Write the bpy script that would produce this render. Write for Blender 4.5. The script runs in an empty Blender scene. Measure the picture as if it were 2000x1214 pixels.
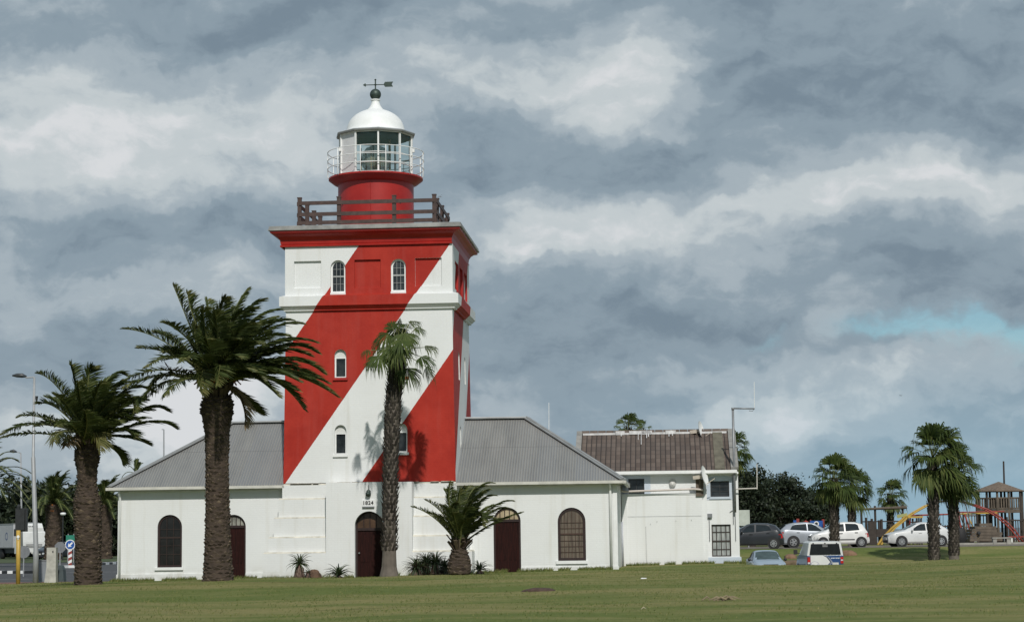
import bpy, math, random
import numpy as np
from mathutils import Vector, Matrix
from mathutils.geometry import tessellate_polygon
rnd = random.Random(7)
scene = bpy.context.scene
col = scene.collection
R = math.radians

# ------------------------------------------------------------------ camera
FPX, ROLL, HORIZON, EYE = 3900.0, 0.0125, 1040.0, 1.65
PITCH = math.atan((HORIZON - 607) / FPX)
FWD = Vector((0, math.cos(PITCH), math.sin(PITCH)))
UPV = Vector((0, -math.sin(PITCH), math.cos(PITCH)))
RGT = Vector((1, 0, 0))
CX = RGT * math.cos(ROLL) - UPV * math.sin(ROLL)
CY = RGT * math.sin(ROLL) + UPV * math.cos(ROLL)
EYEP = Vector((0, 0, EYE))
cam = bpy.data.cameras.new('camera')
cam.sensor_width = 36.0
cam.lens = 36.0 * FPX / 2000
cam.clip_end = 30000
camo = bpy.data.objects.new('camera', cam)
col.objects.link(camo)
camo.matrix_world = Matrix(((CX.x, CY.x, -FWD.x, 0), (CX.y, CY.y, -FWD.y, 0), (CX.z, CY.z, -FWD.z, EYE), (0, 0, 0, 1)))
scene.camera = camo
def ray(px, py): return FWD * FPX + CX * (px - 1000) + CY * (607 - py)
def at(px, py, d):                     # the world point seen at a photo pixel, at depth d
    r = ray(px, py)
    return EYEP + r * (d / r.y)

# ------------------------------------------------------------------ light
SUN_EL, SUN_AZ = 42.0, 9.0
sd = Vector((math.sin(R(SUN_AZ)) * math.cos(R(SUN_EL)), -math.cos(R(SUN_AZ)) * math.cos(R(SUN_EL)), math.sin(R(SUN_EL))))
sun = bpy.data.lights.new('sun', 'SUN')
sun.energy = 3.15
sun.angle = R(1.0)
sun.color = (1.0, 0.96, 0.9)
suno = bpy.data.objects.new('sun', sun)
col.objects.link(suno)
suno.rotation_euler = (-sd).to_track_quat('-Z', 'Y').to_euler()
suno.location = (0, 0, 60)
scene.view_settings.view_transform = 'Standard'
scene.view_settings.look = 'None'
scene.view_settings.exposure = 0.0
scene.view_settings.gamma = 1.0
scene.render.film_transparent = False
scene.cycles.max_bounces = 6
scene.cycles.transparent_max_bounces = 12

# ------------------------------------------------------------------ sky
world = bpy.data.worlds.new("World")
scene.world = world
world.use_nodes = True
WT = world.node_tree
for n in list(WT.nodes): WT.nodes.remove(n)
def wn(t): return WT.nodes.new(t)
def setin(sock, v):
    if isinstance(v, bpy.types.NodeSocket): WT.links.new(v, sock)
    else: sock.default_value = v
def wm(op, a, b=0.0, c=None, clamp=False):
    n = wn('ShaderNodeMath'); n.operation = op; n.use_clamp = clamp
    setin(n.inputs[0], a); setin(n.inputs[1], b)
    if c is not None: setin(n.inputs[2], c)
    return n.outputs[0]
def wcomb(x, y, z=0.0):
    n = wn('ShaderNodeCombineXYZ'); setin(n.inputs[0], x); setin(n.inputs[1], y); setin(n.inputs[2], z)
    return n.outputs[0]
def wnoise(vec, scale, detail=6, rough=0.55, dist=0.0):
    n = wn('ShaderNodeTexNoise'); setin(n.inputs['Vector'], vec)
    n.inputs['Scale'].default_value = scale; n.inputs['Detail'].default_value = detail
    n.inputs['Roughness'].default_value = rough; n.inputs['Distortion'].default_value = dist
    return n.outputs
def wmix(f, a, b):
    n = wn('ShaderNodeMix'); n.data_type = 'RGBA'; setin(n.inputs[0], f); setin(n.inputs[6], a); setin(n.inputs[7], b)
    return n.outputs[2]
tc = wn('ShaderNodeTexCoord')
sp = wn('ShaderNodeSeparateXYZ'); WT.links.new(tc.outputs['Generated'], sp.inputs[0])
az = wm('ARCTAN2', sp.outputs[0], sp.outputs[1])
el = wm('ARCSINE', sp.outputs[2])
U0 = wm('MULTIPLY', az, 3.9)           # one unit of the sky = 1000 photo pixels
V0 = wm('MULTIPLY', el, 3.9)
warpv = wcomb(U0, wm('MULTIPLY', V0, 1.4))
w1 = wnoise(warpv, 3.0, 5, 0.55)
w2 = wnoise(wcomb(wm('ADD', U0, 7.3), V0, 3.1), 3.0, 5, 0.55)
w3 = wnoise(wcomb(wm('ADD', U0, 1.7), V0, 8.1), 11.0, 4, 0.6)
w4 = wnoise(wcomb(wm('ADD', U0, 4.1), V0, 5.7), 11.0, 4, 0.6)
U1 = wm('ADD', U0, wm('ADD', wm('MULTIPLY_ADD', w1[0], 0.34, -0.17), wm('MULTIPLY_ADD', w3[0], 0.08, -0.04)))
V1 = wm('ADD', V0, wm('ADD', wm('MULTIPLY_ADD', w2[0], 0.22, -0.11), wm('MULTIPLY_ADD', w4[0], 0.07, -0.035)))
def skyc(px, py):
    r = ray(px, py).normalized()
    return math.atan2(r.x, r.y) * 3.9, math.asin(r.z) * 3.9
def blob(px, py, sx, sy, w):
    a, e = skyc(px, py)
    du = wm('MULTIPLY', wm('SUBTRACT', U1, a), 1000.0 / sx)
    dv = wm('MULTIPLY', wm('SUBTRACT', V1, e), 1000.0 / sy)
    r2 = wm('ADD', wm('MULTIPLY', du, du), wm('MULTIPLY', dv, dv))
    return wm('MULTIPLY', wm('POWER', 2.718, wm('MULTIPLY', r2, -0.5)), w)
BLOBS = [  # px, py, width, height, weight
    (150, 240, 260, 80, .46), (430, 300, 240, 90, .24), (90, 360, 260, 60, .22), (560, 200, 120, 70, .16),
    (1230, 130, 110, 70, .50), (1080, 170, 160, 60, .26), (850, 150, 110, 60, .26), (1150, 250, 120, 40, .14),
    (1110, 465, 150, 45, .46), (1330, 420, 150, 60, .24), (1000, 480, 90, 60, .2),
    (1760, 340, 220, 50, .34), (1560, 370, 160, 40, .24), (1900, 420, 140, 70, .26),
    (1650, 610, 50, 45, .2), (1480, 480, 160, 50, .14), (360, 560, 170, 40, .22), (30, 540, 60, 60, .28), (250, 580, 120, 30, .12),
    (1490, 800, 80, 38, .52), (1400, 850, 110, 40, .26), (350, 825, 90, 70, .72), (130, 880, 150, 60, .42), (480, 780, 110, 60, .42), (960, 815, 60, 25, .22),
    (1650, 720, 260, 45, .20), (1300, 720, 120, 40, .08), (1820, 760, 160, 60, .12), (1530, 560, 120, 40, .12),
    (650, 60, 300, 60, -.18), (1500, 60, 240, 60, -.12), (1750, 180, 240, 60, -.22), (1300, 330, 200, 50, -.26), (500, 440, 170, 40, -.28), (900, 330, 90, 60, -.1),
    (150, 480, 130, 35, -.22), (1150, 640, 160, 50, -.16), (1450, 640, 160, 60, -.18), (1750, 560, 160, 45, -.18), (240, 680, 130, 60, -.18),
    (1060, 760, 160, 60, -.06), (1700, 470, 130, 28, -.12), (1950, 560, 100, 50, -.1)]
acc = 0.0
for b in BLOBS: acc = wm('ADD', acc, blob(*b))
st = wnoise(wcomb(wm('MULTIPLY', U1, 1.0), wm('MULTIPLY', V1, 2.3)), 3.2, 8, 0.55, 0.2)
fine = wnoise(wcomb(wm('ADD', U0, 3.0), wm('MULTIPLY', V0, 1.6)), 10.0, 7, 0.6, 0.4)
st2 = wnoise(wcomb(wm('ADD', U1, -0.022), wm('MULTIPLY_ADD', V1, 2.3, 0.085)), 3.2, 8, 0.55, 0.2)
fine2 = wnoise(wcomb(wm('ADD', U0, 2.988), wm('MULTIPLY_ADD', V0, 1.6, 0.030)), 10.0, 7, 0.6, 0.4)
relief = wm('ADD', wm('MULTIPLY', wm('SUBTRACT', st[0], st2[0]), 0.60), wm('MULTIPLY', wm('SUBTRACT', fine[0], fine2[0]), 0.16))
val = wm('ADD', wm('ADD', wm('ADD', acc, 0.31), relief), wm('ADD', wm('MULTIPLY_ADD', st[0], 0.62, -0.31), wm('MULTIPLY_ADD', fine[0], 0.30, -0.15)), clamp=True)
rampn = wn('ShaderNodeValToRGB')
WT.links.new(val, rampn.inputs[0])
cr = rampn.color_ramp
cr.interpolation = 'EASE'
cr.elements[0].position = 0.0; cr.elements[0].color = (.188, .250, .308, 1)
cr.elements[1].position = 1.0; cr.elements[1].color = (.68, .70, .72, 1)
for p, c in ((.28, (.262, .334, .392, 1)), (.52, (.375, .442, .490, 1)), (.78, (.540, .592, .615, 1))):
    e = cr.elements.new(p); e.color = c
cloud = rampn.outputs[0]
# clear lower sky over the sea, and one blue gap
low = wm('MULTIPLY', wm('SUBTRACT', 1.0, wm('DIVIDE', V0, 0.36, clamp=True), clamp=True), wm('MULTIPLY_ADD', U0, 1.2, 0.1, clamp=True), clamp=True)
cloud = wmix(wm('MULTIPLY', low, 0.75), cloud, (.29, .475, .590, 1))
gap = wm('ADD', wm('ADD', blob(1865, 650, 90, 13, 1.35), blob(1960, 664, 60, 16, 1.0)), blob(1740, 662, 40, 7, .6))
gap = wm('ADD', gap, blob(1485, 668, 26, 5, .45))
gap = wm('MULTIPLY', gap, wm('MULTIPLY_ADD', fine[0], 2.0, -0.25, clamp=True), clamp=True)
sky = wn('ShaderNodeTexSky')
sky.sky_type = 'NISHITA'
sky.sun_disc = False
sky.sun_elevation = R(SUN_EL)
sky.sun_rotation = R(180 - SUN_AZ)
sky.dust_density = 0.6
sc = wn('ShaderNodeVectorMath'); sc.operation = 'SCALE'; WT.links.new(cloud, sc.inputs[0]); sc.inputs['Scale'].default_value = 10.0
gapc = wn('ShaderNodeMix'); gapc.data_type = 'RGBA'; gapc.blend_type = 'MULTIPLY'; gapc.inputs[0].default_value = 1.0; WT.links.new(sky.outputs[0], gapc.inputs[6]); gapc.inputs[7].default_value = (.56, .80, .86, 1)
final = wmix(wm('MULTIPLY', gap, 0.68), sc.outputs[0], gapc.outputs[2])
bg = wn('ShaderNodeBackground'); WT.links.new(final, bg.inputs[0]); bg.inputs[1].default_value = 0.1
out = wn('ShaderNodeOutputWorld'); WT.links.new(bg.outputs[0], out.inputs[0])

# ------------------------------------------------------------------ materials
class NT:
    def __init__(s, name):
        s.m = bpy.data.materials.new(name); s.m.use_nodes = True; s.t = s.m.node_tree
        s.b = s.t.nodes['Principled BSDF']; s.tc = None
    def n(s, t): return s.t.nodes.new(t)
    def set(s, sock, v):
        if isinstance(v, bpy.types.NodeSocket): s.t.links.new(v, sock)
        else: sock.default_value = v
    def math(s, op, a, b=0.0, c=None, clamp=False):
        n = s.n('ShaderNodeMath'); n.operation = op; n.use_clamp = clamp
        s.set(n.inputs[0], a); s.set(n.inputs[1], b)
        if c is not None: s.set(n.inputs[2], c)
        return n.outputs[0]
    def obj(s):
        if s.tc is None: s.tc = s.n('ShaderNodeTexCoord')
        return s.tc.outputs['Object']
    def map(s, scale=(1, 1, 1), rot=(0, 0, 0)):
        n = s.n('ShaderNodeMapping'); s.t.links.new(s.obj(), n.inputs[0])
        n.inputs['Scale'].default_value = scale; n.inputs['Rotation'].default_value = rot
        return n.outputs[0]
    def noise(s, scale, detail=4, rough=.55, vec=None, dist=0):
        n = s.n('ShaderNodeTexNoise'); s.t.links.new(vec or s.obj(), n.inputs['Vector'])
        n.inputs['Scale'].default_value = scale; n.inputs['Detail'].default_value = detail
        n.inputs['Roughness'].default_value = rough; n.inputs['Distortion'].default_value = dist
        return n.outputs[0]
    def mix(s, f, a, b, mode='MIX'):
        n = s.n('ShaderNodeMix'); n.data_type = 'RGBA'; n.blend_type = mode
        s.set(n.inputs[0], f)
        for i, v in ((6, a), (7, b)):
            s.set(n.inputs[i], (*v, 1) if isinstance(v, tuple) and len(v) == 3 else v)
        return n.outputs[2]
    def ramp(s, f, stops):
        n = s.n('ShaderNodeValToRGB'); s.t.links.new(f, n.inputs[0]); c = n.color_ramp
        c.elements[0].position = stops[0][0]; c.elements[0].color = (*stops[0][1], 1)
        c.elements[1].position = stops[-1][0]; c.elements[1].color = (*stops[-1][1], 1)
        for p, k in stops[1:-1]: c.elements.new(p).color = (*k, 1)
        return n.outputs[0]
    def rng(s, f, lo, hi, a=0.0, b=1.0):
        n = s.n('ShaderNodeMapRange'); s.set(n.inputs[0], f)
        for i, v in enumerate((lo, hi, a, b)): n.inputs[i + 1].default_value = v
        return n.outputs[0]
    def bump(s, h, strength=.3, dist=.02):
        n = s.n('ShaderNodeBump'); s.t.links.new(h, n.inputs['Height'])
        n.inputs['Strength'].default_value = strength; n.inputs['Distance'].default_value = dist
        s.t.links.new(n.outputs[0], s.b.inputs['Normal'])
    def color(s, v): s.set(s.b.inputs['Base Color'], (*v, 1) if isinstance(v, tuple) else v)
    def p(s, **k):
        for a, v in k.items(): s.b.inputs[a.replace('_', ' ').title() if a != 'ior' else 'IOR'].default_value = v
        return s
def scale3(c, f): return tuple(min(1, x * f) for x in c)
def simple(name, c, rough=.6, var=.18, sc=4.0, metal=0.0, bump=0.0, bsc=30.0):
    k = NT(name)
    k.color(k.mix(k.rng(k.noise(sc, 5), .3, .7), scale3(c, 1 - var), scale3(c, 1 + var)))
    k.p(roughness=rough, metallic=metal)
    if bump: k.bump(k.noise(bsc, 4), bump)
    return k.m
def attr_mat(name, c1, c2, c3=None, rough=.7, trans=0.0, spec=.3, sc=1.5):
    """colour picked per piece from the mesh's own 'tint' attribute"""
    k = NT(name)
    a = k.n('ShaderNodeAttribute'); a.attribute_name = 'tint'
    stops = [(0, c1), (.6, c2), (1, c3 or c2)]
    cc = k.ramp(a.outputs['Fac'], stops)
    cc = k.mix(k.rng(k.noise(sc, 3), .3, .7, .0, .5), cc, scale3(c1, .8))
    k.color(cc); k.p(roughness=rough)
    k.b.inputs['Specular IOR Level'].default_value = spec
    if trans:
        tr = k.n('ShaderNodeBsdfTranslucent'); k.t.links.new(cc, tr.inputs[0])
        mx = k.n('ShaderNodeMixShader'); mx.inputs[0].default_value = trans
        k.t.links.new(k.b.outputs[0], mx.inputs[1]); k.t.links.new(tr.outputs[0], mx.inputs[2])
        k.t.links.new(mx.outputs[0], k.t.nodes['Material Output'].inputs[0])
    return k.m

def brick_bump(k, strength=.25):
    mp = k.n('ShaderNodeCombineXYZ')
    sx = k.n('ShaderNodeSeparateXYZ'); k.t.links.new(k.obj(), sx.inputs[0])
    k.set(mp.inputs[0], k.math('ADD', sx.outputs[0], sx.outputs[1])); k.set(mp.inputs[1], sx.outputs[2])
    br = k.n('ShaderNodeTexBrick'); k.t.links.new(mp.outputs[0], br.inputs[0])
    br.inputs['Scale'].default_value = 1.0; br.inputs['Brick Width'].default_value = .24; br.inputs['Row Height'].default_value = .085
    br.inputs['Mortar Size'].default_value = .009; br.inputs['Mortar Smooth'].default_value = .6
    h = k.math('SUBTRACT', k.math('MULTIPLY', k.noise(9, 5), .9), k.math('MULTIPLY', br.outputs['Fac'], .55))
    k.bump(h, strength, .03)
    return sx, br.outputs['Fac']
def wall_dirt(k, c, sx, mort):
    d1 = k.rng(k.noise(.55, 6, .62), .38, .68)
    st = k.rng(k.noise(1.0, 5, .6, k.map((3.2, 3.2, .22))), .54, .78)
    c = k.mix(k.math('MULTIPLY', d1, .16), c, (.50, .50, .47))
    c = k.mix(k.math('MULTIPLY', st, .28), c, (.46, .43, .33))
    c = k.mix(k.math('MULTIPLY', mort, .07), c, (.42, .43, .44))
    splash = k.math('MULTIPLY', k.rng(sx.outputs[2], .55, .05), k.rng(k.noise(3.0, 5), .35, .75))
    return k.mix(k.math('MULTIPLY', splash, .6), c, (.37, .34, .26))
WHITE = (.745, .76, .755)
RED = (.50, .028, .020)
k = NT('white_painted_brick'); sx, mo = brick_bump(k, .16); k.color(wall_dirt(k, (*WHITE, 1), sx, mo)); k.p(roughness=.62); MWHITE = k.m
# striped paint: the same diagonal bands on every side of the tower
k = NT('red_white_striped_paint')
sx, mo = brick_bump(k, .14)
ge = k.n('ShaderNodeNewGeometry'); vt = k.n('ShaderNodeVectorTransform')
vt.vector_type = 'NORMAL'; vt.convert_from = 'WORLD'; vt.convert_to = 'OBJECT'; k.t.links.new(ge.outputs['True Normal'], vt.inputs[0])
sn = k.n('ShaderNodeSeparateXYZ'); k.t.links.new(vt.outputs[0], sn.inputs[0])
ax = k.math('GREATER_THAN', k.math('ABSOLUTE', sn.outputs[0]), k.math('ABSOLUTE', sn.outputs[1]))
uu = k.math('ADD', k.math('MULTIPLY', k.math('MULTIPLY', sx.outputs[0], k.math('SUBTRACT', 1.0, ax)), k.math('MULTIPLY', k.math('SIGN', sn.outputs[1]), -1.0)),
            k.math('MULTIPLY', k.math('MULTIPLY', sx.outputs[1], ax), k.math('SIGN', sn.outputs[0])))
tt = k.math('SUBTRACT', k.math('ADD', sx.outputs[2], k.math('MULTIPLY_ADD', k.noise(14, 2), .03, -.015)), k.math('MULTIPLY', uu, 1.42))
tt = k.math('SUBTRACT', tt, k.math('MULTIPLY', ax, .5))
r1 = k.math('MULTIPLY', k.math('GREATER_THAN', tt, 8.38), k.math('LESS_THAN', tt, 13.54))
r2 = k.math('LESS_THAN', tt, 4.1)
red = k.math('ADD', r1, r2, clamp=True)
wc = wall_dirt(k, (*WHITE, 1), sx, mo)
rc = k.mix(k.rng(k.noise(.8, 6, .65), .35, .7), (.330, .021, .012), (.440, .037, .022))
rc = k.mix(k.math('MULTIPLY', k.rng(k.noise(1.2, 5, .6, k.map((2.6, 2.6, .25))), .48, .75), .45), rc, (.40, .065, .052))
rc = k.mix(k.math('MULTIPLY', k.rng(k.noise(.45, 6, .7), .5, .7), .35), rc, (.26, .014, .012))
rc = k.mix(k.math('MULTIPLY', mo, .12), rc, (.25, .02, .02))
k.color(k.mix(red, wc, rc)); k.p(roughness=.6); k.b.inputs['Specular IOR Level'].default_value = .2; MSTRIPE = k.m
k = NT('red_paint'); k.color(k.mix(k.rng(k.noise(1.3, 6, .65), .35, .7), (.32, .013, .010), (.42, .022, .016))); k.p(roughness=.42); MRED = k.m
MTRIM = simple('white_trim_paint', (.78, .79, .78), .5, .06, 2.5)
MREVEAL = simple('window_reveal_paint', (.66, .67, .65), .6, .1, 5)
MBLUEWHITE = simple('pale_blue_paint', (.50, .56, .63), .6, .06, 2)
MWOOD = simple('dark_stained_wood', (.020, .0075, .0065), .6, .4, 7, bump=.15, bsc=18)
k = NT('door_planks'); wv = k.rng(k.noise(6.0, 4, .6, k.map((6, 6, .4))), .35, .7)
k.color(k.mix(wv, (.013, .005, .0045), (.036, .010, .008))); k.p(roughness=.6); k.b.inputs['Specular IOR Level'].default_value = .12; k.bump(wv, .2); MDOOR = k.m
MRAILWOOD = simple('brown_rail_wood', (.060, .034, .028), .6, .35, 5)
k = NT('window_glass'); k.color(k.mix(k.rng(k.noise(2.2, 3), .35, .65), (.012, .016, .018), (.045, .052, .055))); k.p(roughness=.12); MGLASS = k.m
k = NT('curtained_glass'); k.color(k.mix(k.rng(k.noise(2.2, 4, .6, k.map((6, 6, .5))), .3, .7), (.070, .056, .044), (.19, .155, .12))); k.p(roughness=.3); MCURTAIN = k.m
k = NT('net_curtain_glass'); k.color(k.mix(k.rng(k.noise(3, 4, .6, k.map((8, 8, .6))), .3, .7), (.20, .22, .22), (.46, .48, .46))); k.p(roughness=.3); MNET = k.m
k = NT('fanlight_glass'); k.color(k.mix(k.rng(k.noise(1.5, 3), .4, .6), (.34, .27, .17), (.50, .42, .28))); k.p(roughness=.3); MFAN = k.m
k = NT('corrugated_iron')
sx = k.n('ShaderNodeSeparateXYZ'); k.t.links.new(k.obj(), sx.inputs[0])
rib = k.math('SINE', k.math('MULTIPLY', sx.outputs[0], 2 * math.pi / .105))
sheet = k.noise(.9, 5, .6, k.map((1.5, .4, .4)))
shn = k.n('ShaderNodeTexWhiteNoise'); shn.noise_dimensions = '1D'; k.set(shn.inputs['W'], k.math('FLOOR', k.math('DIVIDE', sx.outputs[0], .76)))
c = k.mix(k.rng(sheet, .3, .7), (.165, .17, .172), (.25, .252, .245))
c = k.mix(k.math('MULTIPLY', shn.outputs[0], .45), c, (.22, .235, .255))
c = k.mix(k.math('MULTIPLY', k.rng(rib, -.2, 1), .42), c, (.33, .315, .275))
c = k.mix(k.rng(k.noise(2.5, 6, .65), .62, .8, 0, .35), c, (.13, .14, .15))
lap = k.math('LESS_THAN', k.math('ABSOLUTE', k.math('SUBTRACT', sx.outputs[2], 5.05)), .012)
c = k.mix(k.math('MULTIPLY', lap, .4), c, (.10, .10, .10))
k.color(c); k.p(roughness=.5, metallic=.1); k.bump(rib, .55, .02); MCORR = k.m
MFLASH = simple('galvanised_flashing', (.30, .31, .31), .45, .15, 2, .3)
k = NT('brown_roof_tiles')
sx = k.n('ShaderNodeSeparateXYZ'); k.t.links.new(k.obj(), sx.inputs[0])
cfr = k.math('FRACT', k.math('DIVIDE', sx.outputs[0], .215)); crow = k.math('FRACT', k.math('DIVIDE', sx.outputs[2], .19))
prof = k.math('SINE', k.math('MULTIPLY', cfr, math.pi))
cn = k.n('ShaderNodeTexWhiteNoise'); cn.noise_dimensions = '3D'
cv = k.n('ShaderNodeCombineXYZ'); k.set(cv.inputs[0], k.math('FLOOR', k.math('DIVIDE', sx.outputs[0], .215))); k.set(cv.inputs[1], k.math('FLOOR', k.math('DIVIDE', sx.outputs[2], .19))); k.t.links.new(cv.outputs[0], cn.inputs[0])
c = k.mix(cn.outputs[0], (.085, .062, .050), (.140, .108, .088))
c = k.mix(k.rng(k.noise(.9, 5, .6), .45, .75, 0, .6), c, (.075, .062, .056))
c = k.mix(k.math('LESS_THAN', prof, .30), c, (.028, .022, .019))
c = k.mix(k.math('MULTIPLY', k.math('LESS_THAN', crow, .10), .5), c, (.035, .027, .023))
k.color(c); k.p(roughness=.75); k.bump(k.math('SUBTRACT', prof, k.math('MULTIPLY', crow, .5)), .6, .04); MTILE = k.m
MGREY = simple('grey_steel', (.22, .23, .24), .45, .12, 6, .3)
MPOLE = simple('galvanised_pole', (.34, .35, .36), .5, .12, 3, .2)
MDARK = simple('dark_metal', (.022, .024, .026), .5, .3, 5)
MBLACK = simple('black_rubber', (.014, .014, .015), .7, .3, 9)
MPATINA = simple('green_bronze', (.045, .065, .055), .5, .35, 6, .4)
MCONC = simple('weathered_concrete', (.30, .29, .26), .8, .22, 2.5, bump=.3, bsc=14)
MGREYW = simple('weathered_timber', (.115, .092, .070), .8, .35, 3, bump=.3, bsc=12)
MDARKW = simple('dark_creosoted_timber', (.042, .032, .027), .75, .35, 4)
MSHINGLE = simple('timber_shingles', (.145, .108, .080), .8, .4, 6, bump=.4, bsc=9)
MYEL = simple('yellow_paint', (.46, .30, .06), .45, .15, 3)
MREDP = simple('faded_red_paint', (.27, .045, .035), .5, .2, 3)
MBLUE = simple('blue_paint', (.015, .09, .34), .45, .15, 3)
MROCK = simple('brown_rock', (.20, .12, .075), .85, .35, 3, bump=.6, bsc=7)
MSTUMP = simple('rusty_iron_and_soil', (.062, .036, .027), .85, .4, 9, bump=.5, bsc=16)
def glassmat(name, c, alpha):
    k = NT(name); k.color(c); k.p(roughness=.06)
    tr = k.n('ShaderNodeBsdfTransparent'); tr.inputs[0].default_value = (.90, .96, .95, 1)
    mx = k.n('ShaderNodeMixShader'); mx.inputs[0].default_value = alpha
    k.t.links.new(tr.outputs[0], mx.inputs[1]); k.t.links.new(k.b.outputs[0], mx.inputs[2])
    k.t.links.new(mx.outputs[0], k.t.nodes['Material Output'].inputs[0])
    return k.m
MLANTGLASS = glassmat('lantern_glass', (.10, .20, .20), .10)
MLENS = glassmat('fresnel_lens_glass', (.36, .36, .28), .55)
MCARGLASS = simple('tinted_car_glass', (.016, .022, .026), .08, .3, 2)
MCLEARCAR = simple('windscreen_glass', (.05, .075, .075), .06, .3, 2)
def paint(name, c, metal=.0):
    k = NT(name); k.color(k.mix(k.rng(k.noise(2.0, 4), .35, .7), scale3(c, .93), scale3(c, 1.05)))
    k.p(roughness=.32, metallic=metal); k.b.inputs['Coat Weight'].default_value = .6; k.b.inputs['Coat Roughness'].default_value = .06
    return k.m

# ------------------------------------------------------------------ mesh helpers
OFF = {}
class MB:
    def __init__(s): s.v = []; s.f = []; s.m = []; s.t = []
    def add(s, vs, fs, m=0, tint=0.0):
        o = len(s.v); s.v.extend(tuple(p) for p in vs)
        for f in fs: s.f.append(tuple(i + o for i in f)); s.m.append(m); s.t.append(tint)
    def quad(s, a, b, c, d, m=0, tint=0.0): s.add((a, b, c, d), ((0, 1, 2, 3),), m, tint)
    def box(s, x0, x1, y0, y1, z0, z1, m=0, tint=0.0):
        s.add([(x0, y0, z0), (x1, y0, z0), (x1, y1, z0), (x0, y1, z0), (x0, y0, z1), (x1, y0, z1), (x1, y1, z1), (x0, y1, z1)],
              [(0, 3, 2, 1), (4, 5, 6, 7), (0, 1, 5, 4), (1, 2, 6, 5), (2, 3, 7, 6), (3, 0, 4, 7)], m, tint)
    def bar(s, a, b, w, h=None, m=0, tint=0.0, up=(0, 0, 1)):
        a = Vector(a); b = Vector(b); h = h or w; t = (b - a).normalized(); u = Vector(up)
        if abs(t.dot(u)) > .98: u = Vector((0, 1, 0))
        sd_ = t.cross(u).normalized(); u = sd_.cross(t)
        o = [sd_ * (w / 2 * i) + u * (h / 2 * j) for i, j in ((-1, -1), (1, -1), (1, 1), (-1, 1))]
        s.add([a + q for q in o] + [b + q for q in o], [(3, 2, 1, 0), (4, 5, 6, 7), (0, 1, 5, 4), (1, 2, 6, 5), (2, 3, 7, 6), (3, 0, 4, 7)], m, tint)
    def tube(s, pts, rad, seg=8, m=0, caps=True, tint=0.0):
        pts = [Vector(p) for p in pts]; n = len(pts)
        if not hasattr(rad, '__len__'): rad = [rad] * n
        vs = []; fs = []; prev = None
        for i, p in enumerate(pts):
            t = (pts[min(i + 1, n - 1)] - pts[max(i - 1, 0)]).normalized()
            a = prev if prev is not None else (Vector((1, 0, 0)) if abs(t.x) < .9 else Vector((0, 1, 0)))
            a = (a - t * a.dot(t)).normalized(); b = t.cross(a); prev = a
            for j in range(seg):
                q = 2 * math.pi * j / seg
                vs.append(p + (a * math.cos(q) + b * math.sin(q)) * rad[i])
        for i in range(n - 1):
            for j in range(seg):
                j2 = (j + 1) % seg
                fs.append((i * seg + j, i * seg + j2, (i + 1) * seg + j2, (i + 1) * seg + j))
        if caps: fs.append(tuple(range(seg))[::-1]); fs.append(tuple((n - 1) * seg + j for j in range(seg)))
        s.add(vs, fs, m, tint)
    def lathe(s, prof, seg=32, c=(0, 0, 0), m=0, a0=0.0, axis='z', caps=True, tint=0.0):
        vs = []; fs = []
        for r, z in prof:
            for j in range(seg):
                q = a0 + 2 * math.pi * j / seg
                p = (r * math.cos(q), r * math.sin(q), z)
                if axis == 'y': p = (p[0], z, p[1])
                if axis == 'x': p = (z, p[0], p[1])
                vs.append((p[0] + c[0], p[1] + c[1], p[2] + c[2]))
        for i in range(len(prof) - 1):
            for j in range(seg):
                j2 = (j + 1) % seg
                fs.append((i * seg + j, i * seg + j2, (i + 1) * seg + j2, (i + 1) * seg + j))
        if caps:
            if prof[0][0] > 1e-4: fs.append(tuple(range(seg))[::-1])
            if prof[-1][0] > 1e-4: fs.append(tuple((len(prof) - 1) * seg + j for j in range(seg)))
        s.add(vs, fs, m, tint)
    def panel(s, outer, holes, mp, depth=0.0, m=0, mrev=None, back=False):
        """flat face with openings: mp(u, z, d) gives the point d behind the face"""
        polys = [outer] + list(holes)
        flat = [p for q in polys for p in q]
        tri = tessellate_polygon([[Vector((u_, z_, 0)) for u_, z_ in q] for q in polys])
        vs = [mp(u_, z_, 0.0) for u_, z_ in flat]
        fs = []
        for t in tri:
            a, b, c = (flat[i] for i in t)
            ar = (b[0] - a[0]) * (c[1] - a[1]) - (b[1] - a[1]) * (c[0] - a[0])
            if abs(ar) < 1e-9: continue
            fs.append(t if ar > 0 else t[::-1])
        s.add(vs, fs, m)
        for q in holes:
            n = len(q)
            fr = [mp(u_, z_, 0.0) for u_, z_ in q]; bk = [mp(u_, z_, depth) for u_, z_ in q]
            s.add(fr + bk, [(i, (i + 1) % n, n + (i + 1) % n, n + i) for i in range(n)], m if mrev is None else mrev)
    def prism(s, poly, mp, d0, d1, m=0, tint=0.0):
        """a thick flat shape: poly in (u, z), between depths d0 and d1"""
        n = len(poly); tri = tessellate_polygon([[Vector((u_, z_, 0)) for u_, z_ in poly]])
        fr = [mp(u_, z_, d0) for u_, z_ in poly]; bk = [mp(u_, z_, d1) for u_, z_ in poly]
        fs = []
        for t in tri:
            a, b, c = (poly[i] for i in t)
            ar = (b[0] - a[0]) * (c[1] - a[1]) - (b[1] - a[1]) * (c[0] - a[0])
            t = t if ar > 0 else t[::-1]
            fs.append(t); fs.append(tuple(i + n for i in t[::-1]))
        fs += [(i, n + i, n + (i + 1) % n, (i + 1) % n) for i in range(n)]
        s.add(fr + bk, fs, m, tint)
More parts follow.
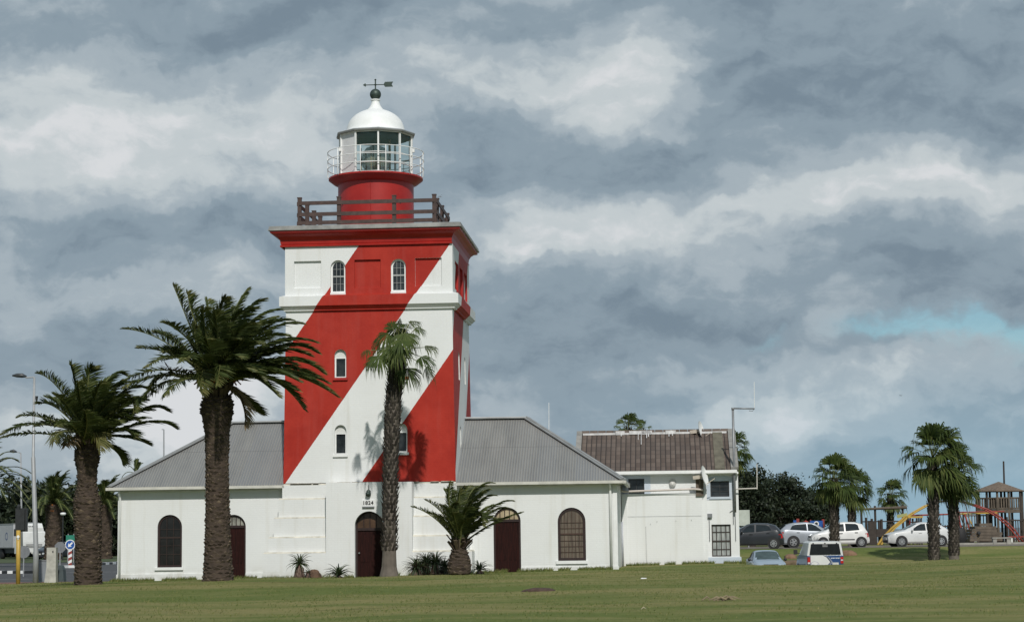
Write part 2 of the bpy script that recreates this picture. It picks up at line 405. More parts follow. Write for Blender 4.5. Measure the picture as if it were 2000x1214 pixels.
    def build(s, name, mats, parent=None, smooth=False, off=None):
        if not isinstance(mats, (list, tuple)): mats = [mats]
        o_ = off if off is not None else (OFF.get(parent.name) if parent else None) or Vector((0, 0, 0))
        me = bpy.data.meshes.new(name)
        me.from_pydata([(p[0] - o_[0], p[1] - o_[1], p[2] - o_[2]) for p in s.v], [], s.f)
        for m_ in mats: me.materials.append(m_)
        me.polygons.foreach_set('material_index', s.m)
        if any(s.t):
            a = me.attributes.new('tint', 'FLOAT', 'FACE'); a.data.foreach_set('value', s.t)
        if smooth: me.polygons.foreach_set('use_smooth', [True] * len(s.f))
        me.update()
        o = bpy.data.objects.new(name, me); col.objects.link(o)
        if parent is not None: o.parent = parent
        OFF[o.name] = o_
        return o
def smooth_angle(o, deg=40):
    me = o.data
    me.polygons.foreach_set('use_smooth', [True] * len(me.polygons))
    me.set_sharp_from_angle(angle=R(deg))
    return o
def tag(o, label=None, cat=None, group=None, kind=None):
    if label: o['label'] = label
    if cat: o['category'] = cat
    if group: o['group'] = group
    if kind: o['kind'] = kind
    return o
def thing(name, label, cat, loc=(0, 0, 0), rotz=0.0, group=None, off=None):
    """an Empty at the thing's base; parts are authored in world (or frame) space and stored relative to it"""
    o = bpy.data.objects.new(name, None); col.objects.link(o)
    o.empty_display_size = .2
    o.location = loc; o.rotation_euler = (0, 0, rotz)
    OFF[o.name] = Vector(loc) if off is None else Vector(off)
    return tag(o, label, cat, group)
def solo(mb, name, mats, loc, label, cat, group=None, smooth=False, kind=None):
    o = mb.build(name, mats, None, smooth, off=Vector(loc)); o.location = loc
    return tag(o, label, cat, group, kind)
def dup(root, loc, rotz=None, label=None):
    r = root.copy(); col.objects.link(r); r.location = loc
    if rotz is not None: r.rotation_euler = (0, 0, rotz)
    if label: r['label'] = label
    for ch in list(root.children):
        c_ = ch.copy(); col.objects.link(c_); c_.parent = r
        for g in list(ch.children):
            d_ = g.copy(); col.objects.link(d_); d_.parent = c_
    return r
def ss(a, b, x):
    t = max(0.0, min(1.0, (x - a) / (b - a))); return t * t * (3 - 2 * t)
def arch(x0, x1, z0, z1, n=14, rise=None):
    """round headed opening, counter-clockwise"""
    r = (x1 - x0) / 2; cx_ = (x0 + x1) / 2; rise = rise or r; zs = z1 - rise
    return [(x0, z0), (x1, z0)] + [(cx_ + r * math.cos(math.pi * i / n), zs + rise * math.sin(math.pi * i / n)) for i in range(n + 1)]
def rect(x0, x1, z0, z1): return [(x0, z0), (x1, z0), (x1, z1), (x0, z1)]
def inset(poly, d):
    n = len(poly); out_ = []
    for i in range(n):
        p0, p1, p2 = Vector(poly[i - 1]), Vector(poly[i]), Vector(poly[(i + 1) % n])
        a = (p1 - p0); b = (p2 - p1)
        a = a.normalized() if a.length > 1e-6 else b.normalized(); b = b.normalized() if b.length > 1e-6 else a
        na = Vector((-a.y, a.x)); nb = Vector((-b.y, b.x)); nn = (na + nb)
        kk = nn.length
        nn = nn / kk if kk > 1e-6 else na
        q = p1 + nn * (d / max(.5, nn.dot(na)))
        out_.append((q.x, q.y))
    return out_

# ------------------------------------------------------------------ ground
ZK = [(-60, -.2), (-30, -.15), (-19.5, -.09), (-15, -.03), (-9.5, .02), (-5.5, .05), (-.8, .14), (4.1, .21), (8.5, .25), (13.4, .29), (19.2, .45), (40, .75), (90, 1.0)]
def zl(x):
    if x <= ZK[0][0]: return ZK[0][1]
    for (a, za), (b, zb) in zip(ZK, ZK[1:]):
        if x <= b: return za + (zb - za) * (x - a) / (b - a)
    return ZK[-1][1]
GK = [(76, .35), (78.5, .33), (87, -.58), (98, -.60), (104, -.8), (107, -.8), (112, -.1), (118.5, .52), (190, .5), (215, .2), (260, -4.5), (400, -5)]
def gz(y):
    for (a, za), (b, zb) in zip(GK, GK[1:]):
        if y <= b: return za + (zb - za) * ss(a, b, y)
    return GK[-1][1]
def H(x, y):
    base = zl(x) * ss(12, 76, y) + .2 * ss(52, 67, y) * (1 - ss(67, 77, y)) * math.exp(-((x + 9.5) / 7) ** 2)
    if y > 76:
        wr = ss(9.4, 11.6, x)
        g = gz(y)
        if y < 88: g += (zl(x) - .35) * (1 - ss(76, 88, y))
        base = base * (1 - wr) + g * wr
        wl_ = ss(-15.8, -16.8, x) * ss(79.0, 80.8, y)
        base = base * (1 - wl_) - .15 * wl_
        far = ss(225, 260, y)
        base = base * (1 - far) - 4.8 * far
    n = .018 * math.sin(x * .9 + y * .23) + .014 * math.sin(x * .37 - y * .31 + 1) + .01 * math.sin(y * .8 + x * .11)
    if (y > 79 and x < -15) or y > 118: n = 0
    return base + n
# ground mesh
def sheet(name, xs, ys, zf, mat, label=None):
    vs = [(x, y, zf(x, y)) for y in ys for x in xs]; nx = len(xs)
    fs = [(j * nx + i, j * nx + i + 1, (j + 1) * nx + i + 1, (j + 1) * nx + i) for j in range(len(ys) - 1) for i in range(nx - 1)]
    mb = MB(); mb.add(vs, fs)
    o = mb.build(name, mat, smooth=True, off=Vector((0, 0, 0))); o['kind'] = 'structure'
    if label: o['label'] = label
    return o
k = NT('lawn_grass')
ob = k.map((.55, 1, 1))
big = k.noise(.10, 4, .6, k.map((.6, 1.5, 1))); mid = k.noise(.5, 5, .65, k.map((.35, 1.3, 1))); fn = k.noise(6, 6, .75, k.map((.8, .8, 1))); ff = k.noise(38, 3, .7)
green = k.mix(k.rng(fn, .3, .7), (.080, .114, .027), (.190, .222, .066))
green = k.mix(k.rng(ff, .35, .65), green, (.120, .154, .044))
straw = k.mix(k.rng(fn, .3, .7), (.235, .195, .085), (.39, .32, .155))
dry = k.math('ADD', k.rng(k.math('ADD', k.math('MULTIPLY', big, .55), k.math('MULTIPLY', mid, .6)), .51, .66), k.math('MULTIPLY_ADD', ff, .5, -.25), clamp=True)
c = k.mix(k.math('MULTIPLY', dry, .60), green, straw)
soil = k.math('MULTIPLY', k.rng(k.noise(.33, 5, .65, k.map((.3, 1.5, 1))), .64, .72), k.rng(fn, .35, .6))
c = k.mix(k.math('MULTIPLY', soil, .5), c, (.17, .11, .065))
clover = k.math('MULTIPLY', k.rng(k.noise(.42, 5, .7, k.map((.45, 1.7, 1))), .60, .66), k.rng(fn, .3, .55))
c = k.mix(k.math('MULTIPLY', clover, .55), c, (.034, .062, .018))
k.color(c); k.p(roughness=.9); k.b.inputs['Specular IOR Level'].default_value = .1
k.bump(k.math('ADD', fn, k.math('MULTIPLY', ff, .7)), .8, .06)
MLAWN = k.m
xs = list(np.unique(np.concatenate([np.linspace(-320, -40, 15), np.linspace(-40, 50, 181), np.linspace(50, 320, 15)])))
ys = list(np.unique(np.concatenate([np.linspace(-60, 10, 8), np.linspace(10, 75, 66), np.linspace(75, 125, 126), np.linspace(125, 330, 42)])))
sheet('lawn', xs, ys, H, MLAWN)
k = NT('asphalt'); c = k.mix(k.rng(k.noise(.25, 6, .6), .3, .7), (.040, .042, .046), (.066, .067, .070)); c = k.mix(k.rng(k.noise(25, 3, .7), .4, .75, 0, .5), c, (.10, .10, .10)); k.color(c); k.p(roughness=.85); k.bump(k.noise(30, 3), .3); MASPH = k.m
sheet('road', list(np.linspace(-110, -16.9, 12)), list(np.linspace(81.6, 152, 10)), lambda x, y: -.146, MASPH)
MPAVE = simple('brick_paving', (.19, .095, .070), .85, .25, 3, bump=.2)
sheet('pavement', [-26, -20, -16.9, -15.9], [80.2, 80.9, 81.6], lambda x, y: -.085 if y > 80.5 else H(x, y) + .01, MPAVE)
MCAR = simple('gravel_parking', (.16, .14, .115), .9, .25, 1.2, bump=.3)
sheet('parking_area', list(np.linspace(12.5, 44, 8)), list(np.linspace(119.2, 134, 5)), lambda x, y: H(x, y) + .008, MCAR)
sheet('service_road', list(np.linspace(12.2, 30, 7)), list(np.linspace(89, 105, 6)), lambda x, y: H(x, y) + .008, MASPH)
MPROM = simple('promenade_paving', (.26, .25, .24), .9, .15, .4)
sheet('promenade', list(np.linspace(-28, 150, 10)), list(np.linspace(158, 212, 6)), lambda x, y: H(x, y) + .012, MPROM)
k = NT('sea_water'); k.color(k.mix(k.rng(k.noise(.02, 5, .6, k.map((.25, 1, 1))), .3, .7), (.010, .035, .055), (.030, .075, .105))); k.p(roughness=.25); k.bump(k.noise(.6, 5, .7), .5, .3); MSEA = k.m
sheet('sea', [-6000, -1500, -300, 0, 300, 1500, 6000], [235, 300, 500, 1200, 4000, 14000], lambda x, y: -4.2, MSEA)
MLINE = simple('road_line_paint', (.55, .55, .53), .7, .15, 3)
lm = MB()
for (xa, ya, xb, yb) in ((-40, 91.5, -22, 91.0), (-38, 100, -26, 99.6), (-34, 108, -19, 107.2), (-60, 140, -30, 139)):
    a_ = Vector((xa, ya, -.141)); b_ = Vector((xb, yb, -.141)); n_ = Vector((0, .07, 0))
    lm.quad(a_ - n_, b_ - n_, b_ + n_, a_ + n_)
o = lm.build('road_markings', MLINE, off=Vector((0, 0, 0))); o['kind'] = 'structure'

# ------------------------------------------------------------------ building frame
YAW = R(-4.3)
BO = Vector((-5.387, 81.39, 0))
BU = Vector((math.cos(YAW), math.sin(YAW), 0)); BV = Vector((-math.sin(YAW), math.cos(YAW), 0))
def bw(x, y, z=0): return BO + BU * x + BV * y + Vector((0, 0, z))
def bthing(name, label, cat, p, group=None):
    return thing(name, label, cat, bw(*p), YAW, group, off=p)
def front(y0): return lambda u_, z_, d: (u_, y0 + d, z_)
def opening_top(poly, u_):
    """height of the opening's top edge at u"""
    best = None
    n = len(poly)
    for i in range(n):
        (a, za), (b, zb) = poly[i], poly[(i + 1) % n]
        if min(a, b) - 1e-9 <= u_ <= max(a, b) + 1e-9 and abs(a - b) > 1e-9:
            z_ = za + (zb - za) * (u_ - a) / (b - a)
            best = z_ if best is None else max(best, z_)
    return best
def window(parent, poly, mp, dep, frame_w, mframe, mglass, cols=(), rows=(), rail=None, bar=.022, sill=None, msill=None, name='window', mbar=None):
    """frame with its glazing bars > pane, sill"""
    fr = MB(); inn = inset(poly, frame_w)
    fr.panel(poly, [inn], lambda u_, z_, d: mp(u_, z_, dep + d), .05)
    z0 = min(p[1] for p in inn); x0 = min(p[0] for p in inn); x1 = max(p[0] for p in inn)
    mi = 1 if mbar else 0
    for f in cols:
        u_ = x0 + (x1 - x0) * f; zt = opening_top(inn, u_)
        fr.prism(rect(u_ - bar / 2, u_ + bar / 2, z0, zt), mp, dep + .008, dep + .03, mi)
    ztop = max(p[1] for p in inn)
    for f in rows:
        z_ = z0 + (ztop - z0) * f
        us = [x0 + (x1 - x0) * i / 40 for i in range(41)]
        us = [u_ for u_ in us if (opening_top(inn, u_) or -9) >= z_]
        fr.prism(rect(us[0], us[-1], z_ - bar / 2, z_ + bar / 2), mp, dep + .011, dep + .027, mi)
    if rail is not None:
        z_ = z0 + (ztop - z0) * rail
        fr.prism(rect(x0, x1, z_ - .03, z_ + .03), mp, dep + .004, dep + .034, mi)
    w_ = fr.build(name, [mframe] + ([mbar] if mbar else []), parent)
    pn = MB(); pn.panel(inn, [], lambda u_, z_, d: mp(u_, z_, dep + .035 + d)); pn.build('pane', mglass, w_)
    if sill:
        sb = MB(); xa, xb, za, zb, pr = sill
        sb.prism(rect(xa, xb, za, zb), mp, -pr, dep + .02); sb.build('sill', msill or MTRIM, w_)
    return w_
def door(parent, poly, mp, dep, zhead, mglass, cols, leafs=1, knob=None):
    """frame > leaf panels, fanlight, handle"""
    fr = MB(); inn = inset(poly, .07)
    fr.panel(poly, [inn], lambda u_, z_, d: mp(u_, z_, dep + d), .05)
    x0 = min(p[0] for p in inn); x1 = max(p[0] for p in inn); z0 = min(p[1] for p in poly)
    fr.prism(rect(x0, x1, zhead - .05, zhead + .05), mp, dep - .012, dep + .06)
    for f in cols:
        u_ = x0 + (x1 - x0) * f; zt = opening_top(inn, u_)
        fr.prism(rect(u_ - .014, u_ + .014, zhead + .05, zt), mp, dep + .01, dep + .04)
    d_ = fr.build('door', MWOOD, parent)
    lf = MB(); lf.prism(rect(x0, x1, z0, zhead - .05), mp, dep + .03, dep + .07)
    n = leafs; wd = (x1 - x0) / n
    for i in range(n):
        a = x0 + wd * i; b = a + wd
        for q in range(2):
            ua = a + .09 + q * (wd / 2 - .045); ub = ua + wd / 2 - .135
            for za, zb in ((z0 + .16, z0 + .78), (z0 + .92, zhead - .2)):
                lf.prism(rect(ua, ub, za, zb), mp, dep + .012, dep + .0295)
    lf.build('door_leaf', MDOOR, d_)
    fl = MB(); arc = [p for p in inn if p[1] > zhead + .05]
    us = [p[0] for p in arc]
    fl.panel([(min(us), zhead + .05), (max(us), zhead + .05)] + arc, [], lambda u_, z_, d: mp(u_, z_, dep + .045 + d))
    fl.build('fanlight', mglass, d_)
    if knob:
        kb = MB(); kb.lathe([(0, -.05), (.03, -.04), (.035, -.01), (.015, 0), (.015, .03)], 10, axis='y', c=mp(knob[0], knob[1], dep))
        kb.build('handle', MFLASH, d_, True)
    return d_

# ------------------------------------------------------------------ lighthouse
LH = bthing('lighthouse', 'tall square lighthouse tower painted in red and white diagonal stripes, dated 1824', 'lighthouse', (0, 0, 0))
tw = MB()                                # materials: 0 stripes, 1 reveal, 2 red, 3 white brick
ZB, ZM = 3.68, 10.42
def hw(z_): return 3.385 + (3.30 - 3.385) * (z_ - ZB) / (ZM - ZB)
def shaft(side):
    def mp(u_, z_, d):
        y = -hw(z_) + d
        return ((u_, y, z_), (-y, u_, z_), (-u_, -y, z_), (y, -u_, z_))[side]
    return mp
WIN_LOW = [arch(-1.36, -.90, 7.78, 8.90, 10), arch(1.04, 1.50, 7.78, 8.90, 10), arch(-1.36, -.90, 4.78, 5.93, 10), arch(1.04, 1.50, 4.82, 5.95, 10)]
for s_ in range(4):
    tw.panel([(-hw(ZB), ZB), (hw(ZB), ZB), (hw(ZM), ZM), (-hw(ZM), ZM)], WIN_LOW if s_ in (0, 1) else [], shaft(s_), .16, 0, 1)
def ring_sweep(mb, prof, cx_, cy_, mats):
    """square moulding: profile of (half width, height)"""
    for i in range(len(prof) - 1):
        (a, za), (b, zb) = prof[i], prof[i + 1]
        A = [(cx_ - a, cy_ - a, za), (cx_ + a, cy_ - a, za), (cx_ + a, cy_ + a, za), (cx_ - a, cy_ + a, za)]
        Bq = [(cx_ - b, cy_ - b, zb), (cx_ + b, cy_ - b, zb), (cx_ + b, cy_ + b, zb), (cx_ - b, cy_ + b, zb)]
        for q in range(4): mb.quad(A[q], A[(q + 1) % 4], Bq[(q + 1) % 4], Bq[q], mats[i])
ring_sweep(tw, [(3.30, 10.42), (3.39, 10.44), (3.39, 10.49), (3.44, 10.52), (3.50, 10.60), (3.545, 10.62), (3.545, 11.00), (3.33, 11.07)], .02, 0, [0] * 7)
UPZ0, UPZ1 = 11.07, 12.99
def upper(side):
    def mp(u_, z_, d):
        y = -3.33 + d; u_ = u_ + (0.0)
        return ((u_, y, z_), (-y, u_, z_), (-u_, -y, z_), (y, -u_, z_))[side]
    return mp
UW = [arch(-1.51, -.92, 11.13, 12.43, 12), arch(.89, 1.48, 11.13, 12.43, 12)]
UP = [rect(-2.97, -1.89, 11.34, 12.42), rect(-.56, .48, 11.30, 12.43), rect(1.85, 2.90, 11.32, 12.44)]
for s_ in range(4):
    hs = UW + UP if s_ in (0, 2) else [rect(-2.5, -1.2, 11.3, 12.43), rect(-.65, .65, 11.3, 12.43), rect(1.2, 2.5, 11.3, 12.43)]
    tw.panel(rect(-3.33, 3.33, UPZ0, UPZ1), [], upper(s_), .1, 0, 1) if False else None
    # openings one by one, so that each keeps the colour of its own reveal
    outer = rect(-3.33, 3.33, UPZ0, UPZ1)
    tw.panel(outer, hs, upper(s_), 0.0, 0, 0)
    for i, q in enumerate(hs):
        mp = upper(s_); n = len(q)
        isw = s_ in (0, 2) and i < 2
        dd = .20 if isw else .09
        mr = 1 if isw else (3 if (s_ in (0, 2) and i in (2, 4)) else 2)
        tw.add([mp(a, b, 0) for a, b in q] + [mp(a, b, dd) for a, b in q], [(j, (j + 1) % n, n + (j + 1) % n, n + j) for j in range(n)], mr)
        if not isw: tw.panel(q, [], lambda a, b, d, mp=mp, dd=dd: mp(a, b, dd), 0, 0)
TW = tw.build('tower_wall', [MSTRIPE, MREVEAL, MRED, MWHITE], LH)
MBARGREY = simple('grey_glazing_bars', (.34, .35, .34), .5, .1, 4)
for i, q in enumerate(UW):
    window(LH, q, upper(0), .10, .07, MTRIM, MGLASS, (1 / 3, 2 / 3), (.25, .76), .51, .013, (q[0][0] - .01, q[1][0] + .01, 11.06, 11.135, .045), mbar=MBARGREY)
for i, q in enumerate(WIN_LOW):
    (xa, za), (xb, _) = q[0], q[1]
    zt_ = max(p[1] for p in q); zs_ = zt_ - .31
    wq = window(LH, rect(xa, xb, za, zs_), shaft(0), .09, .05, MTRIM, MGLASS, (), (), None, .03, (xa - .06, xb + .06, za - .10, za, .07), MRED if i < 2 else MTRIM)
    ty_ = MB(); ty_.prism([(xa, zs_ + .002), (xb, zs_ + .002)] + [p for p in q if p[1] > zs_ + .01], shaft(0), .12, .16); ty_.build('window_head', MREVEAL, wq)
cn_ = MB()
prof = [(3.36, 12.985), (3.42, 12.99), (3.43, 13.05), (3.38, 13.08)] + [(3.40 + .34 * (1 - math.cos(t * math.pi / 2)), 13.10 + .40 * math.sin(t * math.pi / 2)) for t in (0, .25, .5, .75, 1)] + [(3.76, 13.52), (3.76, 13.585)]
ring_sweep(cn_, prof, -.09, 0, [0] * (len(prof) - 1))
cn_.build('cornice', MRED, LH)
dk = MB(); ring_sweep(dk, [(3.74, 13.585), (3.83, 13.60), (3.83, 13.66), (3.80, 13.67), (3.80, 13.76), (3.70, 13.79), (3.0, 13.80)], -.09, 0, [0] * 6)
dk.box(-3.05, 2.9, -3.0, 3.0, 13.72, 13.82)
dk.build('roof_deck', simple('weathered_lead_edge', (.27, .27, .26), .6, .35, 2, bump=.2), LH)
MLEDGE = simple('cream_ledge_plaster', (.52, .50, .43), .8, .3, 3, bump=.3, bsc=9)  # yellowish cream for the step tops, duller than the white wall
# stepped base and entrance porch
for hh, z0, z1 in ((4.06, -.6, 1.03), (3.88, 1.03, 1.62), (3.71, 1.62, 2.37), (3.55, 2.37, 3.10), (3.42, 3.10, 3.66)):
    for xa, xb in ((-hh, -1.575), (1.755, hh)):
        ca, cb_ = (xa + .05 if xa < -2 else xa), (xb - .05 if xb > 2 else xb)
        sb = MB(); sb.add([(xa, -hh, z0), (xb, -hh, z0), (xb, hh, z0), (xa, hh, z0), (xa, -hh, z1 - .06), (xb, -hh, z1 - .06), (xb, hh, z1 - .06), (xa, hh, z1 - .06),
                           (ca, -hh + .06, z1), (cb_, -hh + .06, z1), (cb_, hh - .06, z1), (ca, hh - .06, z1)],
                          [(0, 1, 5, 4), (1, 2, 6, 5), (2, 3, 7, 6), (3, 0, 4, 7), (4, 5, 9, 8), (5, 6, 10, 9), (6, 7, 11, 10), (7, 4, 8, 11), (8, 9, 10, 11)])
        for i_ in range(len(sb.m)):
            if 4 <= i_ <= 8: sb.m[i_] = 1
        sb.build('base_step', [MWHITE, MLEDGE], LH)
pb = MB(); PY = -4.14
pd = arch(-.46, .64, -.3, 2.55, 16)
pb.panel(rect(-1.58, 1.76, -.6, 3.66), [pd], front(PY), .34, 0, 0)
for x_, s_ in ((-1.58, 0), (1.76, 1)):
    q = [(x_, PY, -.6), (x_, PY, 3.66), (x_, -3.36, 3.66), (x_, -3.36, -.6)]
    pb.quad(*(q[::-1] if not s_ else q))
pb.quad((-1.58, PY, 3.66), (1.76, PY, 3.66), (1.76, -3.36, 3.675), (-1.58, -3.36, 3.675))
pb.build('porch', MWHITE, LH)
cr_ = MB()
ux = -3.1
while ux < 3.2:
    wd = .2 + rnd.random() * .5
    if -1.7 < ux < 1.2 or rnd.random() < .6: cr_.box(ux, min(ux + wd, 3.3), PY + .02 if -1.55 < ux < 1.2 else -3.47, -3.38, 3.655, 3.672 + rnd.random() * .018)
    ux += wd + rnd.random() * .1
cr_.build('flaking_mortar', simple('flaking_mortar_ledge', (.34, .31, .26), .9, .5, 8, bump=.4), LH)
door(LH, pd, front(PY), .26, 1.86, simple('dim_fanlight_glass', (.085, .048, .028), .2, .3, 3), (.25, .5, .75), 1, (-.33, .95))
wl = MB(); wl.lathe([(.0, -.16), (.07, -.15), (.09, -.06), (.05, 0)], 14, axis='y', c=(.09, PY, 3.29)); wl.lathe([(0, -.20), (.095, -.17), (.105, -.03), (.10, 0)], 16, axis='y', c=(.08, PY, 3.21)); wl.lathe([(.06, -.15), (.05, -.05), (.05, 0)], 12, axis='y', c=(.08, PY, 3.31))
wl.lathe([(.012, 0), (.012, .2)], 6, c=(.08, PY - .02, 3.35)); wl.build('wall_lamp', MPATINA, LH, True)
np_ = MB(); np_.box(-.165, .30, PY - .045, PY, 2.735, 2.985); NPL = np_.build('number_plate', MTRIM, LH)
shl = MB(); shl.box(-.155, .31, PY - .075, PY, 2.69, 2.734); shl.build('plate_ledge', MGREY, NPL)
def lettering(text, size, loc, rot, mat, parent, name='lettering', bold=.012, ext=.006):
    cu = bpy.data.curves.new(name, 'FONT'); cu.body = text; cu.size = size; cu.extrude = ext; cu.offset = bold
    cu.align_x = 'CENTER'; cu.align_y = 'CENTER'; cu.space_character = 1.08
    to = bpy.data.objects.new(name, cu); col.objects.link(to)
    dg = bpy.context.evaluated_depsgraph_get(); me = bpy.data.meshes.new_from_object(to.evaluated_get(dg))
    bpy.data.objects.remove(to); me.name = name
    me.materials.clear(); me.materials.append(mat)
    o_ = bpy.data.objects.new(name, me); col.objects.link(o_); o_.parent = parent
    of = OFF.get(parent.name) or Vector((0, 0, 0))
    o_.location = Vector(loc) - of; o_.rotation_euler = rot
    return o_
lettering('1824', .20, (.065, PY - .05, 2.865), (R(90), 0, 0), MDARK, NPL, bold=.005)
# lantern
LX, LY = -.17, 0.0
dr = MB(); dr.lathe([(1.56, 13.75), (1.56, 16.0)], 56, (LX, LY, 0)); dr.lathe([(1.575, 13.8), (1.62, 13.8), (1.62, 13.9), (1.57, 13.9)], 56, (LX, LY, 0), caps=False)
dr.tube([(LX, LY - 1.57, 13.8), (LX, LY - 1.57, 16.0)], .012, 5)
for a in (-52, -22, 20, 47): dr.lathe([(0, 0), (.05, .0), (.05, .05)], 8, (LX + 1.56 * math.sin(R(a)), LY - 1.56 * math.cos(R(a)), 15.05))
smooth_angle(dr.build('lantern_drum', MRED, LH), 40)
gy = MB(); gy.lathe([(1.56, 15.93), (1.75, 16.02), (1.90, 16.14), (1.945, 16.17), (1.945, 16.235), (1.5, 16.24)], 64, (LX, LY, 0), caps=False)
smooth_angle(gy.build('gallery', MRED, LH), 50)
gr = MB()
RG = 1.985
for z_ in (16.62, 16.96, 17.30): gr.tube([(LX + RG * math.cos(2 * math.pi * i / 64), LY + RG * math.sin(2 * math.pi * i / 64), z_) for i in range(65)], .017, 5, caps=False)
for i in range(11):
    a = R(-90 + 12 + 33 * i + 8)
    gr.tube([(LX + 1.93 * math.cos(a), LY + 1.93 * math.sin(a), 16.2), (LX + RG * math.cos(a), LY + RG * math.sin(a), 16.25), (LX + RG * math.cos(a), LY + RG * math.sin(a), 17.31)], .018, 5)
gr.build('gallery_railing', MTRIM, LH, True)
def dec(i, r): a = R(-90 + 12 + 36 * i); return (LX + r * math.cos(a), LY + r * math.sin(a))
lf = MB()
for i in range(10):
    a = dec(i, 1.53); lf.bar((*a, 16.24), (*a, 18.03), .065, up=(a[0] - LX, a[1], 0))
    b = dec(i + 1, 1.53)
    for z_, h_ in ((16.29, .09), (17.99, .08), (17.12, .022), (16.70, .022)):
        if i in (7, 8, 6) and z_ in (17.12, 16.70): continue
        lf.bar((*a, z_), (*b, z_), .05, h_)
LF = lf.build('lantern_frame', MTRIM, LH)
for i in range(10):
    a, b = dec(i, 1.51), dec(i + 1, 1.51)
    g_ = MB(); g_.quad((*a, 16.25), (*b, 16.25), (*b, 18.02), (*a, 18.02))
    g_.build('panel' if i in (6, 7, 8) else 'pane', simple('blank_lantern_panel', (.66, .66, .67), .5, .06, 2) if i in (6, 7, 8) else MLANTGLASS, LF)
ln = MB(); ln.lathe([(.05, 16.5), (.42, 16.55), (.56, 16.75), (.60, 17.0), (.56, 17.3), (.40, 17.52), (.15, 17.62), (0, 17.63)], 20, (LX, LY, 0))
LN = ln.build('lens', MLENS, LH, True)
lp = MB(); lp.lathe([(.5, 16.24), (.5, 16.42), (.18, 16.45), (.18, 16.6)], 16, (LX, LY, 0)); lp.lathe([(.1, 16.6), (.12, 17.0), (0, 17.1)], 12, (LX, LY, 0))
for i in range(6):
    a = R(60 * i + 20); lp.tube([(LX + .6 * math.cos(a), LY + .6 * math.sin(a), 16.45), (LX + .62 * math.cos(a), LY + .62 * math.sin(a), 17.5)], .022, 5)
lp.tube([(LX + .55, LY + .2, 16.3), (LX + .55, LY + .2, 17.9)], .05, 6)
lp.build('lens_stand', simple('lens_brass_and_cream', (.34, .30, .20), .45, .3, 6), LN)
cl = MB(); cl.lathe([(.0, 17.96), (1.40, 17.90), (1.44, 18.02), (0, 18.02)], 20, (LX, LY, 0)); cl.build('lantern_ceiling', simple('blue_grey_ceiling', (.07, .13, .16), .5, .2, 2), LH)
rf = MB()
for i in range(10):
    pr = [(1.40, 17.985), (1.66, 17.995), (1.68, 18.05), (1.64, 18.09), (1.20, 18.235)]
    for (ra, za), (rb, zb) in zip(pr, pr[1:]):
        rf.quad((*dec(i, ra), za), (*dec(i + 1, ra), za), (*dec(i + 1, rb), zb), (*dec(i, rb), zb), 1 if za < 18.06 else 0)
rf.build('lantern_eaves', [MTRIM, MFLASH], LH)
dm = MB(); pr = [(1.22, 18.21), (1.20, 18.24)] + [(1.20 * math.cos(t), 18.24 + .92 * math.sin(t)) for t in [math.pi / 2 * i / 12 for i in range(1, 10)]]
rr_, zz_ = pr[-1]
pr += [(.34, 19.14), (.27, 19.22), (.20, 19.34), (.165, 19.46), (.16, 19.52), (.20, 19.53), (.20, 19.57), (.10, 19.58)]
dm.lathe(pr, 40, (LX, LY, 0)); smooth_angle(dm.build('dome', MTRIM, LH), 45)
bl = MB(); bl.lathe([(.235 * math.sin(math.pi * i / 14), 19.79 - .235 * math.cos(math.pi * i / 14)) for i in range(15)], 22, (LX, LY, 0)); BLL = bl.build('ball_finial', MPATINA, LH, True)
wv_ = MB(); wv_.tube([(LX, LY, 20.0), (LX, LY, 20.42)], .028, 7); wv_.lathe([(.0, 20.36), (.05, 20.41), (0, 20.46)], 8, (LX, LY, 0)); wv_.lathe([(0, 20.13), (.065, 20.2), (0, 20.27)], 8, (LX, LY, 0))
wv_.tube([(LX - .42, LY, 20.2), (LX + .42, LY, 20.2)], .02, 6)
wv_.prism([(-.52, 20.2), (-.42, 20.13), (-.38, 20.2), (-.42, 20.27)], lambda a, b, d: (LX + a, LY + d, b), -.03, .03)
wv_.prism([(.34, 20.2), (.40, 20.10), (.74, 20.10), (.68, 20.2), (.74, 20.31), (.40, 20.31)], lambda a, b, d: (LX + a, LY + d, b), -.015, .015)
wv_.build('weather_vane', MPATINA, LH)
for a in (-58, 84):
    cb = MB(); cb.box(LX + 1.6 * math.sin(R(a)) - .05, LX + 1.6 * math.sin(R(a)) + .05, -1.6 * math.cos(R(a)) - .05, -1.6 * math.cos(R(a)) + .05, 17.28, 17.42)
    cb.build('lantern_bracket', MTRIM, LH)
# timber railing on the deck
RX0, RX1, RY0, RY1 = -2.79, 2.60, -3.08, 1.70
posts = [(RX0, RY0), (-1.21, RY0), (1.0, RY0), (RX1, RY0), (RX1, -2.1), (RX1, -.3), (RX1, RY1), (RX0, -1.4), (RX0, .2), (RX0, RY1), (-1.2, RY1), (.6, RY1)]
for x_, y_ in posts:
    rl = MB(); rl.box(x_ - .075, x_ + .075, y_ - .075, y_ + .075, 13.79, 14.97); rl.box(x_ - .09, x_ + .09, y_ - .09, y_ + .09, 14.97, 15.01)
    rl.build('railing_post', MRAILWOOD, LH)
for z_ in (13.97, 14.31, 14.76):
    rb = MB()
    rb.bar((RX0, RY0 - .09, z_), (RX1, RY0 - .09, z_), .045, .15); rb.bar((RX1 + .09, RY0, z_), (RX1 + .09, RY1, z_), .045, .15)
    rb.bar((RX0 - .09, RY0, z_), (RX0 - .09, RY1, z_), .045, .15); rb.bar((RX0, RY1 + .09, z_), (RX1, RY1 + .09, z_), .045, .15)
    rb.build('railing_rail', MRAILWOOD, LH)

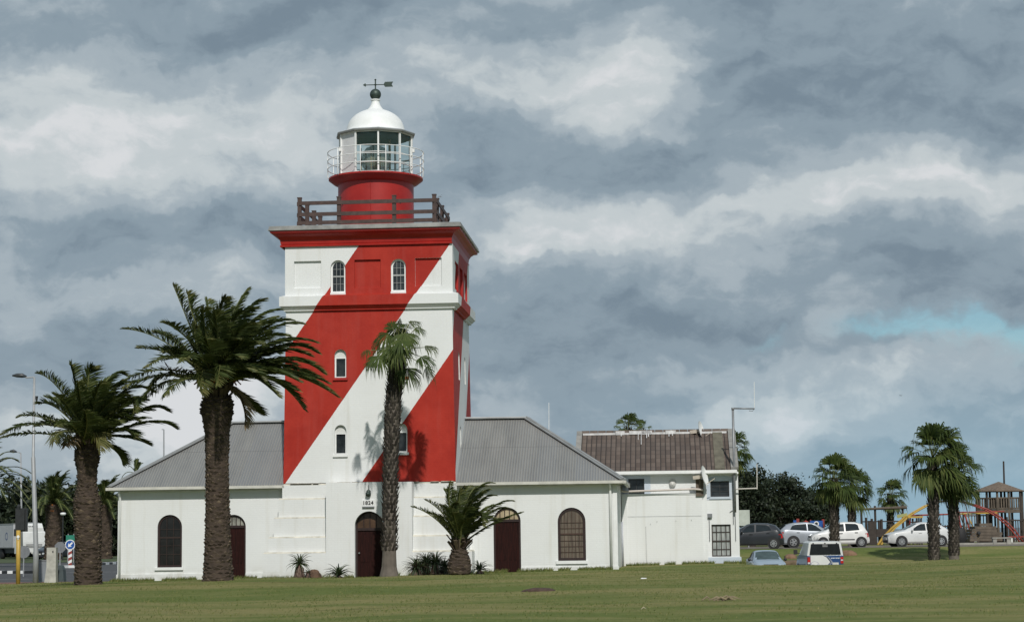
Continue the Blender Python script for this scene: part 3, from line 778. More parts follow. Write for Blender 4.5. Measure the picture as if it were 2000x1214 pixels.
# ------------------------------------------------------------------ wings
def hip_roof(parent, xe, xt, left):
    """corrugated hip roof: eave end xe, tower end xt"""
    s_ = 1 if not left else -1
    ye0, ye1, yr = -3.32, 4.92, .80
    ze, zr = 3.64, 6.30
    xr = xe - s_ * 4.0
    rm = MB()
    A, Bq, C, D = (xe, ye0, ze), (xt, ye0, ze), (xt, yr, zr), (xr, yr, zr)
    E_, F_ = (xe, ye1, ze), (xt, ye1, ze)
    def q(*p, f): rm.add(p, (tuple(range(len(p)))[::-1] if f else tuple(range(len(p))),))
    q(A, Bq, C, D, f=not left); q(E_, F_, C, D, f=left); q(A, D, E_, f=not left)
    lo = [(p[0], p[1], p[2] - .03) for p in (A, Bq, F_, E_)]
    rm.quad(*(lo if left else lo[::-1]))
    rm.quad(A, Bq, lo[1], lo[0]); rm.quad(A, E_, lo[3], lo[0])
    ro = rm.build('roof', MCORR, parent)
    fl_ = MB()
    for a, b in ((A, D), (E_, D), (D, C)):
        fl_.bar(Vector(a) + Vector((0, 0, .015)), Vector(b) + Vector((0, 0, .03)), .34, .03); fl_.tube([Vector(a) + Vector((0, 0, .04)), Vector(b) + Vector((0, 0, .055))], .045, 6)
    fl_.build('ridge_capping', MFLASH, ro)
    g = MB()
    g.box(min(xe, xt), max(xe, xt), ye0 - .10, ye0 + .02, ze - .135, ze - .025); g.box(min(xe, xt) + .05, max(xe, xt) - .05, ye0 + .02, ye0 + .05, ze - .19, ze - .04)
    g.box(xe - (.02 if not left else .11), xe + (.11 if not left else .02), ye0 - .10, ye1 + .1, ze - .14, ze - .03)
    g.build('gutter', simple('cream_gutter_paint', (.55, .54, .49), .5, .15, 3), parent)
    sf = MB(); sf.box(min(xe, xt) + .1, max(xe, xt) - .1, ye0 + .05, -2.98, ze - .12, ze - .09); sf.build('soffit', MTRIM, parent)
def wing(name, label, x0, x1, left, holes, plinth_top):
    t = bthing(name, label, 'house wing', ((x0 + x1) / 2, -3.0, 0))
    wm_ = MB()
    wm_.panel(rect(x0, x1, -.7, 3.58), holes, front(-3.0), .24, 0, 0)
    xo = x0 if left else x1; xi = x1 if left else x0
    e = [(xo, -3.0, -.7), (xo, 4.6, -.7), (xo, 4.6, 3.58), (xo, -3.0, 3.58)]; wm_.quad(*(e[::-1] if left else e))
    wm_.quad((x1, 4.6, -.7), (x0, 4.6, -.7), (x0, 4.6, 3.58), (x1, 4.6, 3.58))
    w_ = wm_.build('wall', MWHITE, t)
    pl = MB(); segs = []; cur = x0 - (.04 if left else 0)
    for h in holes:
        if min(p[1] for p in h) < .1:
            segs.append((cur, h[0][0])); cur = h[1][0]
    segs.append((cur, x1 + (.0 if left else .04)))
    for a, b in segs: pl.box(a, b, -3.045, -2.99, -.7, plinth_top)
    pl.build('plinth', MWHITE, t)
    return t
LW = wing('left_wing', 'white single storey wing with grey hipped iron roof, behind the two tall date palms', -10.06, -3.36, True, [arch(-8.47, -7.49, .48, 2.53, 16), arch(-5.92, -4.95, -.3, 2.50, 16)], .22)
hip_roof(LW, -10.34, -3.36, True)
window(LW, arch(-8.47, -7.49, .48, 2.53, 16), front(-3.0), .07, .085, MWOOD, simple('dark_leaded_glass', (.014, .013, .012), .14, .4, 3), (1 / 3, 2 / 3), (.22, .40, .74), .57, .02, (-8.56, -7.43, .37, .48, .07), mbar=simple('thin_brown_bars', (.030, .016, .012), .5, .2, 5))
door(LW, arch(-5.92, -4.95, -.3, 2.50, 16), front(-3.0), .07, 2.03, simple('pale_fanlight_glass', (.30, .30, .26), .25, .5, 4), (.2, .4, .6, .8), 2)
RW = wing('right_wing', 'white wing with grey hipped iron roof and a curtained window, beside the small palm', 3.40, 9.60, False, [arch(4.80, 5.86, -.3, 2.64, 16), arch(7.30, 8.38, .56, 2.60, 16)], .33)
hip_roof(RW, 9.88, 3.36, False)
window(RW, arch(7.30, 8.38, .56, 2.60, 16), front(-3.0), .05, .105, MWOOD, MCURTAIN, (1 / 6, 1 / 3, .5, 2 / 3, 5 / 6), (.12, .24, .36, .62, .74), .50, .016, (7.22, 8.44, .44, .56, .07), mbar=simple('window_lead_bars', (.060, .030, .020), .5, .2, 5))
door(RW, arch(4.80, 5.86, -.3, 2.64, 16), front(-3.0), .07, 2.13, MFAN, (.2, .4, .6, .8), 2)
def downpipe(parent, pts, r=.045, mat=None):
    m_ = MB(); m_.tube(pts, r, 8); return m_.build('downpipe', mat or MTRIM, parent, True)
downpipe(RW, [(9.35, -3.34, 3.52), (9.36, -3.12, 3.36), (9.36, -3.08, 3.2), (9.36, -3.08, .1)], .05)
for y_ in (3.2, 4.1): downpipe(RW, [(9.66, y_, 2.0 if y_ > 4 else 2.05), (9.66, y_, .2)], .035, simple('grey_conduit', (.40, .42, .46), .5, .1, 3) if y_ < 4 else None)
downpipe(LW, [(-9.95, -3.34, 3.52), (-9.96, -3.12, 3.3), (-9.96, -3.07, 3.1), (-9.96, -3.07, -.2)], .045)
lb = MB(); lb.box(9.46, 9.60 + .02, -3.03, -2.99, -.5, 3.5); lb.build('corner_strip', MTRIM, RW)

# ------------------------------------------------------------------ two storey house behind the right wing
HS = bthing('annexe_house', 'white two storey house with brown tiled gable roof and pale blue window surrounds', 'house', (11.1, 4.9, 0))
HX0, HX1, HY, HB = 7.65, 14.58, 4.9, 10.9
W0 = rect(9.92, 10.60, 3.20, 3.88); W1 = rect(13.40, 14.20, 3.07, 3.73); W2 = rect(13.41, 14.22, .55, 1.90)
hm = MB(); hm.panel(rect(HX0, HX1, -1.2, 4.14), [W0, W1, W2], front(HY), .14, 0, 0)
hm.panel([(HY, -1.2), (HB, -1.2), (HB, 4.14), ((HY + HB) / 2, 5.95), (HY, 4.14)], [], lambda a, b, d: (HX1, a, b))
hm.add([(HX0, HY, -1.2), (HX0, HB, -1.2), (HX0, HB, 4.14), (HX0, (HY + HB) / 2, 5.95), (HX0, HY, 4.14)], [(4, 3, 2, 1, 0)])
hm.quad((HX1, HB, -1.2), (HX0, HB, -1.2), (HX0, HB, 4.14), (HX1, HB, 4.14))
hm.build('wall', MWHITE, HS)
yr = (HY + HB) / 2
rm = MB(); e0, e1 = (HY - .32, 4.22), (HB + .32, 4.22)
for sgn, ye in ((1, HY - .32), (-1, HB + .32)):
    q = [(HX0 + .2, ye, 4.20), (HX1 - .28, ye, 4.20), (HX1 - .28, yr, 6.0), (HX0 + .2, yr, 6.0)]; rm.quad(*(q if sgn > 0 else q[::-1]))
    q = [(p[0], p[1], p[2] - .06) for p in q]; rm.quad(*(q[::-1] if sgn > 0 else q)); rm.quad(q[0], q[1], (q[1][0], ye, 4.20), (q[0][0], ye, 4.20))
HR = rm.build('roof', MTILE, HS)
for xa, xb in ((HX0 - .02, HX0 + .22), (HX1 - .30, HX1 + .02)):
    vg = MB()
    for ye in (HY - .34, HB + .34):
        vg.bar(((xa + xb) / 2, ye, 4.24), ((xa + xb) / 2, yr, 6.04), xb - xa, .14)
    vg.build('gable_coping', simple('grey_cement_coping', (.24, .235, .22), .8, .2, 2.5, bump=.2), HS)
rg = MB(); x_ = HX0 + .2
while x_ < HX1 - .35:
    wd = .36; rg.prism([(-.13, 5.98), (.13, 5.98), (.08, 6.10), (-.08, 6.10)], lambda a, b, d, x_=x_: (x_ + d, yr - a, b + rnd.random() * .006), 0, wd - .02); x_ += wd
rg.build('ridge_tile', simple('brown_ridge_tiles', (.115, .088, .072), .8, .3, 4, bump=.3), HR)
mt = MB()
mt.box(HX0 + .25, HX1 - .35, yr - .20, yr - .15, 5.90, 5.985)
for a, b in ((9.35, 9.75), (9.95, 10.95), (11.55, 12.0), (10.5, 10.9)): mt.box(a, b, yr - .25, yr - .10, 5.93 - rnd.random() * .05, 6.06)
for x_, l_ in ((10.35, .55), (10.48, .95), (10.8, .3), (10.72, .4), (11.7, .3), (11.85, .25), (9.6, .22)):
    mt.bar((x_, yr - .22, 5.95), (x_, yr - .22 - l_, 5.95 - l_ * .563), .03 if l_ < .5 else .022, .02)
mt.build('ridge_sealant', simple('splashed_white_sealant', (.62, .62, .62), .7, .25, 5), HR)
vs_ = MB(); vs_.bar((13.82, HY - .33, 4.235), (13.82, yr, 6.03), .42, .05); vs_.build('valley_sheet', simple('lichen_grey_sheet', (.125, .115, .085), .8, .3, 3), HR)
gt = MB(); gt.box(HX0, HX1 - .05, HY - .44, HY - .31, 4.06, 4.19); gt.box(HX0, HX1 + .01, HY - .31, HY + .0, 4.02, 4.10); gt.build('gutter', MTRIM, HS)
for q, sx_, glass, cols, rows in ((W0, (.26, .26, .12, .28), MGLASS, (.5,), ()), (W1, (.17, .27, .13, .22), MGLASS, (.5,), (.33, .66)), (W2, None, MNET, (.22, .5, .78), (.2, .78))):
    x0, x1, z0, z1 = q[0][0], q[1][0], q[0][1], q[2][1]
    if sx_:
        sm_ = MB(); oa = [(x0 - sx_[0], z0 - sx_[2]), (x1 + sx_[1], z0 - sx_[2]), (x1 + sx_[1], z1 + .12)] + [((x0 - sx_[0]) + (x1 + sx_[1] - x0 + sx_[0]) * (1 - i / 8), z1 + .12 + .12 * math.sin(math.pi * i / 8)) for i in range(1, 8)] + [(x0 - sx_[0], z1 + .12)]
        sm_.panel(oa, [q], lambda a, b, d: (a, HY - .012 + d, b), .02)
        sm_.prism(rect(x0 - .05, x1 + .05, z0 - .10, z0 - .0), front(HY), -.05, -.0125)
        sm_.build('window_surround', MBLUEWHITE, HS)
    window(HS, q, front(HY), .06, .05, MDARKW if not sx_ else MDARK, glass, cols, rows, .48 if not sx_ else None, .03 if sx_ else .035)
pl = MB(); pl.box(13.24, HX1 + .06, HY - .06, HY + .02, -1.2, .52); pl.box(HX1 - .01, HX1 + .06, HY + .021, HB, -1.2, .52); pl.build('plinth', MBLUEWHITE, HS)
wl = MB(); wl.lathe([(.0, -.17), (.10, -.14), (.14, -.06), (.14, 0)], 14, axis='y', c=(11.8, HY, 3.62)); wl.lathe([(.15, -.02), (.17, -.02), (.17, 0)], 14, axis='y', c=(11.8, HY, 3.70)); wl.build('wall_lamp', simple('frosted_lamp_cover', (.55, .55, .52), .4, .1, 3), HS, True)
downpipe(HS, [(13.12, HY - .38, 4.06), (13.12, HY - .06, 3.9), (13.12, HY - .05, 2.4), (13.2, HY - .05, 2.3), (13.12, HY - .05, 2.2), (13.12, HY - .05, .1)], .035)
cd = MB()
for x_, z0, z1 in ((14.34, 1.9, 4.0), (14.42, 1.2, 3.2), (13.32, 1.2, 2.2)): cd.tube([(x_, HY - .03, z0), (x_, HY - .03, z1)], .016, 5)
cd.tube([(14.40, HY - .04, 3.0), (14.42, HY - .04, 2.7), (14.34, HY - .04, 2.5), (14.2, HY - .04, 2.42)], .016, 5)
cd.box(13.16, 13.45, HY - .12, HY, 2.20, 2.36); cd.build('cable', MGREY, HS)
YW = bthing('yard_wall', 'plain white rendered yard wall joining the right wing to the two storey house', 'wall', (11.4, 4.5, 0))
ym = MB(); ym.box(9.63, 13.05, 4.50, 4.74, -1.0, 3.18); ym.box(9.63, 9.85, 4.40, 4.50, -1.0, 3.18); ym.box(13.05, 13.24, 4.62, 4.88, -1.0, 3.4); ym.build('wall_body', MWHITE, YW)
yc = MB(); yc.box(9.60, 13.08, 4.47, 4.77, 3.18, 3.23); yc.build('coping', MTRIM, YW)
yj = MB(); yj.box(9.86, 13.0, 4.492, 4.502, 2.262, 2.278); yj.box(10.62, 10.64, 4.492, 4.502, 0, 1.85)
for x_, z_ in ((11.1, 2.03), (11.9, 2.05), (12.55, 2.07), (10.83, 1.93)): yj.box(x_, x_ + .02, 4.47, 4.502, z_, z_ + .05)
yj.build('joint_line', simple('grey_joint', (.36, .37, .37), .8, .2, 5), YW)
op = MB(); op.tube([(9.62, 4.1, 3.36), (9.75, 4.33, 3.33), (12.7, 4.33, 3.40), (13.05, 4.33, 3.36), (13.05, 4.45, 3.34)], .045, 8)
op.build('overhead_pipe', simple('pinkish_white_pipe', (.58, .52, .48), .5, .1, 2), YW, True)

# things fixed to the house
def dish(label, p, size, pole):
    t = bthing('satellite_dish', label, 'satellite dish', (p[0], p[1], p[2]), 'satellite dishes on the two storey house')
    ax_ = Vector((.93, -.30, .22)).normalized()
    a = ax_.cross(Vector((0, 0, 1))).normalized(); b = a.cross(ax_)
    dm_ = MB(); vs = []; fs = []
    c0 = Vector(p)
    for i in range(7):
        r_ = size * i / 6
        for j in range(22):
            q = 2 * math.pi * j / 22
            vs.append(c0 + a * (r_ * .86 * math.cos(q)) + b * (r_ * math.sin(q)) + ax_ * (.22 * size * (i / 6) ** 2))
    for i in range(6):
        for j in range(22): fs.append((i * 22 + j, i * 22 + (j + 1) % 22, (i + 1) * 22 + (j + 1) % 22, (i + 1) * 22 + j))
    dm_.add(vs, fs); dm_.build('reflector', MTRIM, t, True)
    am = MB(); tipp = c0 + ax_ * (size * 1.1) - b * size * .5
    am.tube([c0 - b * size * .8 + ax_ * .1, tipp], .018, 5); am.tube([c0 - ax_ * .02, c0 - ax_ * .22], .05, 6); am.bar(c0 - ax_ * .12, c0 - ax_ * .42 + Vector((0, 0, .03)), .18, .15)
    am.build('feed_arm', simple('cream_bracket', (.56, .50, .42), .5, .2, 5), t)
    pm = MB(); pm.tube([Vector(q) for q in pole], .035, 7); pm.build('mount_pole', MGREYW, t)
dish('pale satellite dish on a wall bracket below the gutter of the two storey house', (13.08, 4.22, 3.93), .44, [(12.95, 4.26, 3.95), (12.95, 4.40, 3.5), (13.0, 4.62, 3.2)])
dish('pale satellite dish standing at the brown tiled roof ridge', (13.05, 4.9 + 2.7, 6.02), .42, [(12.92, 7.62, 6.02), (12.95, 7.55, 5.75)])
br_ = MB(); br_.box(12.78, 13.10, 4.42, 4.52, 3.10, 3.80); br_.build('bracket_board', MGREYW, YW)
AM = bthing('aerial_mast', 'grey aerial mast with top arm and whip, at the two storey house corner', 'aerial', (14.42, 4.72, 2.6))
am = MB(); am.tube([(14.42, 4.75, 2.4), (14.42, 4.62, 4.0), (14.42, 4.5, 6.80)], .05, 8); am.tube([(14.38, 4.5, 6.79), (15.34, 4.5, 6.76)], .035, 6); am.box(14.36, 14.48, 4.45, 4.55, 6.72, 6.82)
am.tube([(15.3, 4.5, 6.74), (15.26, 4.5, 6.66), (15.1, 4.5, 6.68)], .012, 4)
am.build('mast', MGREY, AM, True)
wh = MB(); wh.tube([(15.33, 4.5, 6.74), (15.35, 4.5, 7.9)], .014, 5); wh.build('whip_aerial', MTRIM, AM)
la = MB(); la.tube([(14.42, 4.7, 3.38), (15.38, 4.6, 3.40)], .03, 6); la.tube([(15.36, 4.6, 3.36), (15.38, 4.6, 4.42)], .022, 6); la.build('side_arm', simple('pale_aerial_tube', (.56, .53, .48), .5, .1, 4), AM)

# ------------------------------------------------------------------ vegetation
MFROND = attr_mat('date_palm_leaflets', (.026, .043, .012), (.074, .098, .024), (.22, .205, .075), .5, .18, .3)
MFRONDRY = attr_mat('dry_palm_leaf', (.10, .065, .030), (.20, .14, .075), (.30, .24, .15), .8, .1, .2)
MRACHIS = simple('frond_rib', (.14, .15, .05), .55, .25, 4)
MSCAR = attr_mat('palm_trunk_scars', (.045, .034, .026), (.115, .088, .062), (.215, .165, .112), .85, 0, .2, 3)
MCORE = simple('palm_trunk_core', (.055, .038, .027), .9, .35, 5, bump=.5, bsc=14)
MBOOT = attr_mat('fan_palm_leaf_bases', (.030, .026, .022), (.075, .064, .052), (.17, .15, .12), .85, 0, .2, 3)
MFAN_L = attr_mat('fan_palm_leaf', (.024, .042, .010), (.066, .095, .022), (.175, .185, .055), .6, .16, .15)
MORANGE = simple('orange_fruit_stalks', (.30, .095, .015), .7, .35, 5)
MALOE = attr_mat('aloe_leaf', (.030, .050, .024), (.070, .100, .045), (.15, .17, .085), .5, 0, .35)
MALOED = attr_mat('dead_aloe_leaf', (.085, .055, .045), (.16, .105, .085), (.25, .19, .15), .85, 0, .2)
MLEAF = attr_mat('dark_broad_leaf', (.015, .024, .013), (.034, .048, .024), (.075, .085, .042), .55, .08, .3)
MBARK = simple('tree_bark', (.060, .048, .038), .9, .3, 3, bump=.4)

def interp_line(ps, t):
    """polyline of (point) at parameter t in 0..1"""
    n = len(ps) - 1; x = min(max(t, 0), 1) * n; i = min(int(x), n - 1); f = x - i
    return ps[i] * (1 - f) + ps[i + 1] * f
def bez(p0, pm, p2, t):
    """quadratic curve through pm at t = .5"""
    c_ = pm * 2 - (p0 + p2) * .5
    return p0 * (1 - t) ** 2 + c_ * (2 * t * (1 - t)) + p2 * t * t
def frond(p0, pm, p2, leaf, r, wind=(.45, 0, -.06), n=46, dense=1.0, dry=0.0, droop=.30, name='frond', parent=None, width=.036):
    mb = MB(); wv_ = Vector(wind)
    pts = [bez(p0, pm, p2, i / 12) for i in range(13)]
    mb.tube(pts, [.032 * (1 - .85 * i / 12) + .004 for i in range(13)], 5, 1, tint=.5)
    for i in range(n):
        t = .06 + .94 * (i + r.random() * .6) / n
        c_ = bez(p0, pm, p2, t); T = (bez(p0, pm, p2, min(1, t + .03)) - bez(p0, pm, p2, t - .03)).normalized()
        upw = Vector((0, 0, 1)); N = upw - T * upw.dot(T)
        if N.length < .25: N = Vector((0, -1, 0)) - T * T.dot(Vector((0, -1, 0)))
        N.normalize(); S = T.cross(N)
        ln_ = leaf * (math.sin(math.pi * (.10 + .86 * t)) ** .7) * (.8 + .35 * r.random())
        if t < .16: ln_ *= .55
        for sg in (-1, 1):
            if r.random() > dense: continue
            d = (S * sg * (1.0 - .40 * t) + T * (.45 + .55 * t) + N * (.34 - .2 * r.random()) + wv_ + Vector((r.random() - .5, r.random() - .5, r.random() - .5)) * .22).normalized()
            w = d.cross(N); w = (w.normalized() if w.length > 1e-3 else S) * (width * (.75 + .5 * r.random()) / 2)
            w = (w * .8 + N * (w.length * .6) * (1 if r.random() < .5 else -1))
            g_ = Vector((0, 0, -droop * ln_ * (.3 + .5 * r.random()))) + wv_ * (.25 * ln_)
            a = c_; m_ = c_ + d * (ln_ * .5) + g_ * .15; e = c_ + d * ln_ + g_
            ti = min(1.0, max(.02, .25 + .5 * r.random() + dry * .5 + (.25 if t > .85 else 0)))
            mb.add([a - w * .5, a + w * .5, m_ + w, e, m_ - w], [(0, 1, 2, 3, 4)], 0, ti)
    return mb.build(name, [MFROND if dry < .9 else MFRONDRY, MRACHIS], parent)
def date_trunk(parent, pts, prof, r, rows, per, bulge_from=.9, name='trunk', lift=.038):
    """trunk covered in rows of leaf scars; prof: (t, radius)"""
    def rad(t):
        for (a, ra), (b, rb) in zip(prof, prof[1:]):
            if t <= b: return ra + (rb - ra) * (t - a) / (b - a)
        return prof[-1][1]
    mb = MB(); n = 28
    P_ = [interp_line(pts, i / n) for i in range(n + 1)]
    mb.tube(P_, [rad(i / n) * .95 for i in range(n + 1)], 18, 1, tint=.5)
    L = sum((pts[i + 1] - pts[i]).length for i in range(len(pts) - 1)); hgt = L / rows
    for i in range(rows):
        t = (i + .3) / rows; ra = rad(t); c_ = interp_line(pts, t)
        for j in range(per):
            q = 2 * math.pi * (j + .5 * (i % 2) + (r.random() - .5) * .35) / per
            rv = Vector((math.cos(q), math.sin(q), 0)); tv = Vector((-math.sin(q), math.cos(q), 0))
            w = ra * math.pi / per * (.9 + .25 * r.random()); h = hgt * (.75 + .4 * r.random())
            out_ = lift * (.3 + 1.3 * r.random()) * (1.6 if t > bulge_from else 1)
            b_ = c_ + rv * (ra * .93) + Vector((0, 0, hgt * (r.random() - .5) * .9))
            v_ = [b_ - tv * w, b_ + Vector((0, 0, -h * .55)), b_ + tv * w, b_ + Vector((0, 0, h * .75)), b_ + rv * out_ + Vector((0, 0, h * (.30 + .25 * r.random()))), b_ + rv * out_ * .8 + tv * w * .45 + Vector((0, 0, h * .3)), b_ + rv * out_ * .8 - tv * w * .45 + Vector((0, 0, h * .3))]
            ti = .05 + .75 * r.random() ** 1.3 + (.35 if r.random() < .10 else 0)
            if .30 < t < .55 and r.random() < .25: ti += .2
            mb.add(v_, [(0, 1, 4, 6), (1, 2, 5, 4), (2, 3, 4, 5), (3, 0, 6, 4)], 0, min(1, ti * .85))
    return mb.build(name, [MSCAR, MCORE], parent)
def date_palm(name, label, base, top, dep, prof, rows, per, traced, heart, leaf, r, extra=(), trunkpx=None, group='date palms around the lighthouse', fruit=0, n=46, fill=0, flen=3.2, width=.036):
    """traced: (mid px, tip px, depth offset of the tip [, dryness])"""
    b = Vector(at(*base, dep)); b.z = H(b.x, b.y) - .05
    t = thing(name, label, 'palm tree', b, 0, group)
    tp = Vector(at(*top, dep))
    pts = [b] + [Vector(at(px, py, dep)) for px, py in (trunkpx or [])] + [tp]
    date_trunk(t, pts, prof, r, rows, per)
    hm_ = MB(); hc = Vector(at(*heart, dep))
    rt = prof[-1][1]
    for i in range(46):                                        # cut leaf bases under the crown
        q = r.random() * 6.283; rv = Vector((math.cos(q), math.sin(q), 0)); z_ = tp.z + (hc.z - tp.z) * (-.3 + 1.1 * r.random())
        a = Vector((tp.x, tp.y, z_)) + rv * rt * .75; e = a + rv * (.10 + .22 * r.random()) + Vector((0, 0, .22 + .2 * r.random()))
        hm_.bar(a, e, .07 + .05 * r.random(), .03, 0, .2 + .6 * r.random())
    hm_.tube([tp - Vector((0, 0, .1)), (tp + hc) * .5, hc + Vector((0, 0, .15))], [rt * .9, rt * .72, rt * .25], 12, 1, tint=.4)
    if fruit:
        for i in range(fruit):
            q = r.random() * 6.283; a = hc + Vector((0, 0, .1)); e = a + Vector((math.cos(q) * .7, math.sin(q) * .55 - .25, .2 - .3 * r.random()))
            mid_ = (a + e) * .5 + Vector((0, 0, .22))
            for q_ in range(5):
                hm_.tube([a, mid_ + Vector((r.random() - .5, r.random() - .5, r.random() - .5)) * .1, e + Vector((r.random() - .5, r.random() - .5, r.random() - .8)) * .28], .022, 4, 2, tint=.5)
    CR = hm_.build('crown', [MSCAR, MCORE, MORANGE], t)
    for q in traced:
        (mx, my), (tx, ty), dz = q[:3]; dry = q[3] if len(q) > 3 else 0
        an = r.random() * 6.283
        p0 = hc + Vector(((r.random() - .5) * rt * .9, (r.random() - .5) * rt * .9 + dz * .08, (r.random() - .6) * .3))
        pm = Vector(at(mx, my, dep + dz * .55)); p2 = Vector(at(tx, ty, dep + dz))
        frond(p0, pm, p2, leaf * (.7 if dry > .9 else 1), r, dry=dry, n=n, dense=.97 if dry < .5 else .8, parent=CR, droop=.3 if dry < .5 else .8, width=width)
    for i in range(fill):                                       # inner fronds of the crown, blown to the right
        q = 6.283 * (i * .382 + .2 * r.random()); e = R(82 - (80 if fill > 12 else 45) * (i / fill) ** .8); L = flen * (.75 + .3 * r.random())
        d = Vector((math.cos(q) * math.cos(e) + .12, math.sin(q) * math.cos(e), math.sin(e))).normalized()
        p0 = hc + Vector((math.cos(q), math.sin(q), 0)) * rt * .3; p2 = p0 + d * L + Vector((.22 * L, 0, -.22 * L * math.cos(e)))
        frond(p0, p0 + d * (L * .55) + Vector((.03 * L, 0, .02 * L)), p2, leaf, r, n=n, parent=CR, width=width)
    return t
r_ = random.Random(21)
T_BIG = [((372, 640), (338, 557), .3), ((386, 640), (366, 570), -.6), ((330, 672), (238, 642), -.5), ((345, 695), (268, 680), .8), ((350, 675), (303, 650), 1.2),
    ((322, 733), (241, 756), -1.0), ((340, 742), (262, 790), .6), ((325, 722), (225, 752), .4), ((428, 640), (440, 580), -1.2), ((448, 630), (484, 563), .5), ((462, 636), (517, 583), -.5),
    ((475, 642), (547, 604), .8), ((488, 650), (569, 625), -1.0), ((505, 655), (590, 632), .5), ((520, 672), (617, 668), -.6), ((520, 690), (607, 695), 1.0), ((540, 700), (632, 729), -1.0),
    ((530, 712), (640, 748), .6), ((545, 728), (661, 776), -.3), ((520, 738), (594, 800), .8), ((472, 780), (509, 808), 1.0), ((466, 772), (480, 834), -.6, 1.0),
    ((425, 660), (418, 605), -2.4), ((402, 650), (398, 600), -1.8), ((460, 680), (505, 672), -2.6), ((395, 700), (352, 706), -2.6), ((430, 712), (424, 752), -2.8), ((462, 712), (515, 742), -2.3), ((398, 722), (396, 772), -1.9, .3),
    ((440, 660), (455, 600), 2.2), ((480, 690), (545, 690), 2.6), ((380, 700), (330, 700), 2.4), ((415, 640), (405, 585), 1.6), ((500, 720), (585, 745), -1.8), ((500, 712), (580, 712), 1.9), ((490, 672), (560, 655), -2.0),
    ((355, 700), (285, 715), -1.6), ((370, 665), (318, 630), -1.7), ((450, 640), (500, 600), -1.9), ((510, 690), (600, 672), 1.6), ((440, 700), (470, 700), -2.9), ((412, 690), (402, 660), -2.9),
    ((480, 730), (545, 775), -1.5), ((375, 738), (320, 772), -1.4), ((530, 680), (622, 690), .2), ((478, 655), (540, 618), 1.7), ((455, 665), (500, 630), -2.7), ((535, 720), (640, 760), -1.2)]
date_palm('date_palm', 'tallest date palm, wind-blown crown over the left wing door', (426, 1133), (424, 775), 65.6,
    [(0, .55), (.05, .50), (.18, .44), (.4, .40), (.62, .39), (.80, .42), (.90, .54), (.96, .56), (1, .46)], 58, 15, T_BIG, (428, 752), .70, r_, trunkpx=[(425, 1000), (424, 890)], fruit=14, n=84, fill=16, flen=2.8, width=.042)
T_LEFT = [((118, 762), (72, 729), -.5), ((147, 752), (138, 714), .4), ((172, 750), (181, 719), -.4), ((204, 750), (243, 732), .5), ((116, 800), (74, 788), .7), ((94, 818), (36, 813), -.8),
    ((76, 828), (2, 847), .4), ((80, 846), (4, 853), -.6), ((236, 768), (301, 766), -.5), ((268, 802), (328, 803), .5), ((278, 825), (343, 836), -.7), ((232, 838), (263, 855), -1.4), ((236, 852), (291, 868), .6),
    ((218, 874), (239, 903), .4), ((245, 785), (262, 803), -1.7), ((128, 842), (105, 862), -1.2, .6), ((142, 855), (127, 869), -1.0, 1.0), ((160, 790), (152, 745), -2.2), ((185, 785), (200, 745), -2.3), ((205, 795), (250, 770), -1.9),
    ((140, 800), (105, 770), -1.8), ((170, 830), (165, 800), -2.5), ((200, 825), (235, 825), -2.3), ((140, 830), (110, 832), -2.2), ((165, 780), (170, 738), 1.9), ((215, 795), (268, 778), 1.8), ((130, 800), (90, 775), 1.7), ((225, 825), (290, 815), 1.9),
    ((120, 830), (70, 832), 1.8), ((188, 845), (195, 878), -1.6, .8), ((190, 775), (215, 738), 1.2), ((205, 770), (255, 745), -1.2), ((225, 790), (285, 780), -.2), ((215, 812), (270, 822), -1.5)]
date_palm('date_palm', 'shorter date palm by the road, left of the white wing', (172, 1138), (170, 878), 66.5,
    [(0, .49), (.04, .47), (.25, .44), (.45, .48), (.60, .48), (.66, .38), (.72, .33), (.84, .34), (.93, .43), (1, .39)], 46, 14, T_LEFT, (173, 858), .62, r_, trunkpx=[(172, 1050), (170, 960)], n=78, fill=11, flen=2.2, width=.040)
T_SMALL = [((850, 1012), (803, 989), -.3), ((866, 1004), (829, 975), .3), ((878, 988), (880, 940), -.2), ((920, 968), (964, 943), .3), ((928, 988), (967, 967), -.5), ((956, 994), (1001, 978), .2), ((950, 1004), (993, 992), -.5),
    ((962, 1021), (1020, 999), .0), ((930, 1004), (944, 1027), -1.3), ((895, 1000), (899, 955), -.8), ((910, 985), (930, 950), .5), ((875, 1010), (860, 985), -1.1), ((905, 1010), (920, 990), -1.4), ((890, 1015), (883, 1000), -1.5),
    ((915, 975), (950, 948), -.4), ((935, 1000), (975, 985), .9), ((880, 990), (868, 955), .9), ((868, 1018), (832, 1000), -.7), ((905, 980), (918, 948), 1.1), ((932, 1018), (965, 1012), -1.0), ((900, 985), (906, 950), -.2), ((915, 990), (945, 960), -1.0), ((888, 990), (885, 958), .5), ((922, 982), (955, 955), .8)]
date_palm('date_palm', 'small squat date palm with a pineapple-shaped trunk, beside the right wing door', (897, 1120), (897, 1072), 73.0,
    [(0, .30), (.1, .42), (.35, .45), (.6, .40), (.85, .32), (1, .24)], 9, 11, T_SMALL, (897, 1058), .43, r_, n=72, fill=10, flen=1.75, width=.030)

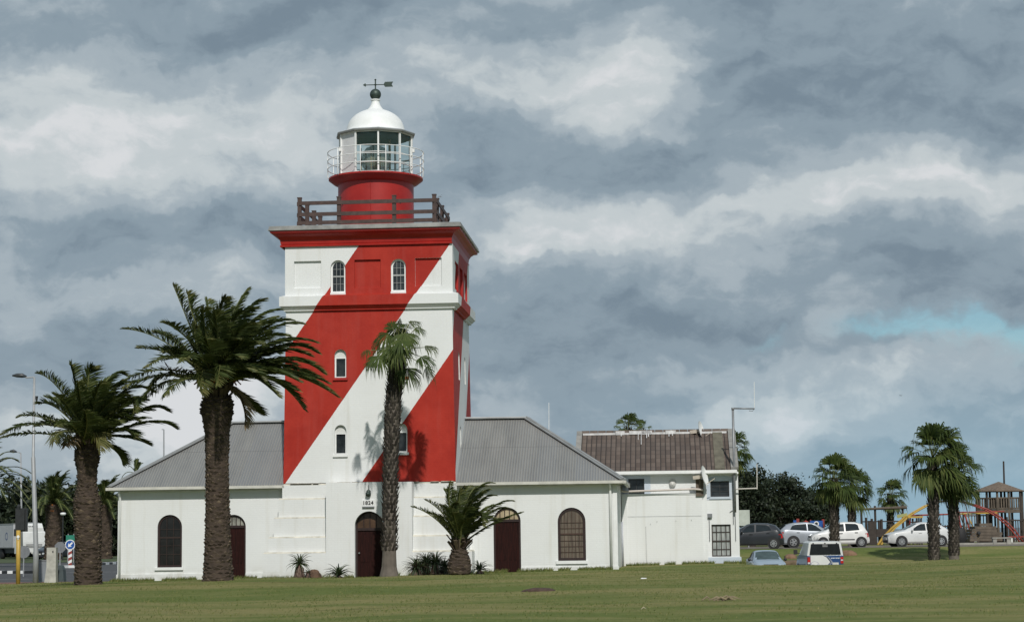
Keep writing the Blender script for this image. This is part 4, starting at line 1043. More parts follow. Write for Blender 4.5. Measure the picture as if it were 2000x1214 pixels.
def fan_leaf(mb, hub, main, rad, r, segs=26, spread=115, droop=.6, wind=(.25, 0, 0), tint0=.3):
    main = Vector(main).normalized(); upw = Vector((0, -.35, .9))
    N = upw - main * upw.dot(main)
    if N.length < .1: N = Vector((0, -1, .2))
    N.normalize(); S = main.cross(N); wv_ = Vector(wind)
    wseg = rad * math.radians(2 * spread) / segs
    for i in range(segs):
        a = R(-spread + 2 * spread * (i + .5 + (r.random() - .5) * .4) / segs)
        d = (main * math.cos(a) + S * math.sin(a) + N * (.16 * (1 - abs(a) / 2))).normalized()
        L = rad * (.74 + .26 * math.cos(a * .5)) * (.85 + .25 * r.random())
        w = d.cross(N).normalized() * (wseg * .32)
        jt = Vector((r.random() - .5, r.random() - .5, r.random() - .5)) * (.12 * L)
        p1 = hub + d * (L * .48) + Vector((0, 0, -droop * L * .08)) + jt * .4; p2 = hub + d * (L * .72) + Vector((0, 0, -droop * L * .26)) + wv_ * L * .06 + jt
        p3 = hub + d * (L * .80) + Vector((0, 0, -droop * L * (.55 + .5 * r.random()))) + wv_ * L * .2 + jt * 1.6
        ti = min(1, max(.03, tint0 + .45 * r.random()))
        mb.add([hub, p1 - w, p1 + w, p2 + w * .75, p2 - w * .75, p3], [(0, 1, 2), (1, 4, 3, 2), (4, 5, 3)], 0, ti)
def boot_trunk(parent, pts, prof, r, rows, per, smooth_to=0.0, spike=.09):
    def rad(t):
        for (a, ra), (b, rb) in zip(prof, prof[1:]):
            if t <= b: return ra + (rb - ra) * (t - a) / (b - a)
        return prof[-1][1]
    mb = MB(); n = 24
    mb.tube([interp_line(pts, i / n) for i in range(n + 1)], [rad(i / n) * .92 for i in range(n + 1)], 14, 1, tint=.5)
    L = sum((pts[i + 1] - pts[i]).length for i in range(len(pts) - 1)); hgt = L / rows
    for i in range(rows):
        t = (i + .5) / rows
        if t < smooth_to: continue
        ra = rad(t); c_ = interp_line(pts, t)
        for j in range(per):
            q = 2 * math.pi * (j + .38 * i + (r.random() - .5) * .4) / per
            rv = Vector((math.cos(q), math.sin(q), 0)); tv = Vector((-math.sin(q), math.cos(q), 0))
            w = ra * math.pi / per * .8; h = hgt * (1.2 + .7 * r.random()); o_ = spike * (.35 + .9 * r.random())
            b_ = c_ + rv * (ra * .88)
            up_ = Vector((0, 0, h)) + tv * (r.random() - .5) * .06
            mb.add([b_ - tv * w, b_ + tv * w, b_ + tv * w * .5 + rv * o_ + up_, b_ - tv * w * .5 + rv * o_ + up_, b_ + rv * .05], [(0, 4, 3), (4, 1, 2), (4, 2, 3), (0, 3, 2, 1)], 0, .08 + .8 * r.random() ** 1.4)
    return mb.build('trunk', [MBOOT, simple('grey_palm_stem', (.135, .115, .095), .9, .25, 3, bump=.4, bsc=10)], parent)
# the fan palm in front of the tower, leaf by leaf
WD = 74.0
wb = Vector(at(760, 1124, WD)); wb.z = H(wb.x, wb.y) - .05
FP = thing('fan_palm', 'slim fan palm with drooping fronds, in front of the tower door', 'palm tree', wb, 0, 'fan palms')
wpts = [wb] + [Vector(at(px, py, WD)) for px, py in ((761, 1000), (764, 880), (769, 780), (776, 705))]
boot_trunk(FP, wpts, [(0, .40), (.03, .31), (.10, .27), (.3, .26), (.6, .27), (.85, .27), (1, .22)], r_, 62, 11, .10, .12)
wtop = wpts[-1]
fc_ = MB()
for i in range(60):
    q = r_.random() * 6.283; a = wtop + Vector((0, 0, -1.2 + 1.35 * r_.random())); rv = Vector((math.cos(q), math.sin(q), 0))
    fc_.bar(a + rv * .2, a + rv * (.3 + .14 * r_.random()) + Vector((0, 0, .25 + .2 * r_.random())), .05, .02, 0, .2 + .5 * r_.random())
FCR = fc_.build('crown', [MBOOT], FP)
FANS = [((722, 684), (-24, 10), 24, -.2), ((738, 662), (-9, 26), 36, .5), ((727, 706), (-14, 18), 24, -.7), ((742, 694), (-6, 26), 40, -.9), ((757, 650), (-14, 26), 40, -.2), ((768, 642), (-6, -16), 28, .2),
    ((780, 634), (4, -15), 22, -.3), ((800, 630), (16, -2), 30, .3), ((790, 650), (6, 26), 40, -.8), ((812, 640), (20, 8), 26, -.2), ((830, 678), (26, 0), 34, .2), ((822, 696), (22, 14), 38, -.5), ((832, 716), (14, 24), 34, .4), ((795, 718), (6, 26), 38, -.5),
    ((778, 680), (-2, 26), 40, -1.1), ((762, 676), (-6, 26), 38, -.8), ((783, 664), (4, 22), 36, -1.2), ((765, 655), (-8, 20), 38, .7), ((800, 662), (8, 24), 36, .9), ((775, 640), (0, 20), 34, .9), ((788, 640), (4, -10), 24, .9), ((810, 735), (10, 26), 30, .8), ((750, 690), (-8, 24), 34, .9)]
for i, ((hx, hy), (dx, dy), rr, dz) in enumerate(FANS):
    hub = Vector(at(hx, hy, WD + dz)); e = Vector(at(hx + dx, hy + dy, WD + dz * 1.25))
    fm = MB(); s0 = wtop + Vector((0, dz * .12, .1)); mid_ = (s0 + hub) * .5 + Vector((0, 0, .18))
    fm.tube([s0, mid_, hub], [.022, .017, .012], 5, 1, tint=.5)
    fan_leaf(fm, hub, e - hub, rr / 51.0, r_, 30, 86, .66, tint0=.05 + .3 * r_.random())
    fm.build('frond', [MFAN_L, MRACHIS], FCR)
def fan_palm(label, px, py, ptop, dep, crown_r, trunk_r, seed, nfan=30, lean=0, name='fan_palm', leaf=None, skirt=10, group='fan palms', buried=0.0, drop=.5):
    r = random.Random(seed)
    b = Vector(at(px, py, dep)); b.z = H(b.x, b.y) - .05
    t = thing(name, label, 'palm tree', b, 0, group)
    tp = Vector(at(ptop[0], ptop[1], dep))
    pts = [b, b * .5 + tp * .5 + Vector((lean, 0, 0)), tp]
    L = (tp - b).length
    boot_trunk(t, pts, [(0, trunk_r * 1.15), (.1, trunk_r), (.7, trunk_r * .95), (1, trunk_r * .9)], r, max(10, int(L / .14)), 9, .06 if name == 'fan_palm' else 0, .10)
    mb = MB(); lf_ = leaf or crown_r * .55
    for i in range(nfan + skirt):
        q = 6.283 * (i * .382 + r.random() * .15)
        if i < nfan: e = R(84 - 110 * (i / nfan) + (r.random() - .5) * 26)
        else: e = R(-35 - 35 * r.random())
        d = Vector((math.cos(q) * math.cos(e) + .12, math.sin(q) * math.cos(e), math.sin(e)))
        st = crown_r - lf_ * .8
        hub = tp + d * (st * (.8 + .35 * r.random())) + Vector((0, 0, .10 * crown_r - drop * .2 * math.cos(e)))
        s0 = tp + d * .08
        mb.tube([s0, (s0 + hub) * .5 + Vector((0, 0, .08)), hub], .014, 4, 1, tint=.5)
        dd = d + Vector((.15, 0, -drop * (.75 - .6 * math.sin(max(0, e)))))
        fan_leaf(mb, hub, dd, lf_ * (.75 + .45 * r.random()), r, 22, 80, .6, tint0=.06 + .40 * r.random() if i < nfan else .45)
    mb.build('crown', [MFAN_L, MRACHIS], t)
    return t
fan_palm('fan palm standing in front of the white hatchback, before the shorter fan palm', 1630, 1072, (1628, 938), 117, 1.60, .28, 31, 26, leaf=1.0)
fan_palm('shorter fan palm half hidden behind the fan palm at the white hatchback', 1663, 1050, (1664, 952), 128, 1.50, .25, 32, 24, leaf=.95)
fan_palm('small fan palm with a sparse crown, rising behind the timber pergola', 1738, 1052, (1740, 968), 142, 1.35, .25, 33, 18, leaf=.85, skirt=5)
fan_palm('taller of the two stout fan palms on the grass bank, left one', 1824, 1093, (1821, 895), 109, 2.0, .30, 34, 30, leaf=1.2)
fan_palm('shorter of the two stout fan palms on the grass bank, right one', 1863, 1087, (1858, 925), 111, 1.8, .29, 35, 27, leaf=1.1, lean=.05)
fan_palm('fan palm top showing above the brown roof ridge, leftmost of two', 1224, 1060, (1226, 838), 108, 1.0, .22, 36, 14, skirt=2)
fan_palm('small fan palm top showing above the brown roof ridge, rightmost of two', 1250, 1060, (1252, 842), 110, .7, .2, 37, 9, skirt=1)
fan_palm('fan palm partly hidden behind the right gable of the two storey house', 1432, 1060, (1432, 880), 112, 1.15, .25, 38, 24, skirt=10, drop=.9)
fan_palm('low bushy fan palm under the dark trees, behind the blue panel', 1600, 1052, (1598, 992), 141, 1.25, .2, 39, 26, skirt=8)

def far_date_palm(label, px, py, ptop, dep, size, tr, seed, nf=44, group='date palms beyond the road', fr=0, wind=.5):
    r = random.Random(seed)
    b = Vector(at(px, py, dep)); b.z = H(b.x, b.y) - .05
    t = thing('date_palm', label, 'palm tree', b, 0, group)
    tp = Vector(at(ptop[0], ptop[1], dep))
    date_trunk(t, [b, tp], [(0, tr * 1.1), (.1, tr), (.8, tr), (.95, tr * 1.25), (1, tr)], r, max(8, int((tp - b).length / .25)), 12, lift=.07)
    big = MB()
    for i in range(nf):
        q = 6.283 * (i * .382 + .1 * r.random()); e = R(85 - 105 * i / nf + 14 * (r.random() - .5))
        d = Vector((math.cos(q) * math.cos(e), math.sin(q) * math.cos(e), math.sin(e)))
        ln_ = size * (.85 + .3 * r.random())
        p0 = tp; pm = tp + d * (ln_ * .55) + Vector((wind * .15 * ln_, 0, .10 * ln_)); p2 = tp + d * (ln_ * .95) + Vector((wind * .45 * ln_, 0, -.28 * ln_ * math.cos(e)))
        pts = [bez(p0, pm, p2, k_ / 6) for k_ in range(7)]
        big.tube(pts, .03, 4, 1, tint=.4)
        for k_ in range(26):
            tt_ = .08 + .92 * k_ / 26; c_ = bez(p0, pm, p2, tt_); T = (bez(p0, pm, p2, min(1, tt_ + .04)) - bez(p0, pm, p2, tt_ - .04)).normalized()
            N = Vector((0, 0, 1)) - T * T.z
            if N.length < .2: N = Vector((0, -1, 0))
            N.normalize(); S = T.cross(N); L = size * .2 * math.sin(math.pi * (.1 + .85 * tt_)) ** .7
            for sg in (-1, 1):
                dd = (S * sg * .75 + T * .7 + N * (.2 * r.random() - .05) + Vector((wind * .3, 0, -.15))).normalized(); w = T * (.05 + .02 * r.random())
                big.add([c_ - w, c_ + w, c_ + dd * L * (.8 + .4 * r.random())], [(0, 1, 2)], 0, .1 + .6 * r.random())
    for i in range(fr):
        q = r.random() * 6.283; big.bar(tp, tp + Vector((math.cos(q) * .8, math.sin(q) * .8, -.6 * r.random())), .10, .10, 2, .5)
    big.build('crown', [MFROND, MRACHIS, MORANGE], t)
    return t
far_date_palm('stocky date palm behind the lorry, right of the tall lamp post', 103, 1086, (106, 985), 170, 3.0, .72, 51, 46, fr=9)
far_date_palm('wind-bent date palm crown cut off by the left edge, before the lamp post', -50, 1086, (-40, 945), 128, 3.2, .5, 52, 40)
far_date_palm('date palm in the dark trees just left of the white wing', 205, 1085, (206, 985), 172, 2.6, .6, 53, 40)
far_date_palm('distant date palm tip peeping over the left roof slope', 268, 1070, (266, 925), 190, 1.5, .4, 54, 12, wind=.2)

def broad_tree(name, label, px, py, dep, blobs, seed, n=3600, leaf=.26, group=None, trunk_r=.22):
    """blobs: (px, py, radius in m, depth offset)"""
    r = random.Random(seed)
    b = Vector(at(px, py, dep)); b.z = H(b.x, b.y) - .05
    t = thing(name, label, 'tree', b, 0, group)
    cs = [(Vector(at(bx, by, dep + dz)), rad) for bx, by, rad, dz in blobs]
    tm = MB(); mid_ = Vector((b.x, b.y, (b.z + max(c_[0].z for c_ in cs)) * .45))
    tm.tube([b, mid_], [trunk_r * 1.3, trunk_r * .9], 9)
    for c_, rad in cs: tm.tube([mid_ - Vector((0, 0, .2)), mid_ * .4 + c_ * .6 + Vector((0, 0, -.2)), c_], [trunk_r * .6, trunk_r * .35, .03], 6)
    tm.build('trunk', MBARK, t)
    cm = MB(); tot = sum(rad ** 2 for _, rad in cs)
    for c_, rad in cs:
        k_ = int(n * rad ** 2 / tot); clumps = [(Vector((r.gauss(0, 1), r.gauss(0, 1), r.gauss(0, .8))).normalized() * (rad * (.55 + .5 * r.random())), .16 + .22 * r.random()) for _ in range(int(26))]
        for i in range(k_):
            o_, cs_ = clumps[r.randrange(len(clumps))]
            p = c_ + o_ + Vector((r.gauss(0, 1), r.gauss(0, 1), r.gauss(0, .7))) * (rad * cs_ * .8)
            a = Vector((r.gauss(0, 1), r.gauss(0, 1), r.gauss(0, 1))).normalized(); b_ = a.cross(Vector((r.gauss(0, 1), r.gauss(0, 1), r.gauss(0, 1)))).normalized()
            s_ = leaf * (.5 + .7 * r.random())
            cm.add([p - a * s_, p + b_ * s_ * .5, p + a * s_, p - b_ * s_ * .5], [(0, 1, 2, 3)], 0, .05 + .75 * r.random() ** 1.5)
    cm.build('crown', MLEAF, t)
    return t
broad_tree('broad_tree', 'dark dense tree between the two storey house and the shorter trees', 1468, 1060, 134, [(1462, 960, 1.5, 0), (1478, 935, .9, .5), (1450, 945, 1.0, 0), (1480, 985, 1.1, -.5), (1450, 1000, 1.3, 1), (1478, 1015, .9, .5)], 61, 9000, .14, 'dark trees beyond the parked cars')
broad_tree('broad_tree', 'dark spreading tree behind the silver car', 1525, 1060, 137, [(1515, 965, 1.3, 0), (1535, 960, 1.1, .4), (1500, 985, 1.2, -.4), (1548, 985, 1.2, .3), (1520, 1003, 1.4, 0), (1555, 1010, 1.0, 1), (1498, 1015, 1.0, 1)], 62, 11000, .14, 'dark trees beyond the parked cars')
broad_tree('broad_tree', 'dark rounded tree behind the left fan palm, above the red and blue play panels', 1582, 1060, 139, [(1570, 975, 1.0, 0), (1590, 985, 1.1, .4), (1575, 1003, 1.2, 0), (1600, 1005, .8, .5)], 63, 7500, .14, 'dark trees beyond the parked cars')
broad_tree('broad_tree', 'dark rounded tree behind the lorry, between the two lamp posts', 40, 1088, 195, [(45, 975, 2.2, 0), (20, 1000, 2.2, 1), (70, 990, 2.4, 1), (50, 1015, 2.6, 0), (5, 1020, 2.2, 2), (85, 1020, 2.4, 2), (30, 1045, 2.2, 2)], 64, 7000, .34, 'dark trees beyond the road', .4)
broad_tree('broad_tree', 'dark tree closing the view between the stocky date palm and the near palm', 135, 1088, 200, [(125, 975, 2.2, 0), (150, 985, 2.0, 1), (135, 1010, 2.8, 0), (155, 1030, 2.4, 1), (115, 1040, 2.4, 1), (140, 1060, 2.2, 1), (100, 1065, 1.8, 2)], 65, 8000, .34, 'dark trees beyond the road', .4)
broad_tree('broad_tree', 'dark tree in the gap between the near palm and the white wing', 214, 1088, 196, [(205, 1000, 2.0, 0), (225, 1000, 2.0, 0), (215, 1030, 2.4, 0), (190, 1030, 2.2, 1), (235, 1045, 2.2, 1), (210, 1060, 2.0, 1), (180, 1055, 2.0, 1)], 66, 7000, .34, 'dark trees beyond the road', .4)
hb_ = MB(); rh = random.Random(8)
for i in range(5200):                                          # a low thicket closing the far side of the road
    px = -40 + 290 * rh.random(); d_ = 205 + 8 * rh.random(); p = Vector(at(px, 1092 - 62 * rh.random() ** .8, d_))
    a = Vector((rh.gauss(0, 1), rh.gauss(0, 1), rh.gauss(0, 1))).normalized(); b_ = a.cross(Vector((rh.gauss(0, 1), rh.gauss(0, 1), rh.gauss(0, 1)))).normalized(); s_ = .55 * (.5 + .7 * rh.random())
    hb_.add([p - a * s_, p + b_ * s_ * .6, p + a * s_, p - b_ * s_ * .6], [(0, 1, 2, 3)], 0, .03 + .35 * rh.random())
solo(hb_, 'undergrowth', MLEAF, at(100, 1090, 208), 'dark undergrowth massed beyond the road', 'undergrowth', kind='stuff')

def aloe(name, label, px, py, dep, rad, hgt, n, seed, skirt=0, spread=(10, 80), lean=0.0, width=.045, dryness=0.0, group='aloes along the tower wall'):
    r = random.Random(seed)
    b = Vector(at(px, py, dep)); b.z = H(b.x, b.y) - .03
    t = thing(name, label, 'aloe', b, 0, group)
    c_ = b + Vector((0, 0, hgt)); lm_ = MB()
    if skirt:
        sk = MB(); sk.tube([b, c_], [.12, .07], 8, 1, tint=.3)
        for i in range(skirt):
            q = r.random() * 6.283; z_ = hgt * (.1 + .85 * r.random()); rr = (.33 - .20 * z_ / max(hgt, .01)); a = Vector((b.x + .06 * math.cos(q), b.y + .06 * math.sin(q), b.z + z_))
            e = b + Vector((math.cos(q) * rr, math.sin(q) * rr, max(0.02, z_ - .18 - .2 * r.random()))); w = Vector((-math.sin(q), math.cos(q), 0)) * .03
            m_ = (a + e) * .5 + Vector((math.cos(q), math.sin(q), .3)) * .06
            sk.add([a - w, a + w, m_ + w, e, m_ - w], [(0, 1, 2, 4), (4, 2, 3)], 0, .1 + .85 * r.random())
        sk.build('stem', [MALOED, MBARK], t)
    for i in range(n):
        q = 6.283 * (i * .382) + r.random() * .4; e0 = R(spread[1] - (spread[1] - spread[0]) * (i / n) + (r.random() - .5) * 12)
        L = rad * (.75 + .4 * r.random()); hd = Vector((math.cos(q) + lean, math.sin(q), 0))
        pts = []; w_ = []
        for k_ in range(6):
            f = k_ / 5; el_ = e0 - R(62) * f * f
            if k_ == 0: pts.append(c_ + hd * .03)
            else: pts.append(pts[-1] + (hd * math.cos(el_) + Vector((0, 0, math.sin(el_)))) * (L / 5))
            w_.append(width * (1 - f) ** .7 * .5 + .002)
        tv = Vector((-math.sin(q), math.cos(q), 0)); vs = []; 
        for p, w in zip(pts, w_): vs += [p - tv * w + Vector((0, 0, w * .5)), p + Vector((0, 0, -w * .35)), p + tv * w + Vector((0, 0, w * .5))]
        fs = []
        for k_ in range(5): fs += [(k_ * 3, k_ * 3 + 1, k_ * 3 + 4, k_ * 3 + 3), (k_ * 3 + 1, k_ * 3 + 2, k_ * 3 + 5, k_ * 3 + 4)]
        lm_.add(vs, fs, 0 if r.random() > dryness else 1, .08 + .8 * r.random())
    lm_.build('rosette', [MALOE, MALOED], t)
    return t
aloe('aloe', 'tall aloe on a shaggy stem of dead leaves, left of the stump', 585, 1125, 76.2, .58, .62, 44, 71, 220, (-25, 85), width=.062)
aloe('aloe', 'low dark aloe with curved leaves, just left of the main door', 661, 1125, 76.2, .62, .16, 36, 72, 24, (4, 80), width=.075, dryness=.1)
aloe('aloe', 'small spiky aloe between the small palm and the right wing door', 936, 1118, 76.0, .50, .20, 34, 73, 14, (0, 85), lean=.15, width=.06)
for i, (px, hh, rr, sd_, lb_) in enumerate(((814, .30, .58, 74, 'bushy aloe at the left end of the clump beside the small palm'), (832, .48, .55, 75, 'bushy aloe second in the clump beside the small palm'), (851, .48, .55, 76, 'bushy aloe third in the clump beside the small palm'), (868, .30, .48, 77, 'bushy aloe touching the small palm trunk in the clump'))):
    aloe('aloe', lb_, px, 1120, 75.2 + .3 * (i % 2), rr, hh, 110, sd_, 44, (-55, 86), width=.052, dryness=.12)
r2 = random.Random(5)
def rock(name, label, px, py, dep, w, h, d, mat, cat='rock', seed=1, group=None, sink=.05):
    r = random.Random(seed); b = Vector(at(px, py, dep)); b.z = H(b.x, b.y) - sink
    mb = MB(); nu, nv = 14, 8; vs = []; fs = []
    ph = [r.random() * 6.28 for _ in range(6)]
    for i in range(nv + 1):
        f = math.pi * .55 * i / nv
        for j in range(nu):
            q = 2 * math.pi * j / nu; rr = 1 + .16 * math.sin(2 * q + ph[0]) + .10 * math.sin(3 * q + ph[1] + f * 2) + .07 * math.sin(5 * q + ph[2] + f * 3)
            vs.append((b.x + w / 2 * rr * math.sin(f) ** .7 * math.cos(q), b.y + d / 2 * rr * math.sin(f) ** .7 * math.sin(q), b.z + (h + sink) * (max(0, math.cos(f)) ** .75) * (1 + .08 * math.sin(3 * q + ph[3]))))
    for i in range(nv):
        for j in range(nu): fs.append((i * nu + j, (i + 1) * nu + j, (i + 1) * nu + (j + 1) % nu, i * nu + (j + 1) % nu))
    mb.add(vs, fs); o = solo(mb, name, mat, b, label, cat, group, True); return o
rock('tree_stump', 'sawn brown tree stump between the tall aloe and the low dark aloe', 614, 1124, 76.2, .50, .34, .4, simple('stump_wood', (.115, .068, .042), .85, .4, 6, bump=.6, bsc=12), 'stump', 3)
# dead aloe heap and pink bracts beside the stump
aloe('aloe', 'small reddish aloe wedged between the tall aloe and the stump', 601, 1125, 76.0, .24, .26, 22, 79, 30, (-10, 80), width=.03, dryness=.7)
rock('valve_cover', 'flat rusty brown valve cover in the lawn', 1052, 1160, 53.5, .82, .085, .6, MSTUMP, 'valve cover', 4)
rock('rock', 'orange brown rock on the bank under the white hatchback', 1657, 1076, 115.0, 1.0, .26, .5, MROCK, 'rock', 5, 'rocks on the grass bank')
rock('rock', 'brown rock on the bank below the silver car', 1543, 1074, 114, .8, .22, .6, MROCK, 'rock', 6, 'rocks on the grass bank')
rock('rock', 'low earth mound on the bank right of the light blue car', 1562, 1079, 110.5, 2.0, .22, .9, simple('bare_earth', (.14, .10, .062), .95, .3, 3, bump=.5, bsc=6), 'earth mound', 7, 'rocks on the grass bank')
rock('rock', 'small pale stone at the foot of the bank, below the left stout palm', 1736, 1098, 104, .3, .2, .3, MCONC, 'stone', 9, 'rocks on the grass bank')
for px, py, lb_ in ((1566, 1097, 'pale concrete bollard left of the blue and white pickup'), (1653, 1097, 'pale concrete bollard right of the blue and white pickup')):
    b = Vector(at(px, py, 91)); b.z = H(b.x, b.y)
    mb = MB(); mb.lathe([(.20, -.1), (.19, .35), (.17, .48), (.10, .56), (0, .58)], 14, (b.x, b.y, b.z)); solo(mb, 'bollard', MCONC, b, lb_, 'bollard', 'bollards by the pickup', True)
# dead palm leaf and scraps on the lawn
b = Vector(at(1400, 1188, 43.8)); b.z = H(b.x, b.y)
mb = MB(); rp = random.Random(12)
for i in range(10):
    q = -.3 + .6 * rp.random(); s = Vector((-.35 + .7 * rp.random(), -.1 + .3 * rp.random(), .01)); L = .22 + .2 * rp.random()
    pts = [b + s, b + s + Vector((L * .5 * math.cos(q), L * .5 * math.sin(q), .03 + .07 * rp.random())), b + s + Vector((L * math.cos(q), L * math.sin(q), .01))]
    mb.tube(pts, [.012, .022, .004], 5)
solo(mb, 'palm_husk', simple('bleached_husk', (.24, .19, .12), .85, .3, 8), b, 'curled dry palm husk lying on the lawn', 'dry leaf')
mb = MB(); b = Vector(at(1257, 1141, 62)); b.z = H(b.x, b.y); mb.prism([(-.09, 0), (.10, .01), (.09, .05), (-.05, .06)], lambda a, c_, d: (b.x + a, b.y + d + c_, b.z + .02 + c_ * .5), 0, .01)
solo(mb, 'paper_scrap', MTRIM, b, 'small white paper scrap on the lawn', 'litter')
mb = MB(); b = Vector(at(1257, 1201, 40.5)); b.z = H(b.x, b.y); mb.tube([b + Vector((-.05, 0, .01)), b + Vector((0, .02, .05)), b + Vector((.06, 0, .02))], [.006, .014, .004], 5)
solo(mb, 'dry_leaf', simple('bleached_leaf', (.42, .36, .26), .85, .2, 8), b, 'small bleached dry leaf on the near lawn', 'dry leaf')
# grass blades over the lawn
rng = np.random.default_rng(4)
NB = 75000
gy_ = 36 + 44 * rng.random(NB) ** .8
gx_ = (rng.random(NB) * 2 - 1) * (gy_ * .262 + .5)
cl_ = np.sin(gx_ * 1.7 + 2 * np.sin(gy_ * .6)) * np.sin(gy_ * 1.1 + gx_ * .5)
kp = rng.random(NB) < .45 + .5 * cl_
gx_ = gx_[kp]; gy_ = gy_[kp]; NB = len(gx_)
ed = []                                                       # longer tufts left by the mower along the walls and trunks
for i in range(15000):
    lx = -10.3 + 25.1 * rh.random(); ly = (-3.06 if lx < -4 or 4.1 < lx < 9.7 else (-4.16 if lx < 4.1 else 4.4)) - .02 - .30 * rh.random() ** 2.2
    if -.5 < lx < .7 or math.sin(lx * 3.1) + math.sin(lx * 7.7) < -.9: continue
    q = bw(lx, ly); ed.append((q.x, q.y))
ed = np.array(ed); NE = len(ed); gx_ = np.concatenate([gx_, ed[:, 0]]); gy_ = np.concatenate([gy_, ed[:, 1]]); NB += NE
gzv = np.array([H(x, y) for x, y in zip(gx_, gy_)])
hh = .018 + .035 * rng.random(NB) ** 2; hh[-NE:] = .05 + .13 * rng.random(NE) ** 2; aa = rng.random(NB) * 6.283; w = .010 + .008 * rng.random(NB)
V = np.zeros((NB, 3, 3)); V[:, 0, 0] = gx_ - np.cos(aa) * w; V[:, 0, 1] = gy_ - np.sin(aa) * w; V[:, 1, 0] = gx_ + np.cos(aa) * w; V[:, 1, 1] = gy_ + np.sin(aa) * w
V[:, 2, 0] = gx_ + (rng.random(NB) - .3) * hh * 1.2; V[:, 2, 1] = gy_ + (rng.random(NB) - .5) * hh; V[:, 0, 2] = gzv - .01; V[:, 1, 2] = gzv - .01; V[:, 2, 2] = gzv + hh
me = bpy.data.meshes.new('grass'); me.from_pydata(V.reshape(-1, 3).tolist(), [], np.arange(NB * 3).reshape(-1, 3).tolist())
at_ = me.attributes.new('tint', 'FLOAT', 'FACE'); at_.data.foreach_set('value', np.clip(rng.random(NB) ** 1.3, .02, 1))
me.materials.append(attr_mat('grass_blade', (.092, .126, .032), (.165, .195, .060), (.33, .28, .13), .8, .1, .15, .5))
GO = bpy.data.objects.new('grass', me); col.objects.link(GO); tag(GO, 'short mown lawn grass', 'grass', None, 'stuff')

